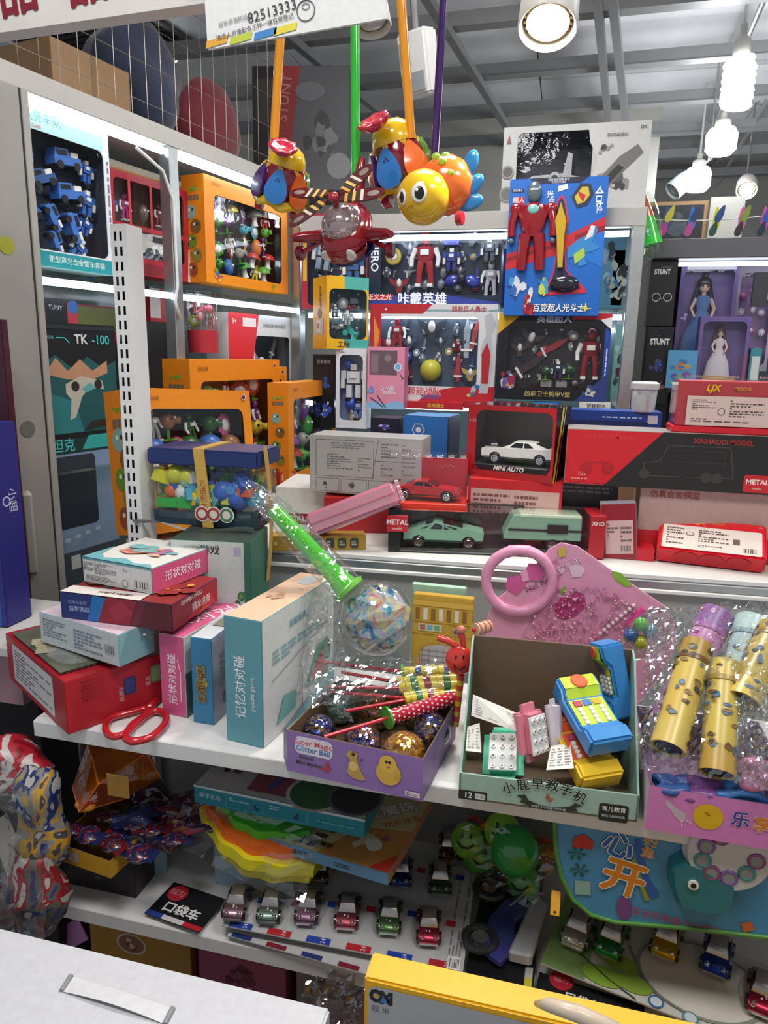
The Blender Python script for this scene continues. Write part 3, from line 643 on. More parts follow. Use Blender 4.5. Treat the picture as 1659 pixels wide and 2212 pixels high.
# red bus-shaped box, runs behind the post
B = Bx('bus_toy_box', 'red bus-shaped window box with ivory camper toys behind the cabinet post', 'toy box', GL((246, 586), (440, 614), (240, 362), .10, .09), 'b3202f', None, (.04, .18, .78, .93), '5c3a30', ripple=.4)
for u in (.2, .42, .60): B.rrect('front', u-.02, .5, u+.005, .95, 'c22436')
B.rect('front', .0, .45, .8, .5, 'b3202f').rect('front', .02, .02, .55, .12, '8e1c2a').fine('front', .12, .05, .5, .09, 1, 'd8a0a0')
B.poly('front', [(.80, 0), (1, 0), (1, .55), (.92, .62), (.82, .4)], 'cfc8b8').blot('front', .91, .3, .025, ['7a8a3c', 'b7743c', '4a63a8', 'd2c6b2'], 9, 4).disc('front', .84, .42, .018, 'c22436').disc('front', .84, .42, .012, '3a2a2a').rrect('front', .82, .66, .96, .92, '6c6a3a').done()
for u, v, c, sc, k in [(.12, .68, '2f4fa0', .07, 'mech'), (.26, .7, 'b03a80', .08, 'man'), (.45, .68, '6a5a48', .06, 'nut'), (.62, .7, '8a3a3a', .07, 'man'), (.3, .3, 'd8d6cc', .16, 'van'), (.6, .3, 'cfd0cc', .14, 'van')]:
    put('toy_figure', proto(k), B.root, T(-B.w/2+u*B.w, .05, v*B.h) @ S(sc), color=c)
# paper strip with a pale arch behind it
B = Bx('playset_box', 'cream and orange playset carton standing behind the red bus box', 'toy box', GL((246, 560), (448, 585), (240, 343), .21, .08), 'e2d8b8'); B.rect('front', 0, .85, 1, .93, 'e8a94a').done()
# orange plant-set box with side face
def plantbox(label, fr, seed, nx, ny, win=(.1, .1, .92, .84), art=True, film_r=.2, group=None):
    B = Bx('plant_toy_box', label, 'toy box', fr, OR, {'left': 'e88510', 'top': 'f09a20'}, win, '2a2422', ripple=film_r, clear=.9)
    B.toys(win[0]+.02, win[1]+.02, win[2]-.02, win[3]-.02, nx, ny, ['pea', 'nut', 'shroom', 'flower', 'man', 'pea'], PLANT, 1.45, y=.042)
    if art:
        leafy(B, 'left', .5, .86, B.d*.3, seed); rg = random.Random(seed)
        for k, c in enumerate(['8aa8a0', '7a5a28', '6c8a2c', '8a7a2c', '9a4a2a']):
            B.disc('left', .4+.2*(k % 2), .66-.135*k, B.d*.24, c, 14); B.disc('left', .34+.2*(k % 2), .68-.135*k, B.d*.05, 'e8e4d0', 8); B.disc('left', .48+.2*(k % 2), .68-.135*k, B.d*.05, '2a2a22', 8)
        B.text('front', .12, .93, .035, '创意玩具', '7a4a18', .0).disc('front', .93, .95, .008, 'e8dcd0').disc('front', .93, .95, .006, '6a1f3a')
    return B
B = plantbox('orange window box of plant figures high in the left cabinet', GL((462, 610), (636, 634), (455, 372), .0, .095), 5, 5, 5)
B.root.matrix_world = LM @ T(*(LM.inverted() @ B.root.matrix_world.translation)) @ T(0, .03, 0)
B.blot('front', .12, .09, .03, ['7a9a3c', 'c04a3a', '4a6a9a', 'e8b060'], 8, 2).blot('front', .8, .06, .025, ['6f9a2c', '86b03a'], 6, 4).done()
# second shelf of the left cabinet
zL2 = LS-.52
B = Bx('drone_box', 'black and teal carton printed with a pale toy gun in the left cabinet', 'toy box', GL((100, 992), (262, 960), (74, 694), .03, .12), '0e1316', None)
B.root.matrix_world = LM @ T(*(LM.inverted() @ B.root.matrix_world.translation))
B.poly('front', [(.02, .16), (.98, .16), (.98, .72), (.8, .66), (.6, .75), (.4, .66), (.2, .76), (.02, .7)], '1c5557').poly('front', [(.06, .62), (.2, .74), (.34, .64), (.5, .73), (.66, .64), (.86, .72), (.86, .62), (.6, .56), (.3, .58)], 'b98a68')
B.poly('front', [(.02, .16), (.5, .16), (.4, .4), (.02, .5)], '2a7a7c').poly('front', [(.3, .54), (.5, .6), (.78, .56), (.8, .49), (.6, .5), (.5, .44), (.4, .28), (.33, .26), (.36, .42), (.3, .47)], 'bdb7a8').disc('front', .42, .52, .014, '2a2622').disc('front', .72, .53, .014, '2a2622').poly('front', [(.5, .5), (.62, .55), (.68, .5), (.56, .47)], '5aa6a4')
B.poly('front', [(.02, .12), (.98, .12), (.98, .0), (.02, 0)], '123334').text('front', .22, .06, .11, '坦克', '48c0bc', .02).poly('front', [(.45, .02), (.95, .02), (.95, .13), (.55, .13)], '2fa7a2').poly('front', [(.5, .17), (.95, .2), (.98, .26), (.6, .24)], '2b2723')
B.text('front', .53, .88, .1, 'TK', 'c8cccc', .03).text('front', .79, .88, .1, '-100', '46b8b6', .01).line('front', [(.22, .89), (.33, .89), (.38, .85)], .003, '46b8b6').text('front', .1, .89, .035, 'HD TANK', '5fa0a0').rect('front', 0, .955, 1, .985, '20282a').done()
B = Bx('slate_box', 'dark slate carton with light blue window border standing low in the left cabinet', 'toy box', GL((140, 1292), (262, 1240), (106, 985), .03, .1), '3d4753', {'right': '8d8478'}, None)
B.root.matrix_world = LM @ T(*(LM.inverted() @ B.root.matrix_world.translation))
B.rect('front', .0, .36, 1, 1, '7f97b4').rrect('front', -.02, .47, .66, .98, '28323c', .1).rect('front', 0, .0, 1, .3, '434a55').poly('front', [(0, .3), (1, .3), (1, .47), (0, .4)], '7d93ab')
for k in range(4): B.disc('front', .12+.17*k, .39+.012*k, .011, 'a9b6c6', 10, .6)
B.rect('front', .15, .17, .3, .27, 'bfc4c4').done()
B = Bx('picture_book', 'thin yellow picture book with bright cartoon patches beside the slate carton', 'book', GL((205, 1130), (262, 1120), (196, 980), .10, .02), 'd8d23c'); B.root.matrix_world = LM @ T(*(LM.inverted() @ B.root.matrix_world.translation))
B.blot('front', .5, .75, .03, ['e8e8e0', '3a6fb0', 'b04a9a', 'c9c63a'], 12, 3).blot('front', .5, .45, .03, ['e8e8e0', '8a3f9a', '3a9a4a', 'd2cd3a'], 12, 6).blot('front', .6, .15, .03, ['3a8a3a', 'd8d23c', '222222'], 8, 5).done()
B = Bx('black_carton', 'plain matt black carton beside the red clear-lid tub in the left cabinet', 'toy box', GL((312, 905), (392, 885), (300, 692), .16, .1), '2b2b2d', {'right': '1c1a1b', 'top': '3a3a3c'}); B.root.matrix_world = LM @ T(*(LM.inverted() @ B.root.matrix_world.translation)); B.text('front', .94, .5, .12, 'MARSH', '8a2430', rot=90).done()
B = Bx('small_black_box', 'small black carton with a white strip label on the low glass shelf', 'toy box', GL((86, 745), (150, 742), (72, 640), .12, .08), '15161a'); B.root.matrix_world = LM @ T(*(LM.inverted() @ B.root.matrix_world.translation)); B.rect('front', .0, .1, 1, .3, 'd0d2d2').fine('front', .05, .14, .95, .26, 1, '16161a').text('front', .6, .8, .14, 'TUNY', 'c8ccd0').done()
B = Bx('red_green_carton', 'low red carton with olive picture panel behind the tank carton', 'toy box', GL((150, 745), (268, 735), (142, 654), .22, .06), '8c2030'); B.root.matrix_world = LM @ T(*(LM.inverted() @ B.root.matrix_world.translation)); B.rect('front', .18, .3, .95, .95, '6a6f3a').rect('front', 0, .3, .17, 1, 'd03a4a').disc('front', .1, .9, .02, '3a6fc0').done()
B = Bx('red_white_carton', 'small red and white carton behind the cabinet post on the low glass shelf', 'toy box', GL((328, 742), (382, 738), (326, 642), .2, .05), 'c02838'); B.root.matrix_world = LM @ T(*(LM.inverted() @ B.root.matrix_world.translation)); B.rect('front', .0, .55, .4, 1, 'd8d0cc').done()
# clear tub with red base
p = onL(440, 762, .05); t = thing('figure_tub', 'clear plastic tub with a red base and pink figures in the left cabinet', 'toy tub', T(*p))
MB().cyl((0, 0, 0), (0, 0, .075), .05, .052, 20).build('base', C('a82a38', 'plastic'), t, smooth=40); MB().cyl((0, 0, .075), (0, 0, .2), .05, .054, 20).build('clear_wall', film('f4e8e4', .86, .05, .3), t, smooth=40)
for k in range(7): put('toy_figure', proto(rnd.choice(['man', 'pea', 'flower'])), t, T(.03*math.cos(k), .03*math.sin(k), .1+.02*(k % 4)) @ RZ(k*50) @ S(.05), color=rnd.choice(['d86a80', '9ab84a', 'd8a84a', 'c03a5a']))
B = Bx('robot_box', 'red and white window box marked 3+ with a grey fighter toy in the left cabinet', 'toy box', GL((498, 895), (632, 905), (480, 672), .04, .1), 'd9dcde', None, (.38, .04, .96, .8), '4a4f58', ripple=.7); B.root.matrix_world = LM @ T(*(LM.inverted() @ B.root.matrix_world.translation))
B.poly('front', [(0, 0), (.34, 0), (.34, .5), (.45, 1), (0, 1)], 'd0202e').poly('front', [(.04, 0), (.3, .0), (.34, .3), (.24, .5), (.1, .35)], 'b9b4b0').blot('front', .2, .18, .02, ['8a8480', 'd8d4cc', '5a5450', 'c8a070'], 10, 5).text('front', .08, .92, .07, '3+', 'f0e8e8').rect('front', .2, .88, .4, .96, 'e8e0dc').text('front', .7, .9, .05, 'DARKER PIONEER', '4a5058', 0).done()
for u, v, c, s_, k in [(.6, .5, 'a9acb2', .16, 'wing'), (.8, .35, '8f939b', .14, 'mech'), (.55, .22, 'c03a3a', .1, 'man'), (.85, .7, '8a8f98', .1, 'blade')]: put('toy_figure', proto(k), B.root, T(-B.w/2+u*B.w, .05, v*B.h) @ RY(25) @ S(s_), color=c)
# ================================================================== boxed toys in and on the back cabinet
HERO = ['8d1f2c', '2d4f9c', 'b9bcc2', '3a3f8c', '6b7f9c', 'a02a38', '26303c']
def hero(B, spec, extra=True):
    if extra: B.toys(.12, .2, .97, .86, 7, 4, ['wing', 'blade', 'ring', 'mech', 'gun', 'nut'], ['5a6474', '7a8494', '3a4458', '2d4f9c', '8d1f2c', 'a8acb4', '2a3040'], .95, y=.062, rot=70)
    for u, v, k, c, s_, r in spec: put('toy_figure', proto(k), B.root, T(-B.w/2+u*B.w, .045, v*B.h) @ RY(r) @ S(s_*B.h), color=c)
Y0 = YB+.06
B = Bx('hero_set_box', 'dark blue window box of hero toys with red top band on the upper shelf', 'toy box', GY((795, 668), (1078, 668), (793, 478), Y0, .08), '1b2338', None, (.1, .16, .99, .93), '2b3a52', ripple=.7)
B.rect('front', .1, .935, 1, 1, 'b02030').text('front', .58, .967, .05, '豪华英雄套装玩具', 'e6c8c0').text('front', .955, .9, .05, '3+', 'e8e0d8').poly('front', [(0, 0), (1, 0), (1, .08), (.62, .16), (.1, .16), (0, .2)], '2a3a8c').poly('front', [(0, .1), (.18, .1), (.2, .17), (0, .17)], 'c02430')
B.text('front', .09, .135, .075, '正义之光', 'f0ece8', .02).text('front', .42, .11, .15, '咔戴英雄', 'e8eaf2', .04, ol='22306c').fine('front', .02, .03, .3, .07, 1, 'a8b4e0').text('front', .045, .6, .13, 'HERO', 'e8ecf4', .02, rot=-90).done()
hero(B, [(.42, .58, 'man', 'a82834', .62, 0), (.17, .62, 'ring', 'c9b04a', .26, 0), (.3, .72, 'wing', '7a8494', .2, 0), (.3, .5, 'blade', '5a6474', .2, 0), (.22, .3, 'wing', '8d2030', .26, 0), (.62, .8, 'block', '2d3fb0', .22, 0), (.62, .58, 'mech', '2a3a8c', .3, 0), (.78, .82, 'wing', '3c4658', .26, 20), (.78, .6, 'ball', 'a89c6c', .1, 0), (.63, .34, 'nut', '2f3fa0', .22, 70), (.78, .33, 'nut', '3346b0', .22, -60), (.7, .36, 'ball', '22262e', .16, 0), (.92, .36, 'man', 'b9bcc4', .4, 0), (.9, .68, 'mech', '5a6272', .3, 0), (.16, .84, 'wing', '6a7688', .2, 0), (.12, .44, 'mech', '5a6272', .14, 0)])
B = Bx('hero_weapon_box', 'red-edged hero set box of silver blue weapons behind the hanging helicopter toy', 'toy box', GY((652, 668), (792, 668), (650, 462), Y0, .08), 'a3222e', None, (.09, .04, .99, .95), '33435a', ripple=.8); B.rect('front', .02, .3, .08, .7, 'c8b040').done()
hero(B, [(.3, .6, 'mech', '8aa0b8', .4, 10), (.6, .7, 'wing', '7a94b0', .3, 0), (.75, .45, 'mech', '2f5aa0', .36, 0), (.4, .3, 'wing', '9ab0c0', .3, 0), (.85, .75, 'blade', '5a7a9c', .3, 0), (.8, .2, 'block', '22303c', .25, 0)])
B = Bx('small_hero_box', 'narrow blue and white hero carton behind the blue figure card', 'toy box', GY((1042, 668), (1090, 668), (1040, 505), YB+.2, .06), 'e6e6ea'); B.rect('front', .05, .02, .95, .8, '27408c').blot('front', .5, .4, .03, ['6a7ab0', '2a3050', '8a90a8'], 8, 3).rect('front', .1, .85, .9, .9, 'c03040').done()
# blue figure card
B = Bx('figure_box', 'tall bright blue box with red robot figure and gold sword', 'toy box', GY((1087, 680), (1292, 684), (1089, 388), YB-.06, .05), '1766c0', None)
B.poly('front', [(0, .34), (1, .55), (1, .72), (.65, .6), (0, .46)], 'c02430').poly('front', [(.7, .55), (1, .62), (1, .66), (.7, .59)], '8a1420').poly('front', [(0, .4), (.6, .52), (.6, .55), (0, .43)], '8a1420').poly('front', [(.62, .5), (1, .35), (1, .62)], '1a74d0').poly('front', [(.2, 1), (.28, .96), (.72, .96), (.8, 1)], '16203c').text('front', .5, .985, .02, '百变合体超能勇士', 'd8d8e4').text('front', .5, .968, .018, '光之变形战士', 'd8d8e4')
B.rrect('front', .02, .905, .15, .93, '1a3050').text('front', .085, .917, .018, '变形勇士', 'd8e0ec').poly('front', [(.04, .83), (.15, .82), (.16, .87), (.05, .875)], 'c02838').text('front', .1, .847, .045, '超人', 'f0f0f0', .02).text('front', .42, .88, .055, '光', 'f0f2f6', .03).text('front', .44, .83, .05, '变', 'f0f2f6', .03).text('front', .46, .78, .045, '身', 'f0f2f6', .03).poly('front', [(.5, .9), (.6, .92), (.59, .955), (.5, .94)], 'e8ecf2')
B.text('front', .915, .86, .13, '合', 'e8ecf4', .02, sx=.5).text('front', .925, .78, .1, '体', 'e8ecf4', .02, sx=.5).poly('front', [(.64, .86), (.72, .955), (.82, .95), (.86, .88), (.8, .8), (.7, .78)], '283040').poly('front', [(.67, .86), (.74, .93), (.8, .93), (.82, .87), (.77, .82), (.7, .81)], 'c8b43a').poly('front', [(.7, .9), (.78, .87), (.76, .82), (.72, .86)], 'c02430')
B.poly('front', [(.5, .32), (.54, .58), (.47, .7), (.5, .84), (.54, .88), (.58, .84), (.63, .7), (.6, .58), (.64, .34), (.85, .2), (.86, .17), (.42, .15), (.43, .19)], 'd0283c').poly('front', [(.515, .32), (.55, .58), (.485, .7), (.51, .83), (.54, .86), (.57, .83), (.61, .7), (.59, .58), (.625, .34), (.8, .2), (.45, .175)], '20264a')
B.poly('front', [(.64, .5), (.74, .56), (.86, .6), (.9, .66), (.93, .62), (.88, .54), (.96, .5), (.88, .47), (.8, .46), (.84, .38), (.76, .36), (.74, .45), (.64, .42)], '2f86c8').poly('front', [(.8, .55), (.88, .58), (.9, .65), (.86, .66)], 'd8dce0').poly('front', [(.7, .45), (.8, .5), (.82, .44), (.72, .38)], 'a8c84a')
B.blot('front', .12, .2, .035, ['2a64b0', '3f9ac8', 'b02838', 'd8dce4', '1f4a90'], 14, 3, 1.6).blot('front', .28, .13, .035, ['c02838', 'd8d8dc', '8a1420'], 12, 6, 1.8).blot('front', .4, .2, .03, ['3f9ac8', '2a70b8', 'c8d050'], 9, 8, 1.5)
B.text('front', .58, .055, .065, '百变超人光斗士', 'f2f2ee', .03, ol='1a2a4a', ital=.15, sx=.86).poly('front', [(.86, .03), (.88, .05), (.93, .055), (.88, .06), (.86, .1), (.85, .06), (.8, .055), (.85, .05)], 'e8e04a').done()
R_, S_ = C('8e1620', 'gloss'), C('b8bcc0', 'chrome')
m = MB(); m.ball((0, 0, .40), (.085, .07, .12), 14, 10, 1).lathe([(.05, .28), (.17, .25), (.19, .17), (.14, .0), (.11, -.06), (.09, -.1), (.001, -.1)], 14, M=S(1, .55, 1))
for q in (-1, 1): m.ball((q*.21, 0, .21), (.075, .06, .07)).tube([(q*.21, 0, .2), (q*.25, -.02, .05), (q*.25, -.03, -.1)], [.055, .045, .05], 8).ball((q*.25, -.03, -.15), .035, 8, 6, 1).tube([(q*.08, 0, -.08), (q*.1, -.02, -.25), (q*.11, 0, -.48)], [.08, .065, .06], 8)
m.ball((0, -.09, .2), (.07, .03, .055), 12, 8, 2).cbox((0, -.065, .42), (.1, .02, .02), 3)
m.build('robot_figure', [R_, C('5a6a70', 'gloss'), C('78c0b8', 'gloss'), C('d0d4d0', 'gloss')], B.root, T(-B.w*.24, -.012, B.h*.645) @ S(B.h*.62, .16, B.h*.64), smooth=50)
MB().prism([(-.02, -.3), (.02, -.3), (.03, 0), (.045, .15), (.0, .33), (-.045, .15), (-.03, 0)], -.01, .01).build('toy_sword', C('c8a82c', 'gloss'), B.root, T(B.w*.055, -.012, B.h*.575) @ RY(-3) @ S(.42, 1, .33), bevel=.003)
soft_m = MB().ball((0, 0, 0), (1, .3, .6), 16, 10); soft_m.build('dark_base', C('1e1f2c', 'gloss'), B.root, T(B.w*.13, -.008, B.h*.235) @ S(.048), smooth=180)
# spaceship box on top of the cabinet
B = Bx('spaceship_box', 'large white window box with a grey spaceship toy on top of the back cabinet', 'toy box', GY((1080, 466), (1392, 452), (1072, 272), YB+.1, .12), 'b9b9b6', {'top': 'c9c9c6'}, (.1, .13, .62, .93), '1b2438', ripple=.6)
B.root.matrix_world.translation.z = ZT
B.poly('front', [(.62, 0), (1, 0), (1, 1), (.58, 1), (.6, .8), (.66, .6), (.6, .3)], 'c2c1be').blot('front', .78, .35, .06, ['55534f', '8a8782', '3a3835', 'a9a6a0', '6a6762'], 22, 9, .9).poly('front', [(.6, .12), (.63, .3), (.8, .62), (.92, .75), (.96, .66), (.8, .4), (.68, .15)], '6f6c68').poly('front', [(.63, .16), (.66, .3), (.8, .54), (.84, .5), (.72, .28)], '2f2d2b').blot('front', .7, .72, .035, ['4a4845', '8d8a86', '2e2c2a'], 8, 4).disc('front', .04, .5, .022, '8b8985').disc('front', .04, .5, .016, '5a5855').disc('front', .04, .25, .026, '8b8985').disc('front', .04, .25, .02, '6a6865').poly('front', [(.04, .92), (.055, .82), (.025, .82)], '8a4a50')
B.text('front', .78, .86, .05, 'DONGBAI', '5a5a5a').text('front', .95, .93, .05, 'DX', '2a2a2a').done()
m = MB().prism([(-.5, -.05), (-.3, .06), (.1, .08), (.5, .0), (.45, -.1), (0, -.12)], -.06, .06).ball((-.0, -.06, 0), (.1, .06, .1), 12, 8).cyl((0, -.13, 0), (0, -.1, 0), .05, .05, 14, 1).prism([(.1, .06), (.16, .32), (.22, .3), (.22, .05)], -.02, .02).tube([(-.5, 0, -.05), (-.7, 0, -.15)], .04, 6).cbox((.25, -.05, -.03), (.14, .1, .1), 1).cyl((-.05, -.08, -.22), (-.05, 0, -.22), .07, .07, 12).cbox((-.3, -.06, -.02), (.12, .06, .08), 1)
m.build('toy_spaceship', [C('aeaeb0', 'plastic'), C('2c2f36', 'plastic')], B.root, T(-B.w*.13, .06, B.h*.42) @ S(.26, .3, .3), smooth=40)
# tall dark carton above the corner
B = Bx('tall_dark_carton', 'big dark carton with red spine stored on top in the back left corner', 'box', GY((556, 480), (748, 478), (548, 222), 2.95, .3), '55565a', {'left': '1c1a1c'}); B.root.matrix_world = B.root.matrix_world @ RZ(10); B.root.matrix_world.translation.z = LZT-.0
B.poly('front', [(.24, 0), (.34, 0), (.5, 1), (.3, 1)], '8a2c2c').rect('front', 0, 0, .26, 1, '231f20').rect('front', .03, .55, .22, .9, '3a3634').text('front', .34, .75, .12, 'STUNT', 'b07068', rot=82).blot('front', .72, .45, .09, ['6e6f72', '4a4b4e', '7d7e80', '3c3d40'], 14, 3, 1.3).disc('front', .6, .8, .06, '6a6b6e', 12, .6).disc('front', .9, .2, .05, '8a8b8c', 12).done()
# middle shelf of the back cabinet
B = Bx('crest_set_box', 'white and red window box with winged crest and yellow disc', 'toy box', GY((797, 866), (1066, 868), (795, 656), YB+.0, .08), 'd6d8da', {'left': 'a8202c'}, (.08, .16, .86, .87), '46566a', ripple=.7)
B.poly('front', [(0, 0), (.1, 0), (.09, .9), (.42, .9), (.5, 1), (0, 1)], 'b3202c').poly('front', [(.04, .35), (.08, .7), (.03, .88)], 'd98a2c').poly('front', [(.4, 0), (1, 0), (1, .17), (.7, .16), (.5, .1)], 'b8242e').text('front', .78, .945, .06, '超能巨人勇士', 'c02030', .02).text('front', .45, .1, .09, '超能战队', 'c02830', .03, ol='e8ecf4').text('front', .5, .045, .05, '变身套装', '2f6ab8', .02).fine('front', .12, .925, .38, .96, 1, 'e8d8d4')
B.poly('front', [(.88, .1), (.95, .1), (.98, .4), (.96, .7), (.99, .8), (.95, .92), (.9, .88), (.92, .7), (.88, .55), (.9, .4)], 'b7bac0').poly('front', [(.9, .2), (.95, .2), (.96, .5), (.93, .62), (.89, .5)], 'b02430').blot('front', .84, .12, .03, ['c8c04a', 'b8bac0', '3a70a8', 'c03a4a'], 8, 5).done()
hero(B, [(.48, .76, 'wing', '2c3440', .32, 0), (.48, .75, 'ring', '3a6fb0', .12, 0), (.2, .7, 'man', '9a2030', .34, 0), (.13, .6, 'wing', '8a2030', .24, 0), (.3, .62, 'wing', '3a4a6a', .2, 0), (.48, .32, 'ball', 'b8b42c', .28, 0), (.36, .5, 'ring', '8a9aa8', .1, 0), (.62, .52, 'ring', 'a8984a', .1, 0), (.76, .66, 'blade', '9aa8b0', .4, 0), (.82, .7, 'blade', 'b0404c', .3, 10), (.7, .36, 'blade', 'a03040', .3, 0), (.8, .3, 'wing', 'b09a5a', .2, 0), (.25, .3, 'mech', '4a6a8a', .2, 0)])
B = Bx('armour_set_box', 'black and yellow window box with a red robot figure on the back cabinet', 'toy box', GY((1068, 864), (1308, 866), (1070, 676), YB-.03, .06), '11141c', {'right': '22409c'}, (.1, .14, .92, .84), '241a1c', ripple=.8)
B.poly('front', [(0, 1), (.22, 1), (0, .76)], 'd8a81c').poly('front', [(.66, 1), (1, 1), (1, .96), (.92, .93), (.66, .93)], 'c0202c').poly('front', [(1, .96), (1, .82), (.9, .93)], 'dfe0e4').poly('front', [(1, .8), (1, 0), (.95, 0), (.95, .84)], '25439f').poly('front', [(.72, 0), (1, .33), (1, 0)], '2a3a78').blot('front', .85, .12, .03, ['b8bcc4', '6a7488', 'c8c8a8', '3a4a78'], 12, 3).blot('front', .1, .2, .035, ['3a78b0', 'b8bcc8', '8a2a4a', 'c8a03c', '6a50a0'], 18, 8, 1.4)
B.text('front', .5, .93, .1, '英雄超人', 'b8b8c0', .03, ol='2c3c7c').text('front', .48, .07, .07, '超能卫士机甲V型', 'c0b060', .01).fine('front', .965, .3, .985, .75, 1, 'cfd6ec', vert=True).done()
hero(B, [(.84, .55, 'man', '8e1c26', .58, 0), (.5, .62, 'blade', 'a02832', .4, 60), (.3, .4, 'blade', '3a2a2c', .5, 55), (.68, .75, 'ring', '8a7a6a', .14, 0), (.45, .32, 'pea', '2f5a30', .2, 0), (.66, .34, 'pea', '2f5a30', .2, 0), (.56, .36, 'mech', '28304a', .24, 0), (.46, .2, 'block', '8a8480', .16, 0), (.6, .2, 'block', '8a8480', .16, 0), (.2, .6, 'wing', '4a3438', .24, 0), (.72, .2, 'ball', '6a6462', .1, 0), (.3, .72, 'wing', '43302f', .3, 20)])
# yellow and teal construction box
a, e = onY(655, 758, YB-.05), onY(700, 762, YB-.12)
B = Bx('construction_box', 'yellow and teal window box with grey parts beside the hero set', 'toy box', GY((694, 756), (786, 752), (694, 598), YB-.07, .14), 'e3ac12', {'left': 'e0a814', 'top': 'e6b422', 'right': '57b0a4'}, (.06, .14, .96, .83), '2f4448', ripple=.8)
B.root.matrix_world = B.root.matrix_world @ T(.02, 0, 0) @ RZ(40)
B.rect('front', .42, .83, 1, 1, '4fa99c').poly('front', [(.5, 0), (1, 0), (1, .14), (.4, .14)], '3f9c92').blot('front', .6, .24, .035, ['2f8f84', '46a89c', '286a64'], 10, 2).text('front', .4, .06, .1, '工程', '3a3a20', .03)
B.text('left', .55, .72, .075, '幻变战甲', '3a3016', .05, rot=-90).rect('left', .1, .2, .75, .42, 'b9b8ae').rect('left', .3, .24, .55, .4, 'd8d6cc').rect('left', .36, .28, .46, .36, '8a3a34').disc('left', .5, .5, .02, '3a3016', 6).done()
hero(B, [(.5, .65, 'ring', '8a9296', .2, 0), (.6, .45, 'mech', '9aa4a8', .24, 0), (.3, .55, 'mech', '4a5a60', .2, 0), (.75, .7, 'block', '5a6a70', .15, 0), (.35, .3, 'van', '6a7478', .2, 0)])
# row beneath: white robots, pink box, small boxes
zB = zs[1]-.0
B = Bx('white_robot_box', 'white window box with a blue and white robot left of the pink carton', 'toy box', GY((725, 925), (790, 925), (746, 752), YB-.08, .07), 'dfe3ea', None, (.12, .1, .88, .92), '8f9fc0', ripple=.7); B.text('front', .2, .95, .035, 'Lobo', '3a3a4a').done()
hero(B, [(.5, .6, 'mech', 'dfe2ea', .5, 0), (.4, .3, 'ball', '3a5ab8', .2, 0), (.65, .25, 'mech', '6a90d0', .3, 0), (.5, .14, 'ring', 'c8a83a', .16, 0), (.3, .8, 'ball', '3355b0', .14, 0)])
B = Bx('dark_robot_box', 'black carton with a white and blue robot picture under the yellow box', 'toy box', GY((676, 925), (722, 925), (678, 765), YB-.03, .07), '10131c'); B.text('front', .5, .9, .05, '百变星球', 'c8ccd8', 0).blot('front', .6, .6, .025, ['dfe2ea', '3a5ab8', '22283a'], 9, 3, 1.4).blot('front', .6, .25, .03, ['dfe2ea', '3a5ab8', '8a94b0'], 12, 5, 1.4).done()
B = Bx('pink_box', 'pink carton with a doll-house window and cloud lettering in the back cabinet', 'toy box', GY((792, 884), (872, 883), (790, 748), YB-.1, .06), 'df8fab', {'right': 'c06a90'}, None)
B.rect('front', .06, .55, .8, .94, '6a5560').disc('front', .55, .82, .013, '8a7a84').rect('front', .1, .58, .3, .88, '88707c').disc('front', .82, .68, .014, 'f2f4fa').disc('front', .82, .68, .011, '7fb0d8').poly('front', [(.85, .6), (.98, .5), (.95, .48)], '3a3a4a').text('front', .55, .33, .09, 'DIY画', 'f4eef2', .02, ol='a87aa0').text('front', .6, .26, .06, '涂鸦彩绘', 'f4eef2').poly('front', [(0, 0), (1, 0), (1, .1), (.8, .14), (.5, .08), (.2, .12), (0, .1)], '88b8e0').line('front', [(.1, .18), (.45, .03)], .004, '3a4050').line('front', [(.28, .22), (.52, .02)], .004, '3a4050').blot('front', .12, .3, .02, ['7ab0e0', '5a90d0'], 7, 3).done()
# low row on the bottom shelf
zq = onY(940, 925, YB-.1).z
for i, (x0, x1, y0, y1, c, lab) in enumerate([(870, 1000, 866, 884, 'b8202c', 'flat red carton under the white and red hero box'), (1002, 1130, 866, 884, 'a81c2a', 'flat red carton under the black and yellow armour box'), (1150, 1205, 868, 884, '2f74b8', 'flat blue carton right of the flat red cartons'), (1250, 1318, 868, 886, 'd2d0ca', 'flat white printed carton nearest the cabinet post')]):
    B = Bx('flat_carton', lab, 'box', GY((x0, y1), (x1, y1), (x0, y0), YB-.04, .07), c); B.text('front', .55, .5, .6, ['金刚战士', '奥力英雄', '迷你车', '拼装积木'][i], ['e0c040', 'd8b4b0', 'e0d040', '3a3a44'][i], .02).done()
B = Bx('long_blue_box', 'long navy blue carton in front of the cabinet post', 'box', GY((1216, 925), (1428, 922), (1216, 884), 2.05, .1), '1c3f8f', {'top': '2a4fa8'}); B.fine('front', .4, .55, .8, .7, 1, 'b0c4ec').rect('front', .86, .3, .96, .8, 'c0c4cc').poly('front', [(0, 0), (.9, 0), (.86, .4), (0, .4)], '182c5c').done(); zlb = B.M.translation.z; xlb = B.M.translation.x
# small plastic jar
p = onY(1388, 890, 2.07); t = thing('clear_jar', 'small clear plastic jar with a lid on the navy blue carton', 'jar', T(*p)); MB().lathe([(.001, 0), (.03, 0), (.034, .06), (.033, .062)], 20).build('jar_body', film('e8ecec', .7, .15, .5, milk=.35), t, smooth=50); MB().lathe([(.037, .06), (.038, .075), (.03, .08), (.001, .081)], 20).build('lid', C('c3c6c6', 'plastic'), t, smooth=50)
bpy.data.objects['clear_jar'].location.z = bpy.data.objects['long_blue_box'].matrix_world.translation.z+B.h
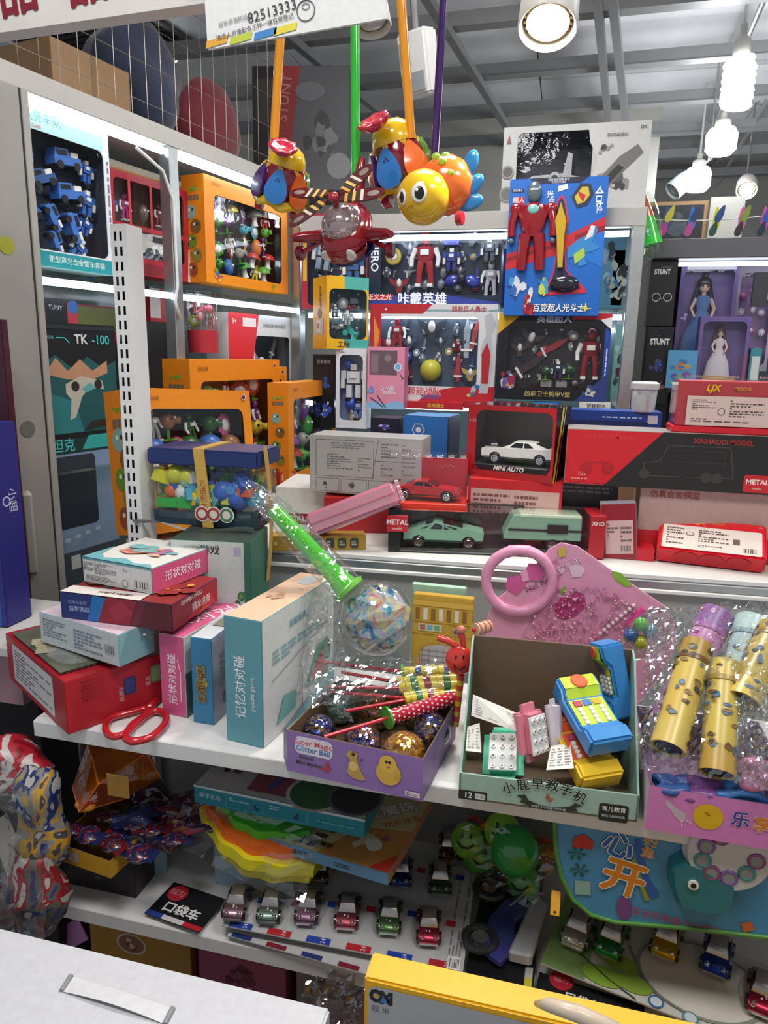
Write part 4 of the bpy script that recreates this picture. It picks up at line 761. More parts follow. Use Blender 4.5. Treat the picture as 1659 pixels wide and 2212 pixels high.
# ================================================================== model cars
def wheel(root, x, y, z, r, wd, rim='c8c8c8'):
    o = MB().cyl((0, -wd/2, 0), (0, wd/2, 0), r, r, 20).build('wheel', C('161617', 'plastic'), root, T(x, y, z), bevel=r*.12)
    b = MB()
    for s_ in (-1, 1):
        b.cyl((0, s_*wd*.5, 0), (0, s_*wd*.56, 0), r*.66, r*.6, 16)
        for k in range(5): b.cbox((r*.32*math.cos(k*1.2566), s_*wd*.57, r*.32*math.sin(k*1.2566)), (r*.18, wd*.04, r*.18), 1)
    b.build('rim', [C(rim, 'chrome'), C('3a3a3c', 'metal')], o)
def car(name, label, M, L, kind, paint, group=None, rim='c8c8c8'):
    t = thing(name, label, 'model car', M @ S(L), group)
    if kind == 'truck':
        hw = .17; body = [(-.5, .1), (-.5, .185), (-.48, .2), (-.1, .34), (.5, .215), (.49, .12)]; cab = [(-.4, .22), (-.1, .336), (-.05, .33), (.3, .25)]; ws = (-.31, .31); r = .078
        wins = [[(-.3, .252), (-.11, .322), (-.02, .306), (-.02, .25)], [(.0, .25), (.0, .303), (.16, .27), (.16, .25)]]
    elif kind == 'muscle':
        hw = .165; body = [(-.5, .09), (-.505, .15), (-.49, .2), (-.2, .218), (.3, .225), (.49, .215), (.505, .15), (.5, .09)]; cab = [(-.17, .212), (-.06, .3), (.13, .305), (.2, .295), (.42, .222)]; ws = (-.31, .29); r = .072
        wins = [[(-.12, .225), (-.045, .286), (.06, .288), (.06, .225)], [(.075, .225), (.075, .288), (.13, .285), (.2, .232)]]
    else:
        hw = .18; body = [(-.5, .09), (-.49, .17), (-.45, .2), (-.15, .215), (.2, .2), (.42, .175), (.5, .13), (.5, .08)]; cab = [(-.34, .205), (-.17, .285), (0, .29), (.2, .2)]; ws = (-.3, .31); r = .078
        wins = [[(-.2, .222), (-.13, .272), (-.03, .275), (-.03, .218)], [(-.015, .218), (-.015, .275), (.03, .268), (.12, .215)]]
    zb = body[0][1]; arch = []
    for wx in reversed(ws):
        for k in range(9):
            a = math.pi*k/8; arch.append((wx+r*1.16*math.cos(a), max(zb, r+r*1.16*math.sin(a))))
    b = MB().prism(body+[(x, z) for x, z in arch], -hw, hw, 0, taper=lambda x, z: 1-.05*abs(z-.16)/.1-(.06 if abs(x) > .45 else 0))
    top = max(z for x, z in cab); lo = min(z for x, z in cab); tp = (lambda x, z: .985-.05*abs(z-.16)/.1) if kind == 'truck' else (lambda x, z: .93-.2*(z-lo)/(top-lo))
    if kind != 'truck': b.prism(cab, -hw, hw, 0, taper=tp)
    for w_ in wins:
        for s_ in (-1, 1): b.add([(x, s_*hw*(tp(x, z)+.012), z) for x, z in w_], [tuple(range(len(w_)))], 1)
    c0, c1 = cab[0], cab[1]; c2, c3 = cab[-2], cab[-1]
    for (ax, az), (bx, bz) in ((c0, c1), (c3, c2)):
        dx = -.006 if ax < bx else .006; f0, f1 = .14, .9
        b.add([(ax+(bx-ax)*f+dx, s_*hw*tp(0, az+(bz-az)*f)*.9, az+(bz-az)*f+.004) for f, s_ in ((f0, -1), (f0, 1), (f1, 1), (f1, -1))], [(0, 1, 2, 3)], 1)
    fx = body[1][0] if kind != 'sport' else .5
    if kind == 'muscle': b.box((-.46, -hw*.8, .213), (-.2, hw*.8, .222), 2).cbox((-.36, 0, .235), (.08, .08, .035), 3).box((-.512, -hw*.8, .13), (-.5, hw*.8, .19), 2)
    if kind == 'sport': b.box((-.52, -hw*.95, .235), (-.42, hw*.95, .243), 2).box((-.49, -hw*.7, .2), (-.47, -hw*.6, .24), 2).box((-.49, hw*.6, .2), (-.47, hw*.7, .24), 2).box((.44, -hw*.85, .09), (.51, hw*.85, .105), 2).prism([(.36, .16), (.47, .145), (.46, .165), (.36, .18)], -hw*.97, hw*.97, 3)
    if kind == 'truck': b.box((-.5, -hw*.9, .185), (-.497, hw*.9, .192), 3).box((-.48, -hw*1.0, .09), (.48, hw*1.0, .115), 2)
    else: b.box((-.47, -hw*.96, .075), (.47, hw*.96, .1), 2)
    b.build('body', [C(paint, 'gloss'), C('15171b', 'gloss'), C('1b1b1d', 'plastic'), C('cfcfcf', 'chrome')], t, bevel=.006, seg=2, smooth=35)
    for wx in ws:
        for s_ in (-1, 1): wheel(t, wx, s_*(hw-.02), r, r, .055, rim)
    return t
def cbox_at(t, name, w, d, h, z0, m, e=.0, bev=.002): return MB().box((-w/2, 0, z0), (w/2, d, z0+h)).build(name, m, t, bevel=bev)
ACR = film('ffffff', .95, .04, .05, key='acrylic')
# ================================================================== orange boxes on the counter
def upr(bl, br, tl, d): return F3(bl, br, tl, False)+[d]
B = plantbox('orange window box of plant figures leaning nearest, behind the slotted upright', upr(onY(318, 1158, 1.46), onY(560, 1118, 1.80), onY(258, 836, 1.46), .12), 11, 5, 4, (.1, .1, .92, .86)); B.done()
f = G((420, 1076), (606, 1022), (402, 776), CZ, .1); B = plantbox('orange window box of plant figures standing second, behind the leaning one', f, 17, 4, 4); B.done()
f = G((624, 1050), (724, 1006), (618, 828), CZ, .075); B = plantbox('orange window box of plant figures standing third, beside the grey line-drawing carton', f, 23, 3, 4); B.done()
f = G((585, 1016), (622, 1012), (586, 792), CZ, .05); B = Bx('plant_toy_box', 'small orange carton peeping out between the second and third orange boxes', 'toy box', f, OR, {'top': 'f09a20'}); B.disc('front', .75, .95, .008, 'e8dcd0').disc('front', .75, .95, .006, '6a1f3a').rrect('front', -.02, .1, .7, .88, '2a2422').done()
# small carton and sweets beside it
f = G((604, 1050), (640, 1046), (604, 1018), CZ+.0, .06); B = Bx('small_red_carton', 'small red and orange carton at the foot of the third orange box', 'box', f, 'c8402a', {'top': 'e8902a'}); B.text('front', .5, .5, .5, '糖果', 'f0d8d0', .02).done()
# ================================================================== model car boxes
# white and red cartons underneath
def stack(name, label, px, z, h, d, col, **k): return Bx(name, label, 'box', G(px[0], px[1], float(h), z, float(d)), col, **k)
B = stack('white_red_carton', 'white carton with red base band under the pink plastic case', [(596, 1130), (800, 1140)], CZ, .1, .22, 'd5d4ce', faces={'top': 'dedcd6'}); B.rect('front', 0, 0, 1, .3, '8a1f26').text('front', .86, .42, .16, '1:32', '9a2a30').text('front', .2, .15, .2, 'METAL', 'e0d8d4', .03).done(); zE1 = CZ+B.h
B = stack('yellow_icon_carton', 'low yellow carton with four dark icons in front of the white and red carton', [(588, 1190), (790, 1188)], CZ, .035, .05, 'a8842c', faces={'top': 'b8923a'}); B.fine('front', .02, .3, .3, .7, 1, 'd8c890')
for k in range(4): B.rrect('front', .44+.13*k, .15, .53+.13*k, .85, '3a4038', .25); B.fine('front', .455+.13*k, .3, .515+.13*k, .7, 2, 'b0b49a')
B.done()
f = GY((669, 1058), (909, 1056), (666, 926), 1.74, .12); f[0].translation.z = zE1
B = Bx('line_drawing_carton', 'pale grey carton with line drawings of trucks beside the red sports car', 'box', f, 'b5b2ae', {'top': 'a8a6a2'})
for u0, v0, u1, v1 in ((.06, .3, .58, .93), (.06, .03, .27, .26), (.29, .03, .52, .26), (.54, .03, .76, .26)): B.line('front', [(u0, v0), (u1, v0), (u1, v1), (u0, v1), (u0, v0)], .0008, '4a4a4c')
B.line('front', [(.62, .95), (.57, .28)], .0008, '4a4a4c').line('front', [(.58, .6), (.95, .6)], .0008, '4a4a4c')
for u0, v0, u1, v1, c, r in ((.2, .78, .5, .9, '77777a', 3), (.16, .42, .4, .7, '6a6a6d', 7), (.44, .4, .56, .66, '77777a', 5), (.65, .65, .8, .92, '6a6a6d', 5), (.65, .34, .75, .56, '6a6a6d', 4), (.83, .36, .95, .92, '8a8a8c', 8)): B.fine('front', u0, v0, u1, v1, r, c, .3)
for u, c in ((.16, '26303c'), (.4, '26301f'), (.64, '3a2022')): B.blot('front', u, .15, .012, [c, '55585a', c], 6, int(u*100))
B.done()
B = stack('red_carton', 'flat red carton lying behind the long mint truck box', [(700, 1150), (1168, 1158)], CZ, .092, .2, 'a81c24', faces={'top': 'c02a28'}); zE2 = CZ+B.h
# red sports car in acrylic box
f = GY((842, 1078), (1000, 1082), (838, 960), 1.64, .11); f[0].translation.z = zE2; f[0] = f[0] @ RZ(8)
t = thing('acrylic_case', 'clear acrylic case with orange-red base holding the red sports car', 'display case', f[0]); wA, hA = f[1]*1.1, f[2]
cbox_at(t, 'base', wA, .11, .018, 0, C('d8341f', 'plastic')); cbox_at(t, 'back_card', wA*.6, .002, hA*.75, .018, C('b52430'), 0).location = (wA*.2, .105, 0)
MB().box((-wA/2+.002, .002, .018), (wA/2-.002, .108, hA)).build('clear_cover', ACR, t, bevel=.003)
for k in range(7): MB().box((-wA/2+.01+k*wA*.14, .01, hA), (-wA/2+.025+k*wA*.14, .02, hA+.006)).build('cover_tab', film('ffffff', .8, .1, .1, key='tab'), t, bevel=.002)
MB().tube([(wA*.12+.005*k, .1035, hA*.7+.005*math.sin(k*2.3)+.0006*k) for k in range(9)], .0007, 5).build('script_mark', C('d88890', 'print'), t)
car('model_car', 'red toy sports car with black rear wing in the acrylic case', f[0] @ T(.0, .05, .0185) @ RZ(-7), wA*.86, 'sport', 'b81c2a')
# mini auto box
f = GY((1010, 1032), (1206, 1034), (990, 872), 1.77, .13)
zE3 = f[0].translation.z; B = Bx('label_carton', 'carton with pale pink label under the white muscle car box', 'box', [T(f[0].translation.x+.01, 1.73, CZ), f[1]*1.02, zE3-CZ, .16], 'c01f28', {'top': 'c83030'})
B.rect('front', .03, .1, .97, .86, 'c9a09a').fine('front', .06, .5, .45, .8, 4, '7a4a48').fine('front', .5, .45, .75, .8, 4, '7a4a48').bars('front', .55, .15, .85, .35, '5a3030', 'c9a09a').fine('front', .1, .15, .5, .4, 4, '7a4a48').done()
f[0] = f[0] @ T(-.01, -.02, 0) @ RZ(-15)
B = Bx('muscle_car_box', 'red and black window box holding the white muscle car', 'toy box', f, 'b91c24', {'right': '1a1712', 'top': 'b9202a', 'left': 'b01c24'}, (.1, .1, .97, .93), '3a3230', clear=.97, ripple=.1, cleartop=True)
B.rect('front', 0, 0, 1, .1, 'a81c24').text('front', .5, .14, .085, 'MINI AUTO', 'e8e4dc', .03, ital=.25).text('front', .06, .78, .06, '1:32', 'd8a8a4').fine('front', .06, .03, .35, .07, 1, '6a1015').poly('right', [(0, 0), (.12, 0), (.5, 1), (.38, 1)], 'd8c83a').poly('right', [(.2, 0), (.24, 0), (.62, 1), (.58, 1)], 'e8e4dc').text('right', .75, .5, .09, 'MINI AUTO', 'd8b83a', rot=80).done()
cbox_at(B.root, 'display_floor', f[1]*.9, .11, .03, .003, C('1a1a1b')); car('model_car', 'white toy muscle car with black bonnet in the red window box', f[0] @ T(.012, .052, .0335) @ RZ(5), f[1]*.84, 'muscle', 'eceae2')
# long mint truck box
f = G((838, 1192), (1303, 1210), (838, 1099), CZ, .1)
t = thing('truck_box', 'long clear-fronted box with red tag holding the mint pickup and trailer', 'toy box', f[0]); w_, h_ = f[1], f[2]
cbox_at(t, 'floor_card', w_, .1, .006, 0, C('2a2a2c')); MB().box((-w_/2, .095, .006), (w_/2, .1, h_)).build('back_card', C('3a3634'), t); MB().box((w_/2-.035, 0, .0), (w_/2, .1, h_)).build('end_card', C('a81c26'), t, bevel=.001); MB().box((-w_/2, 0, 0), (-w_/2+.028, .1, h_)).build('end_card', C('161617'), t, bevel=.001)
MB().box((-w_/2+.029, .001, .007), (w_/2-.036, .094, h_-.002)).build('clear_cover', film('f6f4f2', .95, .05, .1, key='cover'), t)
MB().box((-w_/2-.004, -.003, h_*.48), (-w_/2+.045, -.001, h_*.86)).build('metal_tag', C('c02a34', 'print'), t, bevel=.001)
lettering(t, T(-w_/2+.0205, -.0035, h_*.7) @ RX(90) @ S(.017), 'METAL', 'f0e8e4', .02); lettering(t, T(-w_/2+.0205, -.0035, h_*.56) @ RX(90) @ S(.009), 'model', 'e0b8b4', .02); lettering(t, T(w_/2-.018, -.001, h_*.82) @ RX(90) @ S(.013), 'XHD', 'e8d8d4', .02)
car('model_car', 'mint green angular toy pickup in the long box', f[0] @ T(-w_*.24, .052, .0065), w_*.38, 'truck', '86b8a0', rim='8a8a8a')
t = thing('toy_trailer', 'mint green toy camper trailer behind the pickup in the long box', 'model car', f[0] @ T(w_*.22, .052, .0065)); k = w_*.36
MB().prism([(-.5*k, .03), (.5*k, .03), (.5*k, h_*.86), (-.38*k, h_*.86), (-.5*k, .04)], -.032, .032).build('body', C('86b8a0', 'gloss'), t, bevel=.002)
MB().box((-.44*k, -.0345, h_*.5), (.5*k, -.0325, h_*.54)).box((.06*k, -.036, h_*.46), (.32*k, -.0325, h_*.66)).build('dark_trim', C('1e2422', 'plastic'), t); MB().box((-.3*k, -.033, h_*.8), (.49*k, .033, h_*.885)).build('roof_edge', C('cfe8d0', 'gloss'), t, bevel=.002)
for x in (.14, .3): wheel(t, x*k, -.026, .017, .017, .014, '8a8a8a'); wheel(t, x*k, .026, .017, .017, .014, '8a8a8a')
# pink plastic case lying on the boxes
f = F3(onY(673, 1160, 1.52), onY(872, 1084, 1.56), onY(654, 1112, 1.53), False)
t = thing('pink_case', 'translucent pink plastic case lying askew on the car boxes', 'case', f[0]); w_, h_ = f[1], f[2]
MB().box((-w_/2+.004, .003, .003), (w_/2-.012, .05, h_-.002)).build('pink_insert', C('d8849c', 'plastic'), t, bevel=.004, seg=2); MB().box((-w_/2, 0, 0), (w_/2-.008, .055, h_)).build('clear_shell', film('f6d4de', .78, .12, .3, milk=.18, key='pinkshell'), t, bevel=.008, seg=3, smooth=40)
b = MB()
for k in range(4): b.cyl((w_/2-.006, .028, .01+k*h_*.24), (w_/2+.002, .028, .01+k*h_*.24), .008, .006, 10)
b.build('lid_ridges', film('f6d4de', .7, .12, .3, milk=.25, key='pinkridge'), t, smooth=40); MB().box((-w_/2, -.002, h_*.48), (w_/2-.01, .0, h_*.53)).build('seam', C('c06a84', 'plastic'), t)
# XINHAODI carton and those around it
zx = onY(1225, 1044, 1.72).z
B = Bx('beige_carton', 'beige over red carton lettered in red under the truck-outline carton', 'box', [T((onY(1380, 1100, 1.74).x+.62)/2+.02, 1.74, CZ), .62-onY(1380, 1100, 1.74).x+.04, zx-CZ, .16], 'b4948c'); B.rect('front', 0, 0, 1, .36, 'b8202a').text('front', .16, .9, .11, '仿真合金模型', '9a2a30', .01).text('front', .5, .44, .16, '1:32', '9a2028', .03).rect('front', 0, .3, .34, .38, 'b8202a').done()
B = Bx('grey_carton', 'dark grey carton under the left end of the truck-outline carton', 'box', [T(onY(1262, 1060, 1.8).x, 1.8, CZ), .16, zx-CZ, .1], '4a4a4c'); B.fine('front', .1, .78, .9, .9, 2, '8a8a8c').done()
x0, x1 = onY(1218, 1040, 1.72).x, onY(1218, 1040, 1.72).x+.56
B = Bx('truck_carton', 'large red and black carton printed with a faint truck outline', 'toy box', [T((x0+x1)/2, 1.72, zx), x1-x0, onY(1218, 925, 1.72).z-zx, .12], 'cf2028', {'top': '9a908c'})
B.poly('front', [(.16, 0), (1, 0), (1, 1), (.375, 1)], '23211f').text('front', .6, .87, .12, 'XINHAODI MODEL', 'b02a2c', .02, sx=.93).text('front', .17, .88, .1, 'XINHAODI MODEL', 'e03a40', .01).text('front', .07, .2, .09, '1:32', 'e8b0ac').fine('front', .03, .08, .13, .13, 1, 'e0908c').fine('front', .02, .02, .22, .04, 1, '7a1a1e').rrect('front', .69, .03, .79, .33, 'c8242c', .12).text('front', .74, .21, .12, 'METAL', 'f0e4e0', .02).text('front', .74, .1, .06, 'model', 'e0b4b0')
B.line('front', [(.31, .25), (.31, .45), (.37, .5), (.4, .78), (.63, .78), (.65, .25), (.28, .22)], .0012, '5a5654').line('front', [(.42, .5), (.63, .5)], .001, '4a4644').line('front', [(.43, .7), (.61, .7), (.61, .45)], .001, '4a4644').disc('front', .315, .26, .012, '3a3836').disc('front', .55, .24, .012, '3a3836').disc('front', .59, .24, .012, '3a3836').line('front', [(.06, .3), (.1, .42), (.17, .42), (.2, .34)], .0012, 'b01c24').disc('front', .085, .3, .012, 'b01c24').disc('front', .17, .32, .012, 'b01c24').done(); ztr = zx+B.h
f = [T(x0+.4, 1.74, ztr), .28, onY(1460, 815, 1.74).z-ztr, .1]; f[0] = T(onY(1458, 900, 1.74).x+.14, 1.74, ztr)
def ljx(label, f, sc=1.):
    t = thing('model_box', label, 'toy box', f[0]); w_, h_, d_ = f[1], f[2], f[3]
    B = Bx.__new__(Bx); B.M, B.w, B.h, B.d = f[0], w_, h_, d_; B.n = 0; B.a = MB(); B.mats = []; B.root = t
    cbox_at(t, 'base', w_*1.03, d_, h_*.12, 0, C('d01f2c', 'plastic')); cbox_at(t, 'carton', w_-.008, d_-.008, h_*.83, h_*.12, C('b4262c')).location.y = .004
    MB().box((-w_/2, 0, h_*.12), (w_/2, d_, h_)).build('clear_cover', ACR, t, bevel=.002)
    b_ = B; b_.rect('front', .08, .14, .99, .68, 'd8bcb2').fine('front', .12, .42, .3, .62, 6, '5a4a46').fine('front', .4, .3, .65, .62, 7, '5a4a46').fine('front', .12, .2, .55, .28, 2, '5a4a46').bars('front', .78, .18, .95, .32, '2a2422', 'd8bcb2').disc('front', .34, .4, .008, '4a3a36').disc('front', .34, .4, .0065, 'd8bcb2').rect('front', .76, .36, .83, .52, '6a5a56')
    b_.text('front', .26, .82, .16, 'LJX', 'e0a820', .04, ital=.2).text('front', .48, .82, .09, 'MODEL', 'c88a3a', .02).done()
    for k in range(4): MB().box((-w_/2+.015+k*w_*.27, .004, h_), (-w_/2+.05+k*w_*.27, .014, h_+.006)).build('cover_tab', film('ffffff', .8, .1, .1, key='tab'), t, bevel=.002)
    return t
ljx('clear-lidded red box with pink label on top of the truck-outline carton', f)
# front LJX red box lying on the counter edge
f = G((1416, 1212), (1650, 1240), .045, CZ, .11); f[0] = f[0] @ RX(30)
B = Bx('label_box', 'bright red box with white label tilted at the counter edge', 'toy box', f, 'd8182a', {'front': 'd01526', 'top': 'd8202c'}, kind='plastic', bev=.004)
B.rrect('top', .04, .04, .96, .74, 'e8d8cf', .06).text('top', .38, .87, .14, 'LJX', 'e8a81c', .04, ital=.2).text('top', .56, .87, .08, 'MODEL', 'c88a2a').fine('top', .08, .15, .24, .68, 7, '5a4a46').fine('top', .38, .28, .66, .66, 6, '5a4a46').fine('top', .38, .12, .6, .2, 2, '5a4a46').bars('top', .78, .08, .92, .24, '2a2422', 'e8d8cf').disc('top', .3, .5, .009, '4a3a36', 14, .7).disc('top', .3, .5, .007, 'e8d8cf', 14, .7).rect('top', .7, .3, .76, .46, '6a5a56').text('top', .95, .88, .08, '6+', 'e8b0a8')
for k in range(3): B.disc('front', .28+.24*k, .5, .026, 'b8101f', 18, .7)
B.done()
B = stack('red_slip_carton', 'narrow red carton left of the bright red labelled box', [(1344, 1208), (1412, 1214)], CZ, .03, .08, 'c41c28')
f = GY((1308, 1172), (1366, 1166), (1290, 1080), 1.66, .05, False); f[0].translation.z = CZ; B = Bx('small_label_box', 'small clear-topped red box with label right of the long truck box', 'toy box', [T(onY(1342, 1150, 1.70).x, 1.685, CZ) @ RY(-6), .078, onY(1300, 1082, 1.70).z-CZ, .04], '8e1c2a', {'top': '8a8694'}); B.rect('front', .12, .1, .9, .7, 'c8a8a4').fine('front', .18, .4, .5, .66, 4, '5a4a48').fine('front', .55, .3, .85, .6, 4, '5a4a48').bars('front', .5, .13, .85, .26, '2a2020', 'c8a8a4').done()
# blue carton behind the muscle car box
f = [T((onY(868, 950, 2.02).x+onY(968, 950, 2.02).x)/2, 2.02, CZ) @ RZ(-6), onY(968, 950, 2.02).x-onY(868, 950, 2.02).x, onY(868, 897, 2.02).z-CZ, .14]
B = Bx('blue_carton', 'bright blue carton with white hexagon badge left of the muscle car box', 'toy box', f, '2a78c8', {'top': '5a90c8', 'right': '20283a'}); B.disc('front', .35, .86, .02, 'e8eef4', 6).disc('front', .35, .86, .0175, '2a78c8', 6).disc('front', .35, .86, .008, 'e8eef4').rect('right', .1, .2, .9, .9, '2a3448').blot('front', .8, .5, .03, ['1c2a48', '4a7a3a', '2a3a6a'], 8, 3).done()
f = [T((onY(800, 950, 2.05).x+onY(862, 950, 2.05).x)/2, 2.05, CZ), onY(862, 950, 2.05).x-onY(800, 950, 2.05).x, onY(800, 902, 2.05).z-CZ, .1]; B = Bx('purple_robot_carton', 'dark carton printed with small purple robots left of the blue carton', 'toy box', f, '1a1c30'); B.blot('front', .5, .9, .025, ['8a8ad0', '5a4ab0', 'c8c8e8'], 9, 3, .5).blot('front', .5, .75, .025, ['8a8ad0', '5a4ab0', '2a2a50'], 9, 5, .5).done()
# ================================================================== building-block bag on the green game box
gb = G((380, 1452), (546, 1462), (536, 1172), SZ1, .14)
B = Bx('green_game_box', 'tall green and white game carton at the back of the shelf under the block bag', 'game box', gb, 'c9d2cc', {'right': '2f6b58', 'top': '3c4a42'}); B.rect('front', .92, 0, 1, 1, '2f6b58').text('front', .5, .93, .07, '游戏', '2a2a2a', .02).rrect('front', .8, .9, .88, .96, 'b8a8c8').blot('front', .9, .6, .03, ['3f7a4a', '2f6a3c', '6a9a5a'], 7, 4).done()
zg = SZ1+B.h
f = GY((333, 1150), (556, 1160), (330, 984), 1.36, .13); f[0].translation.z = zg+.002; f[2] = f[2]*1.0
t = thing('block_bag', 'clear bag of building blocks with navy lid and yellow straps', 'bag', f[0] @ RZ(2)); w_, h_ = f[1], f[2]
MB().box((-w_/2-.004, -.004, h_-.035), (w_/2+.004, .13, h_)).build('navy_lid', C('1c2f66', 'plastic'), t, bevel=.004, seg=2)
b = MB(); rg = random.Random(4)
b.box((-w_/2, 0, .0), (w_/2, .126, h_-.03)); b.build('clear_wall', film('f6f8f6', .95, .07, .25, key='bagwall'), t, bevel=.015, seg=2, smooth=40)
MB().box((-w_/2+.003, .003, 0), (w_/2-.003, .123, .03)).build('base_card', C('1d3844', 'card'), t)
BC = ['c9c63a', '3f9a4a', 'd8632a', '3a5fb0', 'dcdcd6', '4f9fc0', '2c6a3c', 'c8403a', 'e0c030', '78b8c0']
for k in range(64):
    x, y, z = rg.uniform(-w_/2+.02, w_/2-.02), rg.uniform(.018, .1), .04+rg.uniform(0, 1)*(h_-.095)
    if k < 26: y = .022
    put('toy_block', proto('block' if k % 5 else 'ball'), t, T(x, y, z) @ RZ(rg.uniform(-60, 60)) @ RY(rg.uniform(-50, 50)) @ S(rg.uniform(.045, .066)), color=rg.choice(BC))
put('toy_block', proto('block'), t, T(.055, .012, .085) @ S(.04), color='4f8fd0'); put('toy_block', proto('block'), t, T(.055, .012, .062) @ S(.04), color='d8d03a'); put('toy_block', proto('block'), t, T(.092, .012, .082) @ S(.042), color='e05a24'); put('toy_block', proto('block'), t, T(-.07, .012, .052) @ S(.1, .05, .05), color='35a04a')
MB().tube([(-.0, -.006, h_+.004), (-.003, -.0075, h_-.04), (-.012, -.008, h_*.4), (-.02, -.007, .002)], .0001, 4).box((-.012, -.008, .0), (.012, -.005, h_+.003), 0, Matrix(((1, 0, -.1, .012), (0, 1, 0, 0), (0, 0, 1, 0), (0, 0, 0, 1)))).box((-.012, -.005, h_), (.012, .13, h_+.003), 0, T(-.006, 0, 0)).build('front_strap', C('c8a24a', 'plastic'), t)
lettering(t, Matrix(((1, 0, -.1, .012), (0, 1, 0, 0), (0, 0, 1, 0), (0, 0, 0, 1))) @ T(-.001, -.0085, .07) @ RX(90) @ S(.016), '万\n通\n积\n木', 'a8502a', .01)
for k, (x, c) in enumerate(((-.0, 'a83a34'), (.026, 'a83a34'), (.055, '4a7a5a'))):
    MB().cyl((x, -.0092+.0004*k, .03), (x, -.0088+.0004*k, .03), .017, n=24).cyl((x, -.0098+.0004*k, .03), (x, -.0094+.0004*k, .03), .0145, n=24, mi=1).cyl((x, -.0104+.0004*k, .03), (x, -.01+.0004*k, .03), .009, n=24, mi=2).build('round_sticker', [C('e4e0d8', 'print'), C(c, 'print'), C('d8d4cc', 'print')], t)
b = MB().grid(lambda a, c: (w_/2+.006+.012*math.sin(c*3), .02+.022*a, h_+.01-c*(h_+.13)), 2, 14); b.build('side_strap', C('c09a4a', 'plastic'), t, smooth=180, fix=False)
MB().grid(lambda a, c: (-w_/2-.03+a*(w_+.03), -.02-.015*c+.006*math.sin(a*9), -.002-.004*c+.008*math.sin(a*7+c)+.012*c), 22, 4).build('loose_flap', C('b8b6b2', 'plastic'), t, smooth=180, fix=False)

B = Bx('brown_carton', 'plain brown carton under the long navy carton on the counter', 'box', [T(xlb, 2.052, CZ), .2, zlb-CZ-.001, .095], '8a6f50'); B.done()
# ================================================================== game boxes on the top shelf
def art_house(B, face): pass
FR = G((-16, 1480), (147, 1588), (141, 1474), SZ1, (345, 1522), 'b')     # red open box; front = its short label end
f1 = G((147, 1588), (342, 1521), (141, 1474), SZ1, .30); f1[0] = f1[0] @ T(.06, 0, 0); f1[1] += .12
B = Bx('red_toy_box', 'red carton with clear window top at the left end of the shelf', 'toy box', f1, 'b0202c', {'left': 'a81e2a', 'top': 'a41c28'})
B.rrect('left', .12, .12, .82, .9, 'd2cfd0', .06).fine('left', .16, .2, .78, .82, 9, '77757a').rrect('front', .36, .4, .44, .74, '26305c', .2).rrect('front', .37, .43, .43, .71, '34427c', .2).text('front', .34, .45, .1, '万能拼', 'd8b8b8', rot=-90).rrect('front', .54, .48, .62, .82, '6a8a5a', .2).rrect('front', .55, .51, .61, .79, '8aa870', .2).text('front', .52, .55, .1, '百变', 'd8b8b8', rot=-90)
for i in range(9):
    for j in range(6): B.disc('front', .1+.016*i+.008*(j % 2), .9-.07*j, .0016*(1-i*.07), '6a101a', 6)
B.rect('top', .02, .1, .6, .92, '5a5c4a').blot('top', .22, .55, .07, ['3f5a3c', 'b0a888', '6a7a4a', '9a9484', '2f4a30'], 22, 3).done()
MB().grid(lambda a, c: (-f1[1]/2+.006+a*f1[1]*.6, .03+c*.24, f1[2]+.003+.008*math.sin(a*5)*math.sin(c*4)), 10, 8).build('window_film', film('f0eee8', .72, .1, .8, key='lidfilm', milk=.12), B.root, smooth=180, fix=False)
zt = SZ1+f1[2]
f = G((89, 1386), (259, 1442), (255, 1372), zt+.012, (345, 1411), 'b'); B = Bx('memory_game_box', 'flat white and teal game box lying on the red carton', 'game box', f, 'c2cacc', {'right': '86b4bc', 'top': 'd8c0cc'})
B.fine('front', .05, .25, .36, .85, 7, '7a8694').fine('front', .45, .15, .8, .8, 6, '7a8694').bars('front', .83, .3, .95, .62, '3a4450', 'b8c0c4').done()
zt2 = f[0].translation.z+f[2]
f = G((134, 1333), (373, 1364), (368, 1307), zt2+.001, (507, 1303), 'b'); B = Bx('dinosaur_puzzle_box', 'red and blue puzzle box second from the top of the stack', 'game box', f, '6a1c2a', {'right': 'a82430', 'top': '8a2a26', 'left': '26346c'})
B.poly('front', [(0, 0), (.4, 0), (.34, .55), (.38, 1), (0, 1)], '22316e').poly('front', [(.24, 0), (.34, 0), (.42, .95), (.3, 1)], '1f6cb0').poly('front', [(.34, 0), (.62, 0), (.7, 1), (.42, 1)], '8a2030').poly('front', [(.5, .1), (.66, .5), (.56, .95), (.44, .6)], '9c2a3a').poly('front', [(.7, 0), (1, 0), (1, 1), (.78, 1)], '561822').text('front', .17, .4, .22, '益智挑战', 'b8c8e8', 0).text('front', .14, .65, .16, '一起来拼装吧', '8aa0d0', 0)
B.poly('right', [(0, 0), (.3, 0), (.5, .6), (.2, 1), (0, 1)], '7c1a26').poly('right', [(.5, 0), (.9, .1), (.8, .6)], 'c03a34').text('right', .6, .42, .34, '猎龙拼图', 'e8d0cc', .02).text('right', .4, .84, .24, 'DINAMOMOU', 'd8c4be', .02)
B.rect('top', 0, 0, .72, .22, 'd8d0c8').fine('top', .3, .06, .6, .16, 1, '5a4a46').blot('top', .3, .5, .07, ['c88a3a', '5a2a22', '8a2a26', 'd8b070', '3a1a18'], 20, 3).blot('top', .85, .4, .05, ['d89a3a', '8a2a26', '5a2a22'], 12, 5).done()
zt3 = f[0].translation.z+f[2]
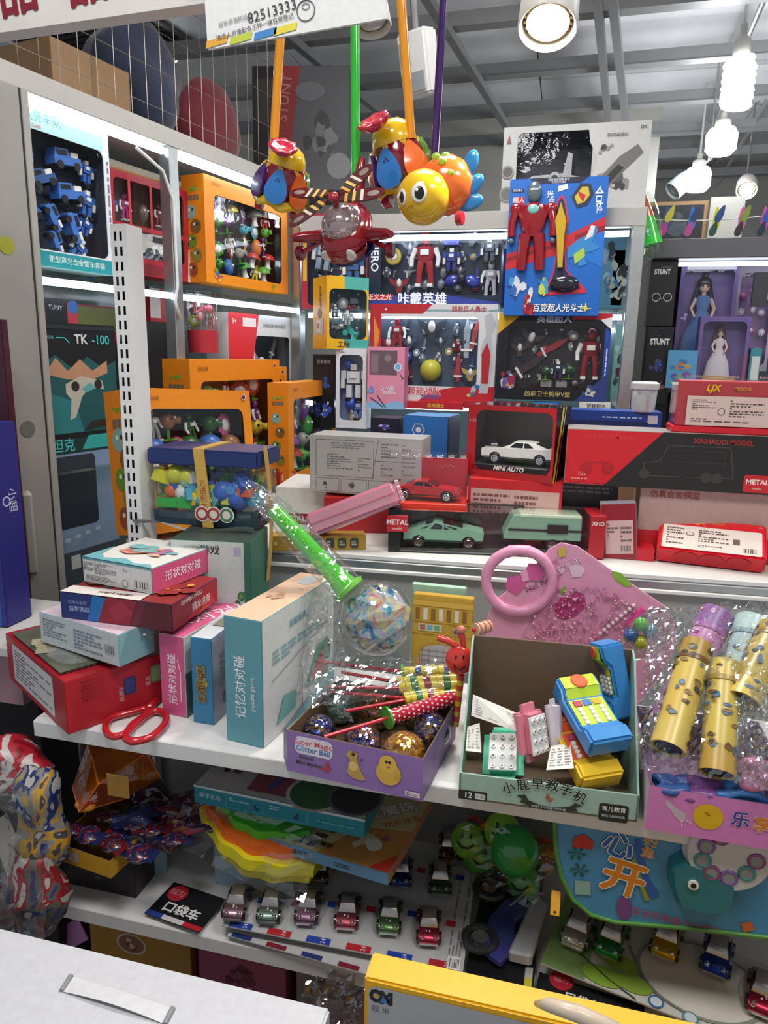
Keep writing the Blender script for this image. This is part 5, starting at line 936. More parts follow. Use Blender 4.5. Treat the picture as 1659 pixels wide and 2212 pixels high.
f = G((181, 1256), (330, 1285), (327, 1229), zt3+.001, (458, 1233), 'b'); B = Bx('shape_game_box', 'pink and white shape matching game box on top of the stack', 'game box', f, 'd4d2cf', {'right': 'd0527e', 'top': 'dcd8d2', 'left': '5a98a0'})
B.rect('front', 0, .93, 1, 1, '5a98a0').fine('front', .02, .5, .16, .85, 5, '6a6a70').fine('front', .18, .4, .5, .85, 7, '77777c', .45).fine('front', .05, .12, .5, .34, 4, '77777c', .45).fine('front', .6, .7, .96, .82, 2, '77777c').bars('front', .74, .12, .97, .46, '3a3a3e', 'd4d2cf').disc('front', .62, .24, .007, '77777c').disc('front', .62, .24, .0058, 'd4d2cf')
B.text('right', .5, .5, .42, '形状对对碰', 'f0dce4', .02).poly('top', [(0, 0), (1, 0), (.9, .1), (.7, .06), (.5, .16), (.25, .08), (.1, .2), (0, .5)], '6aa8ae').blot('top', .55, .5, .07, ['d89078', 'c06a5a', '7ab0b4', 'e0b088', '9ac0a0', 'b07a9a'], 30, 4, .6).text('top', .72, .88, .13, '智力拼图', '3a4444', .02).done()
# standing boxes
f = G((351, 1540), (404, 1552), (342, 1367), SZ1, (504, 1300)); f[3] = min(f[3], .2); B = Bx('shape_game_box', 'pink shape matching game box standing on edge beside the red carton', 'game box', f, 'cf5a88', {'top': 'd8608c', 'right': 'c9c9c6'})
B.text('front', .5, .46, .125, '形状对对碰', 'f0d8e4', .03, rot=90).line('front', [(.8, .2), (.82, .55), (.72, .72)], .0018, 'f0d8e4').text('top', .5, .5, .26, '形状对对碰', 'f0d8e4', .01, rot=62).rect('right', 0, 0, 1, .55, '4a6a64').done()
f = G((418, 1560), (463, 1567), (409, 1376), SZ1, .15); B = Bx('blue_game_box', 'narrow blue and lilac game box standing beside the pink one', 'game box', f, '2f7ba4', {'top': 'c9ccd0', 'right': 'a5a0ae'})
B.blot('front', .5, .5, .014, ['c89a3a', '5a4a2a', 'd8b45a', '8a6a2c'], 16, 3, 2.6).text('front', .5, .47, .11, '恐龙拼图', '3a2a1a', .03, rot=90, ol='d8b45a').rect('top', .3, .4, .9, .75, '8a8a7a').rect('right', .25, .15, .75, .28, '6a6a72').fine('right', .2, .35, .8, .8, 6, '8a8694').done()
f = G((490, 1598), (570, 1618), (477, 1329), SZ1, (651, 1236)); B = Bx('memory_puzzle_box', 'tall teal memory matching puzzle box standing at the middle of the shelf', 'game box', f, '5d99a6', {'top': 'd8b498', 'right': 'cfd2cf'})
B.text('front', .42, .46, .1, '记忆对对碰', 'e8eeee', .02, rot=90).text('front', .72, .42, .055, 'puzzle game', 'd8e4e6', .01, rot=90).rrect('top', .35, .75, .75, .95, 'b8bec2', .4).blot('top', .45, .45, .02, ['c09a7a', 'b89072'], 8, 3, 1.5)
B.text('right', .45, .84, .07, '益智玩具', '5a96a4', .02).fine('right', .12, .6, .8, .72, 3, '7aa6ae').line('right', [(.1, .48), (.9, .66)], .002, '7a8a8c').poly('right', [(.55, .2), (.9, .16), (.86, .5), (.72, .5)], '4f8a72').poly('right', [(.6, .24), (.86, .2), (.8, .44)], 'b04a50').poly('right', [(.15, .1), (.4, .12), (.42, .26), (.25, .3)], '6aa8a4').poly('right', [(.2, 0), (1, .2), (1, .06), (.6, 0)], '6aa8b0').line('right', [(.5, .06), (.5, .36)], .002, '4a3a3a').done()
# ================================================================== red scissors
def zpath(pts, z): return [onZ(*p, z) for p in pts]
t = thing('scissors', 'red-handled scissors lying at the shelf edge', 'scissors', T(*onZ(300, 1570, SZ1)))
o = onZ(300, 1570, SZ1); zc = SZ1+.009
def smooth_closed(pts, n=6):
    P = pts; k = len(P); out = []
    for i in range(k):
        p0, p1, p2, p3 = P[i-1], P[i], P[(i+1) % k], P[(i+2) % k]
        for j in range(n):
            u = j/n; out.append(.5*((2*p1)+(-p0+p2)*u+(2*p0-5*p1+4*p2-p3)*u*u+(-p0+3*p1-3*p2+p3)*u**3))
    return out
MB().tube([p-o for p in smooth_closed(zpath([(228, 1574), (238, 1552), (285, 1538), (318, 1530), (312, 1545), (285, 1566), (268, 1586), (240, 1590)], zc))], .0062, 8, closed=True).build('handle', C('b41c26', 'gloss'), t, smooth=180)
MB().tube([p-o for p in smooth_closed(zpath([(272, 1588), (300, 1558), (330, 1537), (355, 1540), (357, 1562), (330, 1590), (300, 1600), (280, 1600)], zc))], .0066, 8, closed=True).build('handle', C('b41c26', 'gloss'), t, smooth=180)
a, b_ = onZ(318, 1532, zc)-o, onZ(352, 1500, zc)-o
MB().tube([a, a*.4+b_*.6, b_], [.007, .006, .003], 8).build('shank', C('b41c26', 'gloss'), t, smooth=180); MB().tube([b_, b_+(b_-a)*1.6], [.004, .0008], 5).build('blade', C('b8bcc0', 'chrome'), t)
# ================================================================== purple tray
f = G((621, 1664), (912, 1732), (614, 1577), SZ1, .2); TM, tw, th, td = f
B = Bx('purple_tray', 'purple open display tray printed with yellow duck and dinosaur', 'tray', f, '8a6aa8', {'right': '7d5f98', 'left': '8a6aa8', 'back': '6a5a44'}, inner='6a543c', opentop=True)
B.rrect('front', .06, .5, .35, .92, 'd8d2dc', .3).text('front', .2, .78, .19, 'Super Magic', 'c05a5a', .02).text('front', .2, .62, .19, 'Glitter Ball', '4a78b0', .02).text('front', .15, .42, .13, 'Animal', '3a3430').text('front', .17, .28, .13, 'Mini Market', '3a3430').blot('front', .31, .3, .013, ['b04a58', 'a83a4c'], 6, 3)
B.poly('front', [(.46, .3), (.48, .62), (.45, .72), (.48, .86), (.54, .8), (.53, .66), (.56, .4), (.6, .22), (.56, .18), (.5, .2)], 'b8944a').disc('front', .505, .48, .008, 'd8b868').poly('front', [(.56, .7), (.58, .66), (.55, .62)], '5a4a3a').disc('front', .505, .77, .003, '2a2220')
B.disc('front', .76, .5, .02, 'd0a83c').disc('front', .755, .72, .014, 'd8b244').poly('front', [(.74, .66), (.775, .66), (.76, .6)], 'c05a2c').disc('front', .745, .76, .0025, '2a2220').disc('front', .768, .76, .0025, '2a2220').poly('front', [(.81, .55), (.86, .48), (.8, .38)], 'c89c34').rect('front', .88, .08, .985, .2, 'c8c0c4').fine('front', .89, .1, .975, .18, 2, '77707a').done()
MB().add([(-tw/2, 0, 0), (-tw/2, .0, th), (-tw/2-.022, .03, th*.8), (-tw/2-.02, .025, 0.005)], [(0, 1, 2, 3)]).build('side_flap', C('7a6a8e'), B.root, fix=False)
def foilball(label, px, py, r, col, spk, zc=None):
    p = onZ(px, py, zc or SZ1+.004+r); p.z = zc or SZ1+.004+r
    t = thing('glitter_ball', label, 'ball', T(*p), 'glitter balls in the purple tray')
    rg = random.Random(px); b = MB().ball((0, 0, 0), 1, 22, 14); ph = [rg.uniform(0, 6) for _ in range(5)]
    b.v = [tuple(Vector(v)*r*.93*(1+.05*math.sin(7*v[0]+ph[0])*math.sin(8*v[2]+ph[1])+.03*math.sin(13*v[1]+ph[2]))) for v in b.v]
    b.build('foil_core', swirl(spk, 75, 2, .14, col, .6), t); MB().ball((0, 0, 0), r, 24, 16).build('clear_shell', film('ffffff', .9, .03, 0, key='shell'), t, smooth=180)
GB = ['1c2a6a', '2c3f98', '0e1438', 'b8903a', '2a3a88']
foilball('navy glitter ball in the back left corner of the purple tray', 688, 1582, .031, 'navy1', GB); foilball('navy and orange glitter ball left of the gold one', 783, 1606, .033, 'navy2', ['1c2a6a', 'c87a2a', '2c3f98', '10163c']); foilball('gold glitter ball at the front of the purple tray', 873, 1628, .036, 'gold1', ['c88418', '8a4a10', 'e8b040', 'b06a14', 'f0d080']); foilball('navy glitter ball behind the gold one', 930, 1580, .034, 'navy3', GB)
foilball('teal glitter ball under the red sticks', 735, 1528, .03, 'teal1', ['3f8a7a', 'a8d0c0', '2a5a54', '8ab8a8']); foilball('yellow and purple glitter ball behind the polka dot tube', 905, 1536, .032, 'mix1', ['5a3a8a', 'd8b83a', '2a2a60', 'b05a3a'])
foilball('brown glitter ball in the middle of the purple tray', 815, 1540, .03, 'br1', ['6a3a20', 'a86a3a', '3a2214', '8a8a4a'])
# whistle sticks lying on the balls
def whistle(label, a, j, e, z0, z1, cols, rt, dots=False, clip=None):
    A, J, E_ = onZ(*a, z0), onZ(*j, (z0+z1)/2), onZ(*e, z1); t = thing('whistle_stick', label, 'toy', T(*A), 'toy whistle sticks piled in the purple tray')
    MB().tube([Vector((0, 0, 0)), J-A], .0032, 8).build('stick', C('c8283c', 'gloss'), t, smooth=60)
    d = E_-J; n = 9 if not dots else 1
    for k in range(n): MB().cyl(J-A+d*(k/n), J-A+d*((k+.94 if n > 1 else 1)/n), rt, rt*(1 if n == 1 else .97), 16).build('tube_band' if n > 1 else 'tube', C(cols[k % len(cols)], 'gloss'), t, smooth=40)
    if dots:
        dn = d.normalized(); u = dn.cross(Vector((0, 0, 1))).normalized(); v = u.cross(dn); b = MB()
        for k in range(14):
            for m in range(9):
                an = m*.698+(k % 2)*.35; nrm = u*math.cos(an)+v*math.sin(an); c = J-A+d*((k+.5)/14)
                b.cyl(c+nrm*(rt-.0002), c+nrm*(rt+.0004), .0022, .0018, 7)
        o = b.build('polka_dots', C('ecdcdc', 'print'), t); o['kind'] = 'stuff'
    if clip:
        c = J-A; MB().cyl(c-d.normalized()*.004, c-d.normalized()*.0005, rt*1.6, rt*1.6, 18).build('disc_clip', C(clip, 'gloss'), t, smooth=40)
YG = ['d8c03a', 'd8c03a', '3a7a4a', 'e0cc4a', '8a2a3a']; YB_ = ['d8c03a', 'e0cc4a', '34488a', 'd8c03a', 'e8e0c0']
whistle('yellow and blue banded whistle stick at the back of the tray', (688, 1428), (872, 1452), (985, 1446), .935, .95, YB_, .0095, clip='5ac03a')
whistle('yellow banded whistle stick with bent red stem second from the back', (738, 1452), (858, 1474), (985, 1466), .93, .945, YG, .0095)
whistle('yellow and green banded whistle stick third from the back', (706, 1484), (862, 1486), (988, 1480), .925, .94, YG, .0095)
whistle('yellow and green banded whistle stick in the middle of the pile', (712, 1494), (872, 1508), (986, 1486), .915, .932, YG, .0105)
whistle('yellow banded whistle stick just behind the polka dot one', (748, 1536), (876, 1512), (985, 1498), .915, .93, YG, .009)
whistle('red polka dot whistle stick with green disc lying at the front of the tray', (700, 1592), (840, 1550), (982, 1506), .91, .925, ['c01f3a'], .0118, True, '4aa83a')
whistle('short cream and red whistle end sticking up beside the brown panel', (1022, 1362), (1026, 1360), (1056, 1352), 1.02, 1.02, ['d8b490', 'c05a5a', 'd8b490'], .012)
# red smiling clip toy on a striped stick
p = onY(992, 1440, 1.13); t = thing('smiley_clip', 'red smiling clip toy on a gold striped stick beside the brown panel', 'toy', T(*p) @ RZ(8))
MB().ball((0, 0, .012), (.024, .012, .027), 18, 12).build('head', C('d83a30', 'gloss'), t, smooth=180)
b = MB().tube([(-.01, -.0125, .008), (-.005, -.0135, .001), (.003, -.0138, .0), (.01, -.0128, .006)], .0013, 6); b.ball((-.006, -.0105, .02), (.002, .001, .005), 6, 5).ball((.006, -.0105, .021), (.002, .001, .005), 6, 5); b.build('face', C('2a1414', 'plastic'), t)
for x, z, xe, ze in ((-.004, .036, -.038, .05), (.006, .036, .0, .062)): MB().tube([(x, 0, z), ((x+xe)/2, 0, (z+ze)/2+.002), (xe, 0, ze)], [.005, .006, .0065], 8).build('antenna', C('c83a34', 'gloss'), t, smooth=60)
MB().ball((.0, 0, .066), (.009, .009, .008), 10, 6).build('antenna_ball', C('b86a54', 'gloss'), t, smooth=180)
for k in range(10): MB().cyl((.004-.0006*k, 0, -.014-.0095*k), (.0034-.0006*k, 0, -.0235-.0095*k), .006, n=12).build('stick_band', C(['c83a34', 'd8a83a'][k % 2], 'gloss'), t, smooth=40)
# ================================================================== iridescent hammer with green handle
hc = onY(815, 1335, 1.2); he = onY(590, 1100, 1.22); hm = onY(748, 1268, 1.2)
t = thing('light_hammer', 'toy hammer with iridescent clear ball head and bright green handle', 'toy', T(*hc))
rg = random.Random(12); b = MB().ball((0, 0, 0), 1, 18, 12); b.v = [tuple(Vector(v)*.06*(1+rg.uniform(-.14, .08))) for v in b.v]; b.build('foil_core', pearly(), t)
MB().ball((0, 0, 0), .068, 28, 18).build('clear_ball', film('fafcfa', .96, .03, .1, key='hammerball'), t, smooth=180)
d = (he-hm); MB().tube([hm-hc-d*.05, hm-hc, hm-hc+d*.15, hm-hc+d*.5, he-hc], [.032, .024, .018, .0165, .0145], 14).build('handle', C('58c832', 'gloss'), t, smooth=60)
MB().tube([hm-hc-d*.06, hm-hc-d*.02, hm-hc], [.03, .034, .026], 16).build('collar', C('7ac850', 'gloss'), t, smooth=60)
b = MB().tube([hm-hc+d*-.02, hm-hc+d*.4, hm-hc+d*.8, he-hc+d*.12, he-hc+d*.35], [.03, .029, .028, .02, .008], 10); b.v = [tuple(Vector(v)+Vector((rg.uniform(-.003, .003), rg.uniform(-.003, .003), rg.uniform(-.003, .003)))) for v in b.v]; b.build('wrapper', film('f4f8f6', .84, .06, .9, key='wrap'), t)
def crumple(name, label, P, nu, nv, amp, seed, tint='f6f8f8', clear=.88, parent=None, cat='wrapper'):
    rg = random.Random(seed); a, b_, c, d_ = P; o = (a+b_+c+d_)/4
    n = (b_-a).cross(d_-a).normalized()
    m = MB().grid(lambda u, v: (a*(1-u)*(1-v)+b_*u*(1-v)+c*u*v+d_*(1-u)*v)-o+n*(amp*(rg.uniform(-1, 1)+1.5*math.sin(u*7+seed)*math.sin(v*5)))+(b_-a)*rg.uniform(-.3, .3)/nu, nu, nv)
    ob = m.build(name, film(tint, clear, .05, .4, key='crumple'), parent, T(*o) if parent is None else T(*o), fix=False)
    if parent is None: tag(ob, label, cat)
    return ob
crumple('cellophane_bag', 'crumpled clear cellophane bag standing left of the iridescent hammer', [onY(640, 1500, 1.12), onY(760, 1560, 1.06), onY(735, 1290, 1.17), onY(650, 1270, 1.2)], 18, 26, .005, 5, clear=.8)
crumple('cellophane_sheet', 'crumpled clear cellophane lying over the whistle sticks', [onZ(660, 1530, .94), onZ(960, 1490, .96), onZ(1000, 1425, .985), onZ(705, 1400, .985)], 26, 16, .0035, 8, clear=.82)
# green clear bubble toy behind the bag
p = onY(676, 1320, 1.26); t = thing('bubble_toy', 'clear green plastic toy behind the cellophane left of the hammer', 'toy', T(*p)); MB().ball((0, 0, 0), (.03, .02, .05), 16, 10).build('shell', film('3f7a5a', .8, .1, .3, key='greentoy', milk=.3), t, smooth=180); MB().ball((0, 0, -.075), (.036, .022, .05), 16, 10).build('lower_shell', film('4f9a5a', .8, .1, .3, key='greentoy2', milk=.35), t, smooth=180)
# ================================================================== yellow house craft set
f = GY((888, 1445), (1016, 1450), (884, 1282), 1.31, .02); B = Bx('house_craft_box', 'yellow house-shaped craft box with striped awning behind the hammer', 'craft box', f, 'c9a23c', {'top': 'b8912c'})
for k in range(7): B.rect('front', .05+.13*k, .67, .12+.13*k, .83, 'e4dcc8' if k % 2 else '8f6a2c')
B.rect('front', 0, .86, 1, .93, 'd8b24c').rect('front', .1, .52, .5, .62, 'd8cca8').rect('front', .13, .535, .22, .605, 'b06a60').rect('front', .25, .535, .34, .605, '7ab0c0').rect('front', .37, .535, .46, .605, '7ab080').blot('front', .75, .55, .012, ['e8e0d0', '6a4a8a', 'c8a890'], 7, 3).line('front', [(0, .48), (1, .48)], .001, '6a5020').line('front', [(0, .64), (1, .64)], .001, '6a5020')
B.poly('front', [(.15, 0), (.15, .22), (.25, .32), (.5, .36), (.75, .32), (.85, .22), (.85, 0)], 'b9b2ae')
for k in range(6): B.line('front', [(.18+.12*k, .0), (.18+.12*k, .29)], .0012, '7a80a0')
for k in range(4): B.line('front', [(.16, .05+.07*k), (.84, .05+.07*k)], .0012, '7a80a0')
B.done()
f = GY((888, 1320), (1006, 1318), (888, 1258), 1.345, .01); B = Bx('mint_tray', 'pale mint plastic tray edge peeping above the yellow craft box', 'tray', f, '9fc4ae', kind='plastic'); B.root.matrix_world.translation.z = SZ1; B2 = f
bpy.data.objects.remove([c for c in B.root.children][0]); MB().box((-f[1]/2, 0, 0), (f[1]/2, .01, onY(888, 1258, 1.345).z-SZ1)).build('tray', C('9fc4ae', 'plastic'), B.root, bevel=.003)
# ================================================================== mint display box with toy phones
f = G((990, 1724), (1376, 1776), (992, 1669), SZ1, .17); pw, ph, pd = f[1], f[2], f[3]
t = thing('phone_display_box', 'mint cardboard display box with tall brown back holding toy phones', 'display box', f[0])
bh = onY(1018, 1372, 1.14).z-SZ1
MB().box((-pw/2, 0, 0), (pw/2, .003, ph)).build('front_panel', C('96b4a6'), t, bevel=.0006); MB().box((-pw/2, 0, 0), (pw/2, pd, .003)).build('bottom', C('6a5846'), t)
MB().box((-pw/2, pd-.003, 0), (pw/2, pd, bh)).build('back_panel', C('675340'), t, bevel=.0006)
for s_, nm in ((-1, 'left'), (1, 'right')): MB().prism([(0, 0), (pd, 0), (pd, bh), (pd*.82, bh*.97), (pd*.45, bh*.6), (.004, ph*1.02), (0, ph)], -.0015, .0015, M=Matrix(((0, 1, 0, s_*(pw/2-.0015)), (1, 0, 0, 0), (0, 0, 1, 0), (0, 0, 0, 1)))).build('side_panel', C('86a89c'), t)
Bp = Bx.__new__(Bx); Bp.M, Bp.w, Bp.h, Bp.d = f[0], pw, ph, pd; Bp.n = 0; Bp.a = MB(); Bp.mats = []; Bp.root = t
Bp.rrect('front', 0, .0, .165, .36, '20262a', .15).text('front', .055, .17, .3, '12', 'e8ecea', .02).rrect('front', .095, .06, .155, .28, 'd8e0dc', .3).text('front', .125, .17, .16, '只装', '20262a', .0).rrect('front', .79, -.1, .95, .56, '20262a', .15).text('front', .87, .36, .2, '育儿教育', 'e8ecea', .01).text('front', .87, .1, .11, '婴幼儿启蒙玩具', 'd0d8d4', 0)
Bp.poly('front', [(.33, .42), (.38, .5), (.4, .3), (.47, .16), (.56, .16), (.63, .26), (.66, .42), (.7, .34), (.66, .24), (.68, .12), (.6, .06), (.5, .0), (.42, .06), (.35, .2), (.37, .3)], '2c3632').text('front', .515, .1, .12, 'BABY MOBILE PHONE', 'd0dcd6', 0).blot('front', .515, .5, .008, ['b0603c', 'a84a30'], 6, 2).done()
for k, (c, u, v, r) in enumerate((('小', .285, .66, 22), ('鹿', .365, .86, 13), ('早', .445, .96, 5), ('教', .525, .96, -4), ('手', .605, .86, -12), ('机', .68, .66, -22))): Bp.n = 20; Bp.text('front', u, v, .46, c, '1c2422', .03, rot=r, ol='c0d4cc')
KEY = MB().cyl((0, 0, 0), (0, -.003, 0), .0042, .0036, 12).mesh('key', [C('e4e2dc', 'plastic')], smooth=40)
def brick_phone(label, bl, br, tl, body, face, spot, th=.026, grp='toy brick phones in the mint display box'):
    M, w_, L = F3(bl, br, tl, False); t = thing('toy_phone', label, 'toy phone', M, grp)
    b = MB().prism([(0, 0), (0, .028), (.012, .036), (.012, L*.7), (.002, L*.8), (.0, L), (th+.008, L), (th+.008, 0)], -w_/2, w_/2, M=Matrix(((0, 1, 0, 0), (1, 0, 0, 0), (0, 0, 1, 0), (0, 0, 0, 1))))
    b.build('body', C(body, 'plastic'), t, bevel=.004, seg=2, smooth=40)
    MB().add([(-w_*.42, .0105, .037), (w_*.42, .0105, .037), (w_*.42, .0105, L*.69), (-w_*.42, .0105, L*.69)], [(0, 1, 2, 3)]).add([(-w_*.42, .0105, L*.69), (w_*.42, .0105, L*.69), (w_*.42, .0, L*.8), (-w_*.42, .0, L*.8)], [(0, 1, 2, 3)]).add([(-w_*.42, -.001, L*.8), (w_*.42, -.001, L*.8), (w_*.42, -.001, L*.98), (-w_*.42, -.001, L*.98)], [(0, 1, 2, 3)]).build('face_sticker', C(face, 'print'), t, fix=False)
    MB().cyl((0, -.0012, L*.89), (0, -.003, L*.89), w_*.2, w_*.18, 16).build('speaker_patch', C(spot, 'print'), t, smooth=40)
    for i in range(3):
        MB().box((-w_*.34+i*w_*.23, .0085, L*.58), (-w_*.15+i*w_*.23, .0105, L*.66)).build('picture_key', C(['b84a6a', '4a78b8', 'd8a83a'][i], 'plastic'), t)
        for j in range(4): put('key', KEY, t, T((i-1)*w_*.26, .0105, .043+j*(L*.53-.04)/3.4) @ S(1.0))
    return t
brick_phone('blue toy phone with lime keypad lying on the yellow one', onY(1280, 1606, .982), onY(1372, 1590, 1.014), onY(1212, 1462, 1.09), '3a84c4', 'b8d432', 'd85a2a')
brick_phone('blue toy phone standing upright in the right back corner of the mint box', onY(1296, 1545, 1.145), onY(1326, 1560, 1.10), onY(1281, 1392, 1.145), '3a84c4', 'b8d432', 'd85a2a', .032)
brick_phone('yellow toy phone with orange keypad under the blue one', onY(1258, 1684, .975), onY(1352, 1668, 1.004), onY(1186, 1534, 1.075), 'e0b828', 'e0562a', 'b8c43a')
def soft_phone(label, bl, br, tl, body, th, flip=None):
    M, w_, L = F3(bl, br, tl, False); t = thing('keypad_phone', label, 'toy phone', M)
    MB().box((-w_/2, 0, 0), (w_/2, th, L)).build('body', C(body, 'plastic'), t, bevel=.014, seg=4, smooth=50)
    MB().box((-w_*.34, -.0015, L*.14), (w_*.34, .002, L*.8)).build('keypad_plate', C('d8dad6', 'plastic'), t, bevel=.001)
    for i in range(3):
        for j in range(4):
            o = put('key', KEY, t, T((i-1)*w_*.22, -.0012, L*(.2+.175*j)) @ S(1.0)); MB().cyl((0, -.0032, 0), (0, -.0034, 0), .0018, n=5).build('key_icon', C(rg.choice(['3a6a5a', '8a4a6a', '4a5a8a', 'b06a5a']), 'print'), o)
    if flip: MB().box((w_*.46, -.012, L*.06), (w_*.46+.03, .012, L)).build('flip_cover', C(flip, 'plastic'), t, bevel=.01, seg=4, smooth=50)
    return t
soft_phone('mint green keypad phone at the left of the mint display box', onY(1038, 1680, .998), onY(1130, 1684, .998), onY(1042, 1560, 1.08), '4fc09a', .03)
soft_phone('pink flip phone with white cover in the middle of the mint display box', onY(1146, 1656, .995), onY(1196, 1636, 1.04), onY(1134, 1528, 1.02), 'd88494', .034, 'd8d0d8')
for label, P in (('white printed tag card leaning on the mint keypad phone', [onY(1018, 1546, 1.045), onY(1116, 1580, 1.03), onY(1130, 1546, 1.05), onY(1022, 1500, 1.065)]), ('small white tag card at the left wall of the mint display box', [onY(1006, 1622, 1.0), onY(1040, 1626, 1.0), onY(1036, 1562, 1.03), onY(1010, 1570, 1.03)]), ('white printed tag card under the pink flip phone', [onY(1180, 1664, .99), onY(1240, 1660, .99), onY(1232, 1606, 1.04), onY(1190, 1612, 1.04)])):
    o = P[0]; tg = thing('tag_card', label, 'card', T(*o)); n = (P[1]-P[0]).cross(P[3]-P[0]).normalized()*.0006
    MB().add([p-o for p in P]+[p-o+n for p in P], [(0, 1, 2, 3), (7, 6, 5, 4), (0, 4, 5, 1), (1, 5, 6, 2), (2, 6, 7, 3), (3, 7, 4, 0)]).build('card', C('d6d4cc'), tg)
    b = MB(); nn = -n.normalized()*.0006 if (n.y > 0) else n+n.normalized()*.0006
    for k in range(7):
        for q in range(3): u0, u1, v = .08+.3*q, .08+.3*q+rg.uniform(.1, .25), .14+.11*k; f_ = lambda u, v: P[0]*(1-u)*(1-v)+P[1]*u*(1-v)+P[2]*u*v+P[3]*(1-u)*v-o+nn; b.add([f_(u0, v), f_(u1, v), f_(u1, v+.04), f_(u0, v+.04)], [(0, 1, 2, 3)])
    b.build('fine_print', C('8a8884', 'print'), tg, fix=False)['kind'] = 'stuff'
# ================================================================== pink nail-art card
YN = 1.315
poly = [(1062, 1402), (1048, 1372), (1052, 1330), (1078, 1290), (1140, 1240), (1186, 1186), (1212, 1172), (1248, 1180), (1330, 1238), (1440, 1312), (1462, 1348), (1460, 1400), (1420, 1470), (1380, 1520), (1100, 1520)]
t, o = plate('nail_art_card', 'large pink nail-art blister card with ring handle behind the phones', 'blister card', poly, YN, .003, 'dc9ab4')
def yl(px, py, dy=0.): p = onY(px, py, YN)-o; return Vector((p.x, -dy, p.z))
def ypoly(name, pts, col, dy, kind='print'): MB().add([yl(*q, dy) for q in pts], [tuple(range(len(pts)))]).build(name, C(col, kind), t, fix=False)
ring = [yl(1122+72*math.cos(a*.262), 1253+66*math.sin(a*.262), .004) for a in range(24)]
MB().tube(ring, [.0098+.0012*(i % 2) for i in range(24)], 8, closed=True).build('ring_handle', C('dc94b4', 'plastic'), t, smooth=180)
for s_, pts in ((0, [(1128, 1240), (1096, 1248), (1092, 1270), (1118, 1284), (1136, 1262)]), (1, [(1132, 1238), (1142, 1216), (1164, 1218), (1176, 1240), (1170, 1254), (1140, 1252)])): ypoly('bow_loop', pts, 'd05a94', .0025)
ypoly('bow_loop', [(1124, 1234), (1138, 1230), (1144, 1252), (1130, 1256)], 'e8a0c0', .003)
ylab(t, o, 1162, 1262, YN, 18, 'Nail Art', '5a3a4a', 33, .0, .0025); ylab(t, o, 1196, 1216, YN, 22, 'JM', 'b07a94', 30, .0, .0025); ylab(t, o, 1222, 1226, YN, 18, '儿童美甲', 'f0dce6', 32, .01, .0025, ol='b87a94')
ypoly('leaf_patch', [(1320, 1232), (1340, 1236), (1366, 1262), (1352, 1268), (1330, 1254)], '8ab83c', .0025); ypoly('sun_patch', [(1206, 1184), (1222, 1180), (1222, 1200), (1208, 1204)], 'c8b04a', .0025)
ypoly('window_panel', [(1180, 1292), (1238, 1202), (1262, 1200), (1400, 1296), (1412, 1330), (1330, 1410), (1180, 1400), (1130, 1372)], 'e4a6c0', .0018)
ypoly('apple', [(1196, 1310), (1210, 1290), (1226, 1290), (1244, 1276), (1262, 1284), (1266, 1306), (1244, 1330), (1216, 1338), (1200, 1328)], 'c04a84', .003); ypoly('apple_leaf', [(1206, 1276), (1222, 1264), (1224, 1276), (1212, 1284)], '8ab44a', .003)
ypoly('cloud_patch', [(1230, 1226), (1242, 1218), (1258, 1222), (1264, 1232), (1254, 1246), (1236, 1246)], 'e8d4dc', .003)
b = MB()
for k in range(420):
    px, py = rg.uniform(1150, 1400), rg.uniform(1265, 1405)
    if (py-1260) > (px-1140)*-.9+60 and py > 1210+(px-1240)*.66+12: b.ball(tuple(yl(px, py, .006)), rg.uniform(.0014, .0026), 6, 4, rg.choice((0, 0, 1, 2)))
b.build('loose_beads', [C('d892ac', 'gloss'), C('f0d8e2', 'gloss'), C('b8748e', 'gloss')], t, smooth=180)['kind'] = 'stuff'
b = MB()
for k in range(9): b.ball(tuple(yl(1296+9*k, 1366-7.5*k, .006)), .0042, 8, 5, 0)
b.build('nail_row', [C('e8e0dc', 'gloss')], t, smooth=180)['kind'] = 'stuff'
MB().tube([yl(1358, 1348, .008), yl(1390, 1312, .008)], [.0075, .0065], 10).build('lipstick', C('d0408c', 'gloss'), t, smooth=60)
pts = [(1176, 1296), (1236, 1204), (1262, 1200), (1402, 1296), (1414, 1330), (1332, 1412), (1180, 1404), (1126, 1374)]
n = len(pts); MB().add([yl(*q, .002) for q in pts]+[yl(1270+(q[0]-1270)*.95, 1310+(q[1]-1310)*.95, .014) for q in pts], [tuple(range(n, 2*n))]+[(i, (i+1) % n, n+(i+1) % n, n+i) for i in range(n)]).build('clear_blister', film('fdf4f8', .97, .05, .1, key='blister'), t, smooth=30)
# ================================================================== pink box of kaleidoscopes
f = G((1392, 1790), (1720, 1846), (1398, 1697), SZ1, .25); B = Bx('pink_display_box', 'pink open display box with chick print at the right end of the shelf', 'display box', f, 'c878b4', {'left': 'cfc6c4'}, inner='7a5a78', opentop=True)
B.poly('front', [(.12, .78), (.2, .6), (.27, .5), (.26, .3), (.22, .32), (.17, .5), (.12, .66)], 'b8a8b4').line('front', [(.24, .34), (.25, .18)], .0016, 'd8c8d0').line('front', [(.27, .36), (.31, .3)], .0016, 'd8c8d0').disc('front', .41, .52, .02, 'd0a820', 14).blot('front', .41, .58, .008, ['8a6a1c', 'd0a820'], 5, 2, .4).text('front', .62, .56, .36, '乐', '3f3a8a', .05, ol='d8c8dc').text('front', .76, .52, .36, '享', 'c8782c', .05, ol='d8c8dc').disc('front', .93, .2, .013, '6a8a4a').done()
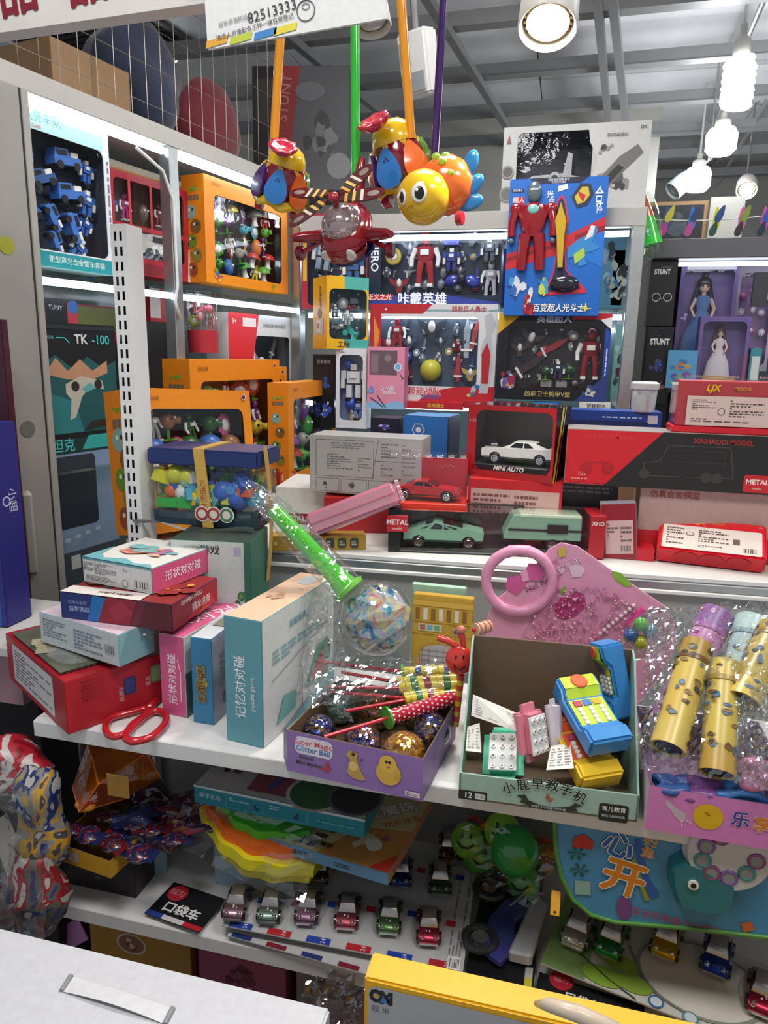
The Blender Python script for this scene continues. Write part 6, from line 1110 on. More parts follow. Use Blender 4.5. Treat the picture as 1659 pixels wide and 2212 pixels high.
def kscope(label, a, e, ya, ye, r, cols, prints, seed):
    A, E_ = onY(*a, ya), onY(*e, ye); d = (A-E_); L = d.length; q = d.to_track_quat('Z', 'Y').to_matrix().to_4x4(); t = thing('kaleidoscope', label, 'kaleidoscope', T(*E_) @ q, 'kaleidoscopes in the pink display box')
    MB().lathe([(r*.8, .002), (r, 0), (r, L*.22), (r*.99, L*.22)], 26).build('turning_collar', C(cols[1], 'plastic'), t, smooth=40); MB().lathe([(r*.97, L*.22), (r*.97, L*.8), (r*.97, L*.81)], 26).build('tube', C(cols[0], 'plastic'), t, smooth=40); MB().lathe([(r*1.02, L*.8), (r*1.02, L*.985), (r*.9, L), (.001, L)], 26).build('eyepiece', C(cols[2], 'plastic'), t, smooth=40)
    MB().lathe([(.001, .004), (r*.8, .003)], 20).build('end_glass', C('2a2624', 'gloss'), t); MB().lathe([(r*1.025, L*.79), (r*1.03, L*.8), (r*1.03, L*.83), (r*1.025, L*.835)], 26).build('band', C(cols[3], 'plastic'), t, smooth=40)
    rg = random.Random(seed); b = MB()
    for k in range(44):
        th, z, w_, h_ = rg.uniform(0, 6.28), rg.uniform(.05, .95)*L, rg.uniform(.15, .4), rg.uniform(.003, .007); n = 7; mi = rg.randrange(len(prints))
        vs = [((r*1.03+.0004)*math.cos(th+w_*rg.uniform(.6, 1)*math.cos(j*2*math.pi/n)), (r*1.03+.0004)*math.sin(th+w_*math.cos(j*2*math.pi/n)), z+h_*rg.uniform(.5, 1)*math.sin(j*2*math.pi/n)) for j in range(n)]; b.add(vs, [tuple(range(n))], mi)
    b.build('printed_animals', [C(c, 'print') for c in prints], t, fix=False)['kind'] = 'stuff'
AN = ['6a4a28', '5a6a78', '8a6a3a', '3a3a34', '4a6a8a']
kscope('yellow animal print kaleidoscope leaning left in the pink box', (1508, 1392), (1442, 1618), 1.12, .99, .0245, ['c0a64e', 'c0a856', '9c7e38', '6a4a26'], AN, 3)
kscope('yellow animal print kaleidoscope standing right of the first', (1566, 1432), (1548, 1672), 1.10, .985, .0245, ['c0a850', 'ac8c40', 'c0a850', '9a7c30'], AN, 5)
kscope('yellow kaleidoscope at the right edge tipping outward', (1680, 1360), (1604, 1520), 1.16, 1.05, .027, ['c0a64c', 'c0a852', 'ac9038', '8a6c26'], AN, 7)
kscope('pink and purple kaleidoscope at the back of the pink box', (1552, 1322), (1440, 1560), 1.22, 1.10, .0265, ['c07ab0', 'b070a8', '8a5a9a', 'a060a0'], ['8a4a8a', 'd8b0cc', '6a7a9a', 'c86a5a'], 9)
kscope('pale blue animal print kaleidoscope behind the yellow ones', (1628, 1338), (1570, 1560), 1.20, 1.08, .0265, ['a8c0c4', '9ab8bc', 'b0c8c8', '7a9aa0'], ['4a5a4a', '7a8a4a', '3a4a5a', 'c8b07a'], 11)
for k, (px, py, c, lab) in enumerate(((1455, 1700, '3a5a9a', 'blue wrapped toy half hidden in the pink box, left'), (1600, 1715, '3f78b8', 'light blue wrapped toy in front of the yellow kaleidoscopes'), (1640, 1670, 'c878a0', 'pink wrapped toy at the right of the pink box'), (1500, 1705, '7a4a8a', 'purple wrapped toy between the kaleidoscope ends'))): p = onY(px, py, 1.0); p.z = max(p.z, SZ1+.035); soft('wrapped_toy', lab, 'toy', p, (.03, .025, .018), c, k+20, .35, 'plastic')
crumple('cellophane_wrap', 'crumpled clear cellophane over the kaleidoscopes', [onY(1384, 1660, .99), onY(1690, 1700, .96), onY(1690, 1300, 1.12), onY(1400, 1310, 1.16)], 34, 40, .0045, 31, clear=.8)
crumple('cellophane_fringe', 'loose clear cellophane fringe beside the mint display box', [onY(1376, 1600, .985), onY(1440, 1660, .975), onY(1480, 1330, 1.14), onY(1400, 1340, 1.16)], 14, 26, .0045, 37, clear=.8)
crumple('silver_wrap', 'crumpled silvery clear wrap at the right end of the pink box', [onY(1585, 1690, .97), onY(1700, 1720, .95), onY(1710, 1480, 1.03), onY(1600, 1470, 1.06)], 20, 24, .005, 41, clear=.7)
# blue-green toy in clear pack leaning between card and kaleidoscopes
p = onY(1400, 1370, 1.25); t = thing('ball_pack', 'clear pack of blue yellow and green balls leaning against the pink card', 'toy pack', T(*p) @ RY(35))
for k, c in enumerate(('3a5a9a', 'd0c02c', '6ab04a', '4a78a8')): MB().ball((-.02+.02*(k % 2), .0, -.02+.026*(k//2)), .013, 12, 8).build('toy_ball', C(c, 'gloss'), t, smooth=180)
MB().ball((0, 0, 0), (.035, .018, .06), 18, 12).build('clear_pack', film('eaf4e8', .86, .05, .6, key='pack'), t, smooth=180)
# ================================================================== second shelf
def quadcard(name, label, cat, P, th, col, back=None):         # flat card from four room points (a,b near edge left to right; c,d far edge)
    a, b_, c, d_ = P; x = (b_-a); w_ = x.length; x.normalize(); z = d_-a; z -= x*z.dot(x); h_ = z.length; z.normalize(); y = z.cross(x)
    B = Bx.__new__(Bx); B.M, B.w, B.h, B.d = axes((a+b_)/2, x, y, z), w_, h_, th; B.n = 0; B.a = MB(); B.mats = []; B.root = thing(name, label, cat, B.M)
    MB().box((-w_/2, 0, 0), (w_/2, th, h_)).build('card', C(col), B.root, bevel=.0005)
    return B
def Zq(z, *p): return [onZ(*q, z) for q in p]
# teal flat box
f = G((420, 1733), (788, 1812), (418, 1694), .69, .14); B = Bx('teal_set_box', 'flat teal and white craft box on top of the pile under the shelf', 'toy box', f, '1f8496', {'top': 'b8b4b2', 'right': '1d7c8c', 'left': '8ab0b8'})
B.rect('front', 0, .88, 1, 1, 'c8d0d0').text('front', .1, .5, .3, '亲子互动', 'c8e0e4', .01).line('front', [(.2, .15), (.42, .15), (.42, .85), (.2, .85), (.2, .15)], .001, '5ab0bc').line('front', [(.44, .15), (.68, .15), (.68, .85), (.44, .85), (.44, .15)], .001, '5ab0bc').fine('front', .22, .5, .34, .75, 2, 'a8d4da').fine('front', .46, .5, .58, .75, 2, 'a8d4da').blot('front', .38, .4, .008, ['1a3f5a', '2a5a8a'], 5, 2).blot('front', .62, .4, .008, ['2a6ab0', '1a3f5a'], 5, 3).fine('front', .74, .4, .96, .5, 1, '7ac4cc')
B.rect('top', .3, .1, .72, .95, '8a4a5a').disc('top', .68, .3, .055, 'c8c4c0', 24).disc('top', .68, .3, .048, '3f6a4a', 24).disc('top', .9, .35, .05, '6a6468', 24).disc('top', .9, .35, .044, '34343c', 24).blot('top', .12, .6, .05, ['8a3a3a', '5a5a5c', 'd0ccc8', '2a2a2c'], 14, 3).line('top', [(.42, .2), (.5, .9)], .008, '2a5ab0').done()
# pale blue book box
f = G((452, 1794), (838, 1914), (838, 1888), .61, .25); f[3] = .24; B = Bx('bead_set_box', 'pale blue and cream picture box sticking out askew under the teal box', 'toy box', f, '6a9cc4', {'top': 'c9bd96', 'right': 'b8845a'})
B.text('front', .52, .5, .5, '魔珠公社', '2a3444', .02).fine('front', .72, .3, .8, .7, 2, '3a4a5a').poly('top', [(.3, 0), (1, 0), (1, 1), (.5, 1)], 'cdbf90').poly('top', [(.62, 0), (1, 0), (1, .5), (.75, .4)], 'c88a4a').disc('top', .62, .35, .026, '3a5a5c').disc('top', .62, .35, .022, '2a4448').disc('top', .6, .72, .026, '5a5a34').disc('top', .6, .72, .022, '3a3a2a').text('top', .8, .62, .15, '百变魔珠', 'e8e4e0', .05, rot=42, ol='3a3446').text('top', .93, .58, .08, '欢乐拼豆', 'c06a3a', .02, rot=42).bars('top', .5, .02, .6, .16, '2a3050', 'd8d8d4').blot('top', .83, .28, .04, ['8a5a9a', 'd8c8a0', 'c8a84a', 'e0dcd0', 'b07a4a'], 16, 4).fine('top', .56, .05, .68, .3, 3, '4a3a2a').poly('top', [(.9, 0), (1, 0), (1, .2)], 'c83a2a').done()
zfl = f[0].translation.z
# pale carton that carries the pile
B = Bx('pale_carton', 'low pale blue carton under the wavy foam pack', 'box', G((470, 1900), (640, 1925), .085, SZ2, .13), '9ab4c8')
B.root.matrix_world.translation.y = 1.13
# colourful foam rings pack
p = onY(530, 1850, 1.06); t = thing('foam_pack', 'clear pack of green, orange and yellow wavy foam toys', 'toy pack', T(p.x-.01, 1.09, SZ2+.095) @ RZ(-10) @ RY(9) @ S(.86))
def wavy(name, x0, x1, y0, y1, z0, z1, col, seed):
    rg = random.Random(seed); n = 28; out = []
    for i in range(n+1):
        u = i/n; out.append((x0+(x1-x0)*u, y0-.05*math.sin(math.pi*u)+.004*math.sin(u*26+seed)))
    b = MB()
    b.add([(x, y, z0-.02*abs(2*i/n-1)*0+.012*math.sin(math.pi*i/n)*-1) for i, (x, y) in enumerate(out)]+[(x, y1, z0) for x, y in out]+[(x, y, z1+.012*math.sin(math.pi*i/n)*-1) for i, (x, y) in enumerate(out)]+[(x, y1, z1) for x, y in out],
          [q for i in range(n) for q in ((i, i+1, 2*n+2+i+1, 2*n+2+i), (2*n+2+i, 2*n+2+i+1, 3*n+3+i+1, 3*n+3+i), (i, n+1+i, n+1+i+1, i+1))])
    b.build(name, C(col, 'plastic'), t, smooth=60)
wavy('foam_layer', -.13, .12, .03, .16, .098, .118, '54c238', 1); wavy('foam_layer', -.14, .14, .012, .16, .072, .098, 'f4702a', 2); wavy('foam_layer', -.14, .16, .0, .16, .045, .072, 'f0e428', 3); wavy('foam_layer', -.12, .15, .01, .16, .018, .043, 'e8dc20', 4)
rg = random.Random(2)
for k in range(16): MB().tube([(-.1+.004*k, .0+.002*k, .05), (-.14-.01*(k % 3), -.03+.004*k, .03+.003*(k % 5)), (-.17-.01*(k % 4), -.04+.005*k, .012+.005*(k % 7))], [.008, .007, .004], 6).build('soft_spike', C(['c83a5a', 'd8742a', 'c84a8a', 'd8a02a'][k % 4], 'gloss'), t, smooth=60)
crumple('wrapper', '', [Vector((-.18, -.05, .0)), Vector((.17, -.06, .01)), Vector((.16, .02, .13)), Vector((-.16, .0, .13))], 14, 8, .005, 3, clear=.9, parent=t)
# blister card of small cars
def carcard(label, P, z, rows, seed):
    B = quadcard('car_card', label, 'blister card', P, .003, 'b9b8b8'); rg = random.Random(seed)
    return B
PR['beetle'] = None; del PR['beetle']
bt = MB(); prof = [(-.5, .12), (-.5, .2), (-.42, .26), (-.22, .3), (.3, .3), (.46, .22), (.5, .12)]
bt.prism([(z_, x_) for x_, z_ in prof], -.0, .0) if False else None
bt.prism(prof, -.24, .24, 0, taper=lambda x, z: 1-.12*max(0, z-.2)/.1-(.12 if abs(x) > .44 else 0)).prism([(-.24, .29), (-.14, .45), (.18, .46), (.34, .29)], -.2, .2, 1, taper=lambda x, z: 1-.25*(z-.29)/.17).prism([(-.19, .31), (-.12, .43), (-.11, .43), (-.17, .31)], -.17, .17, 2)
for s_ in (-1, 1):
    bt.prism([(-.1, .32), (-.08, .42), (.14, .43), (.22, .32)], s_*.195-.004, s_*.195+.004, 2).ball((-.44, s_*.14, .22), (.06, .06, .06), 8, 6, 3)
    for x in (-.3, .3): bt.cyl((x, s_*.2, .12), (x, s_*.27, .12), .12, .12, 14, 2).cyl((x, s_*.27, .12), (x, s_*.275, .12), .07, .06, 10, 3)
bt.box((-.53, -.2, .1), (-.49, .2, .15), 3)
PR['beetle'] = bt.mesh('small_car', [C('object', 'metal'), C('b9b4b2', 'metal'), C('18191c', 'gloss'), C('d2d2d2', 'chrome')], smooth=35, bevel=.012)
B = carcard('white blister card with rows of small metal cars and 24 labels, uppermost', Zq(SZ2+.03, (478, 1998), (1000, 2100), (1050, 1878), (560, 1800)), 0, 2, 4)
ccM = B.M; inv = ccM.inverted()
def oncard(px, py, z): p = inv @ onZ(px, py, z); return p
for k in range(6):
    u = .03+.167*k; c = ['b02430', '24409c'][(k+1) % 2] if k else '24409c'; B.rect('front', u, .0, u+.1, .055, c); B.text('front', u+.07, .028, .045, '24', 'd8d0d8', .0, rot=90)
B.fine('front', .93, .12, .985, .95, 4, '77777c', vert=True, fill=.4).bars('front', .935, .0, .985, .1).done()
for k, (px, py, c) in enumerate([(515, 1948, '8a6a78'), (588, 1954, '6a7a74'), (668, 1956, '7a5a70'), (752, 1966, 'a04a58'), (842, 1976, '5a7a4a'), (926, 1998, 'a03044'), (950, 1896, '3f5a40'), (866, 1880, '3a4a8a'), (690, 1876, '6a5a4a'), (610, 1858, '7a3a3a'), (970, 1826, '6a3a34')]):
    p = oncard(px, py+14, SZ2+.03); M = T(p.x, -.002, p.z) @ RX(90) @ RZ(90+8) @ S(.082)
    cc = put('toy_car', PR['beetle'], B.root, M, color=c)
    b = MB().ball((0, 0, 0), (.029, .047, .036), 14, 6, z0=0.); b.build('blister', film('ffffff', .985, .05, .1, key='bl'), B.root, T(p.x, -.001, p.z) @ RX(90), smooth=180)
    MB().box((.028, -.0016, .02), (.045, -.0006, .033)).build('price_flag', C(['24409c', 'b02430'][k % 2], 'print'), B.root, T(p.x, 0, p.z))
B = carcard('white blister card of small cars with dark labels, lying beneath the uppermost', Zq(SZ2+.012, (490, 2020), (800, 2106), (980, 1960), (620, 1900)), 0, 1, 8)
for k in range(4): B.rect('front', .03+.25*k, 0, .17+.25*k, .06, ['22346c', '7a1f2c'][k % 2])
B.done()
def blackcard(label, P, chars, sc=1., stripe=True, disc=True, v=.32):
    B = quadcard('black_card', label, 'blister card', P, .002, '17181c')
    B.text('front', .5, v, .3*sc, chars, 'e0dedc', .05)
    if disc: B.disc('front', .22, v+.42, .02, 'b02434').text('front', .22, v+.42, .18, '回力', 'd8a0a4', .0)
    if stripe: B.rect('front', 0, 0, .3, .12, '2a4090').rect('front', .3, 0, .68, .12, 'd0ccc8').rect('front', .68, 0, 1, .12, 'b8242e')
    return B.done()
blackcard('black card with white lettering and tricolour edge left of the cars', Zq(SZ2+.01, (312, 1972), (430, 2014), (474, 1938), (362, 1900)), '口袋车')
# motorbike card
P = Zq(SZ2+.02, (1004, 2104), (1152, 2140), (1215, 1900), (1062, 1868)); B = quadcard('motorbike_card', 'black blister card with a purple and white toy motorbike', 'blister card', P, .003, '121217'); B.rect('front', .86, 0, .97, .16, 'b8b4b0').rect('front', .86, .0, .97, .08, 'c8c030').fine('front', .08, .82, .5, .9, 2, '5a5a64').done()
b = MB()
for x, z in ((.0, .03), (.0, .13)): b = MB(); b.tube([(.0+.021*math.cos(a*.524), -.012, z+.021*math.sin(a*.524)) for a in range(12)], .006, 8, 0, True).cyl((0, -.016, z), (0, -.008, z), .012, .012, 12, 3).build('wheel', [C('2a2a2e', 'plastic')]*3+[C('b8b8bc', 'chrome')], B.root, T(-.04, -.008, .02) @ S(1.25))

MB().prism([(-.025, .02), (.01, .0), (.03, .04), (.025, .1), (.05, .13), (.04, .17), (.0, .15), (-.02, .1)], -.022, -.006).build('body', C('40408c', 'gloss'), B.root, T(-.01, 0, .02), bevel=.004); MB().prism([(.0, .03), (.04, .03), (.05, .1), (.06, .16), (.035, .19), (.02, .12)], -.028, -.004).build('fairing', C('c4c2c8', 'gloss'), B.root, T(.01, 0, .01), bevel=.004); MB().tube([(.0, -.02, .15), (.03, -.03, .19), (.06, -.02, .2)], .003, 6).build('handlebar', C('b8b8bc', 'chrome'), B.root)
P2 = [p-B.M.to_3x3().col[1]*.03 for p in P]; crumple('blister', '', [B.M.inverted() @ q for q in P2], 10, 12, .002, 9, clear=.975, parent=B.root)
# smiley packs
rg = random.Random(9)
for k, (px, py, z, r, c, lab) in enumerate([(1085, 1795, .60, .036, '8ac83a', 'lime green smiley toy at the top of the red packet'), (1010, 1815, .57, .034, '78b83a', 'green smiley toy at the left of the red packet'), (1112, 1838, .60, .046, '2f9a48', 'deep green round toy in the middle of the red packet'), (1035, 1848, .53, .034, '4fa83c', 'green smiley toy low on the left of the red packet'), (1130, 1905, .52, .034, '5ab04a', 'green smiley toy at the foot of the red packet')]):
    p = onZ(px, py, z); t = thing('smiley_toy', lab, 'toy', T(*p) @ RX(-35) @ RZ(rg.uniform(-20, 20)), 'green smiley toys in the red packet'); MB().ball((0, 0, 0), (r, r*.55, r), 20, 12).build('body', C(c, 'gloss'), t, smooth=180)
    if k != 2:
        MB().tube([(-r*.5, -r*.48, -r*.15), (-r*.2, -r*.54, -r*.42), (r*.2, -r*.54, -r*.42), (r*.5, -r*.48, -r*.15)], r*.06, 6).ball((-r*.25, -r*.52, r*.25), (r*.09, r*.05, r*.16), 8, 6).ball((r*.25, -r*.52, r*.25), (r*.09, r*.05, r*.16), 8, 6).build('face', C('16261a', 'plastic'), t)
P = [onZ(965, 1850, .50), onZ(1150, 1960, .49), onZ(1215, 1830, .6), onZ(1010, 1760, .63)]
o = sum(P, Vector())/4; t = thing('smiley_packet', 'red striped packet backing behind the green smiley toys', 'packet', T(*o)); MB().grid(lambda u, v: (P[0]*(1-u)*(1-v)+P[1]*u*(1-v)+P[2]*u*v+P[3]*(1-u)*v)-o+Vector((0, .03, -.02+.006*math.sin(u*9))), 10, 8).build('backing', swirl(['7a1f28', 'a83038', '5a3a2a', '3f6a34', '8a2a30'], 30, 1, .4, 'smb'), t, smooth=180, fix=False)
crumple('wrapper', '', [p-o+Vector((0, -.03, .02)) for p in P], 12, 10, .005, 13, clear=.9, parent=t)
# dolphin card
YD = 1.015
poly = [(1198, 1768), (1200, 1830), (1212, 1890), (1236, 1940), (1276, 1974), (1330, 1990), (1480, 2002), (1720, 2030), (1720, 1800), (1560, 1780)]
t, o = plate('dolphin_card', 'large rounded blue card with a teal fishing toy and big lettering', 'blister card', poly, YD, .004, '4a90c0')
def yl(px, py, dy=0.): p = onY(px, py, YD)-o; return Vector((p.x, -dy, p.z))
MB().tube([yl(*q, .002) for q in poly[:8]], .0035, 8).build('green_edge', C('4f8a3c', 'plastic'), t, smooth=60)
ylab(t, o, 1346, 1898, YD, 96, '开', 'd8842a', -10, .05, .003, ol='e8e4dc'); ylab(t, o, 1336, 1826, YD, 70, '心', '2a64b0', -20, .05, .003, ol='e8e4dc'); ylab(t, o, 1402, 1828, YD, 30, '钓\n鱼', 'c0782c', -6, .03, .003, ol='d8d4cc')
ypoly('arc_patch', [(1370, 1810), (1384, 1812), (1398, 1890), (1424, 1930), (1408, 1940), (1382, 1900)], '2f5fb0', .002); ypoly('arc_patch', [(1360, 1860), (1372, 1850), (1392, 1916), (1404, 1942), (1394, 1944)], '8a9a3a', .0025)
for px, py in ((1246, 1842), (1252, 1878)):
    for k in range(6): a = k*1.05; ypoly('palm_leaf', [(px, py), (px+22*math.cos(a), py+16*math.sin(a)), (px+18*math.cos(a+.4), py+14*math.sin(a+.4))], '1f5a4a', .002)
ypoly('parasol', [(1236, 1828), (1240, 1806), (1262, 1800), (1282, 1816), (1280, 1834)], 'b83a3a', .002); ypoly('badge', [(1242, 1900), (1276, 1902), (1276, 1932), (1242, 1930)], '8ab0a8', .002); ypoly('fish', [(1334, 1940), (1352, 1932), (1364, 1952), (1360, 1982), (1340, 1984), (1332, 1962)], '7a4a8a', .002); ylab(t, o, 1460, 1988, YD, 22, '宝宝钓鱼盘小小钓手', 'b04a6a', -4, .01, .002); ypoly('fish', [(1600, 1992), (1622, 1988), (1630, 2006), (1606, 2012)], 'c86a3a', .002)
b = MB(); bo = [(1440, 1890), (1444, 1850), (1470, 1836), (1520, 1856), (1560, 1880), (1592, 1896), (1590, 1930), (1570, 1960), (1520, 1962), (1460, 1944)]
n = len(bo); ctr = (1515, 1900); b.add([yl(*q, .002) for q in bo]+[yl(ctr[0]+(q[0]-ctr[0])*.82, ctr[1]+(q[1]-ctr[1])*.82, .022) for q in bo], [tuple(range(n, 2*n))]+[(i, (i+1) % n, n+(i+1) % n, n+i) for i in range(n)]); b.build('fishing_toy', C('1c7480', 'gloss'), t, smooth=60)
MB().cyl(yl(1492, 1888, .022), yl(1492, 1888, .025), .0075, n=16).cyl(yl(1492, 1888, .025), yl(1492, 1888, .026), .004, n=12, mi=1).build('eye', [C('e4e4e0', 'plastic'), C('1a1a1c', 'plastic')], t)
b = MB().cyl(yl(1570, 1830, .006), yl(1570, 1830, .02), .062, .056, 30); b.build('pond_disc', C('c2c8cc', 'plastic'), t, smooth=40)
for k in range(7): a = k*.7+.2; px, py = 1570+58*math.cos(a), 1832+44*math.sin(a); MB().tube([yl(px, py, .02)+Vector((.0105*math.cos(q*.628), 0, .0105*math.sin(q*.628))) for q in range(10)], .0028, 6, closed=True).build('pond_hole_rim', C(['8a4a7a', '3f8a8c', '7a5aa0'][k % 3], 'gloss'), t, smooth=180); MB().cyl(yl(px, py, .0205), yl(px, py, .0215), .009, n=14).build('pond_hole', C('8a9498', 'plastic'), t)
# race track card
P = Zq(SZ2+.035, (1168, 2080), (1700, 2290), (1760, 2000), (1214, 1930)); B = quadcard('race_track_card', 'white race track card with printed leaves and small toy cars', 'blister card', P, .004, 'c3c2ba')
B.rect('front', 0, .0, .2, 1, '7a9a5a').blot('front', .1, .5, .03, ['8aa86a', 'a8b88a', 'c86a4a', 'd8d4c8', '4a6a9a'], 16, 3, 1.4).disc('front', .66, .5, .1, '8a8a80', 36, .8).disc('front', .66, .5, .093, 'cfcbbe', 36, .8).disc('front', .34, .34, .03, '8aa83c', 20, .6).disc('front', .27, .12, .035, '8ab03c', 20, .6).disc('front', .4, .16, .03, '8aa83c', 20, .6).line('front', [(.15, .28), (.3, .1), (.42, .0)], .0025, '3a3a2a').line('front', [(.35, .6), (.42, .3), (.5, .14), (.62, .06)], .0035, '77776c').disc('front', .5, .06, .012, '3a6aa0').disc('front', .5, .06, .009, 'c8d0d4').disc('front', .64, .03, .012, '5a8a8a').disc('front', .64, .03, .009, 'c8d0d4').done()
inv2 = B.M.inverted()
for px, py, c, lab in ((1322, 2030, '2f8a48', 0), (1440, 2032, 'd0a020', 1), (1548, 2066, '24409c', 2), (1646, 2150, '8a1f34', 3), (1250, 2010, 'b8b4a4', 4)):
    p = inv2 @ onZ(px, py+10, SZ2+.035); put('toy_car', PR['beetle'], B.root, T(p.x, -.001, p.z) @ RX(90) @ RZ(90-4) @ S(.09), color=c); MB().ball((0, 0, 0), (.034, .05, .04), 14, 6, z0=0.).build('blister', film('ffffff', .985, .05, .1, key='bl'), B.root, T(p.x, -.001, p.z) @ RX(90), smooth=180)
blackcard('black card with white lettering under the race track card', Zq(SZ2+.012, (1150, 2170), (1390, 2250), (1410, 2190), (1185, 2105)), '口袋车情', .95, False, v=.52)
B = quadcard('yellow_tag', 'small yellow hanging tag beside the dolphin card', 'tag', [onY(1188, 1976, 1.0), onY(1208, 1980, 1.0), onY(1222, 1930, 1.02), onY(1200, 1924, 1.02)], .001, 'd8a02a'); B.disc('front', .5, .14, .002, '2a2418').done()
# orange lantern in a bag
p = onY(226, 1690, 1.05); t = thing('orange_lantern', 'clear orange faceted lantern at the left end of the second shelf', 'lantern', T(*p)); k = .001*.715
V = [((px-226)*k, dy, (1690-py)*k) for px, py, dy in ((195, 1625, 0), (238, 1668, -.03), (186, 1748, -.04), (126, 1720, 0), (150, 1612, .03), (300, 1640, .06), (330, 1720, .07), (250, 1762, .03), (140, 1650, .1), (260, 1610, .09))]
MB().add(V, [(0, 1, 2, 3), (0, 3, 4), (1, 5, 6, 7), (1, 7, 2), (0, 4, 9, 5, 1), (3, 2, 7, 8), (4, 3, 8), (9, 5, 6, 8)]).build('orange_panels', film('d87414', .88, .1, .3, key='orangepanel', milk=.3), t, fix=False)
for a, e in ((0, 1), (1, 2), (2, 3), (3, 0), (1, 5), (2, 7), (0, 4), (5, 6)): MB().tube([V[a], V[e]], .0016, 5).build('edge_rib', C('d8742a', 'gloss'), t)
MB().box((.03, -.035, -.0), (.075, -.032, .045)).build('card_insert', C('a8803a'), t, bevel=.002); MB().ball((-.03, -.02, -.04), (.022, .015, .012), 10, 6).build('bulb', C('e8982a', 'gloss'), t, smooth=180)
# yellow sweet tray and packets
f = G((112, 1852), (240, 1898), (236, 1850), SZ2+.10, .05); f[2] = .035
B = Bx('yellow_tray', 'yellow cardboard tray of wrapped sweets at the left end of the second shelf', 'tray', [f[0], f[1], f[2], .2], 'c8962a', inner='8a6a2a', opentop=True); B.rrect('front', .08, .2, .48, .85, 'a89a94', .3).blot('front', .28, .52, .014, ['5a5a84', '8a4a4a', 'd0c8c0'], 8, 2).done(); yM = B.root.matrix_world.copy(); yw = f[1]
B = Bx('dark_carton', 'dark printed carton under the yellow sweet tray', 'box', [T(yM.translation.x-.01, yM.translation.y+.06, SZ2), .16, yM.translation.z-SZ2-.001, .16], '2a2428'); B.blot('front', .5, .5, .04, ['4a3a2a', '3a2a34', '5a5040'], 12, 3).done()
rg = random.Random(6)
for k in range(14):
    x = -yw/2+.02+.052*(k % 4)+.05*(k//4)+rg.uniform(-.01, .01); y = .03+.055*(k//4); t = thing('sweet_packet', ['red wrapped sweet packet at the front of the yellow tray', 'navy and white wrapped sweet packet in the front row of the yellow tray', 'red and navy sweet packet beside the navy one', 'shiny red sweet packet at the right corner of the yellow tray'][k] if k < 4 else 'small dark red and navy sweet packet heaped behind the front row', 'packet', yM @ T(x, y, .04+.004*(k//4)+rg.uniform(0, .01)) @ RZ(rg.uniform(-40, 40)) @ RX(rg.uniform(-25, 25)), 'wrapped sweet packets in the yellow tray')
    b = MB().ball((0, 0, 0), (.027, .02, .011), 14, 8); b.v = [(x_, y_*(1+.25*abs(x_)/.027), z_*(1-.5*abs(x_)/.027)) for x_, y_, z_ in b.v]; b.build('packet', swirl([['4a0e18', '6a1420', '3a0c14', '1c2854', '8a7a78', '4a0e18'], ['141c40', '1c2854', '2a2040', '6a1420', '7a7a88', '141c40']][k % 2], 45, 1.5, .2, 'sw%d' % (k % 2)), t, smooth=180)
    MB().box((-.036, -.014, -.0008), (-.024, .014, .0008)).box((.024, -.014, -.0008), (.036, .014, .0008)).build('crimped_end', C(['6a1a24', '1c2858'][k % 2], 'gloss'), t)
for k, (px, py, c, lab) in enumerate(((330, 1735, '3a2a40', 'dark purple sweet packet leaning back beside the orange lantern'), (355, 1780, '5a2030', 'wine red sweet packet between the yellow tray and the foam pack'), (300, 1800, '2a3060', 'navy sweet packet right of the yellow tray'))): p = onZ(px, py, SZ2+.12); soft('sweet_bag', lab, 'packet', p, (.05, .04, .05), c, k+40, .2, 'gloss')
B = Bx('pale_blue_box', 'small pale blue carton between the sweets and the foam pack', 'box', G((318, 1892), (362, 1888), (318, 1832), SZ2, .06), '7fa0ac'); B.done()
# ================================================================== bottom shelf
f = GY((205, 2070), (412, 2085), (200, 1985), 1.05, .2); zz = f[0].translation.z-.12
def low(name, label, cat, px, Y, d, col, ytop, **k):
    a, b_ = onY(*px[0], Y), onY(*px[1], Y); top = onY(px[0][0], ytop, Y).z; B = Bx(name, label, cat, [T((a.x+b_.x)/2, Y, SZ3), abs(b_.x-a.x), min(top, SZ2-.04)-SZ3, d], col, **k); return B
B = low('mustard_box', 'mustard yellow carton with a white oval under the second shelf', 'box', ((196, 2040), (412, 2060)), 1.1, .2, 'a87a24', 1985); B.disc('front', .42, .84, .035, 'c8bcae', 24, .7).disc('front', .42, .84, .03, '8a5a44', 24, .7).blot('front', .42, .84, .02, ['c8a890', '5a3a34'], 7, 2).done()
B = low('pink_craft_box', 'pink glitter carton lying under the second shelf', 'box', ((430, 2110), (618, 2150)), 1.04, .2, '9a4a6a', 2050); B.blot('front', .5, .85, .04, ['8a3a5a', 'b86a84', '7a2a4a', '5a2a3a'], 20, 3).done()
B = low('grey_printed_carton', 'grey printed carton right of the pink glitter carton under the second shelf', 'box', ((640, 2130), (800, 2160)), 1.03, .2, '8a7a78', 2070); B.blot('front', .5, .85, .05, ['b8a8a4', '5a4a4c', '9a8a8c', '3a3034'], 18, 5).done()
B = low('dark_toy_carton', 'dark red printed carton beside the mustard carton on the bottom shelf', 'box', ((412, 2100), (470, 2110)), 1.12, .15, '3a1c24', 2040); B.done()
crumple('clear_bag', 'pale crumpled clear bag hanging over the bottom shelf', [onY(640, 2200, .985), onY(775, 2235, .985), onY(790, 2110, 1.0), onY(672, 2080, 1.0)], 12, 12, .006, 51, 'd8ccd0', .8, cat='bag')
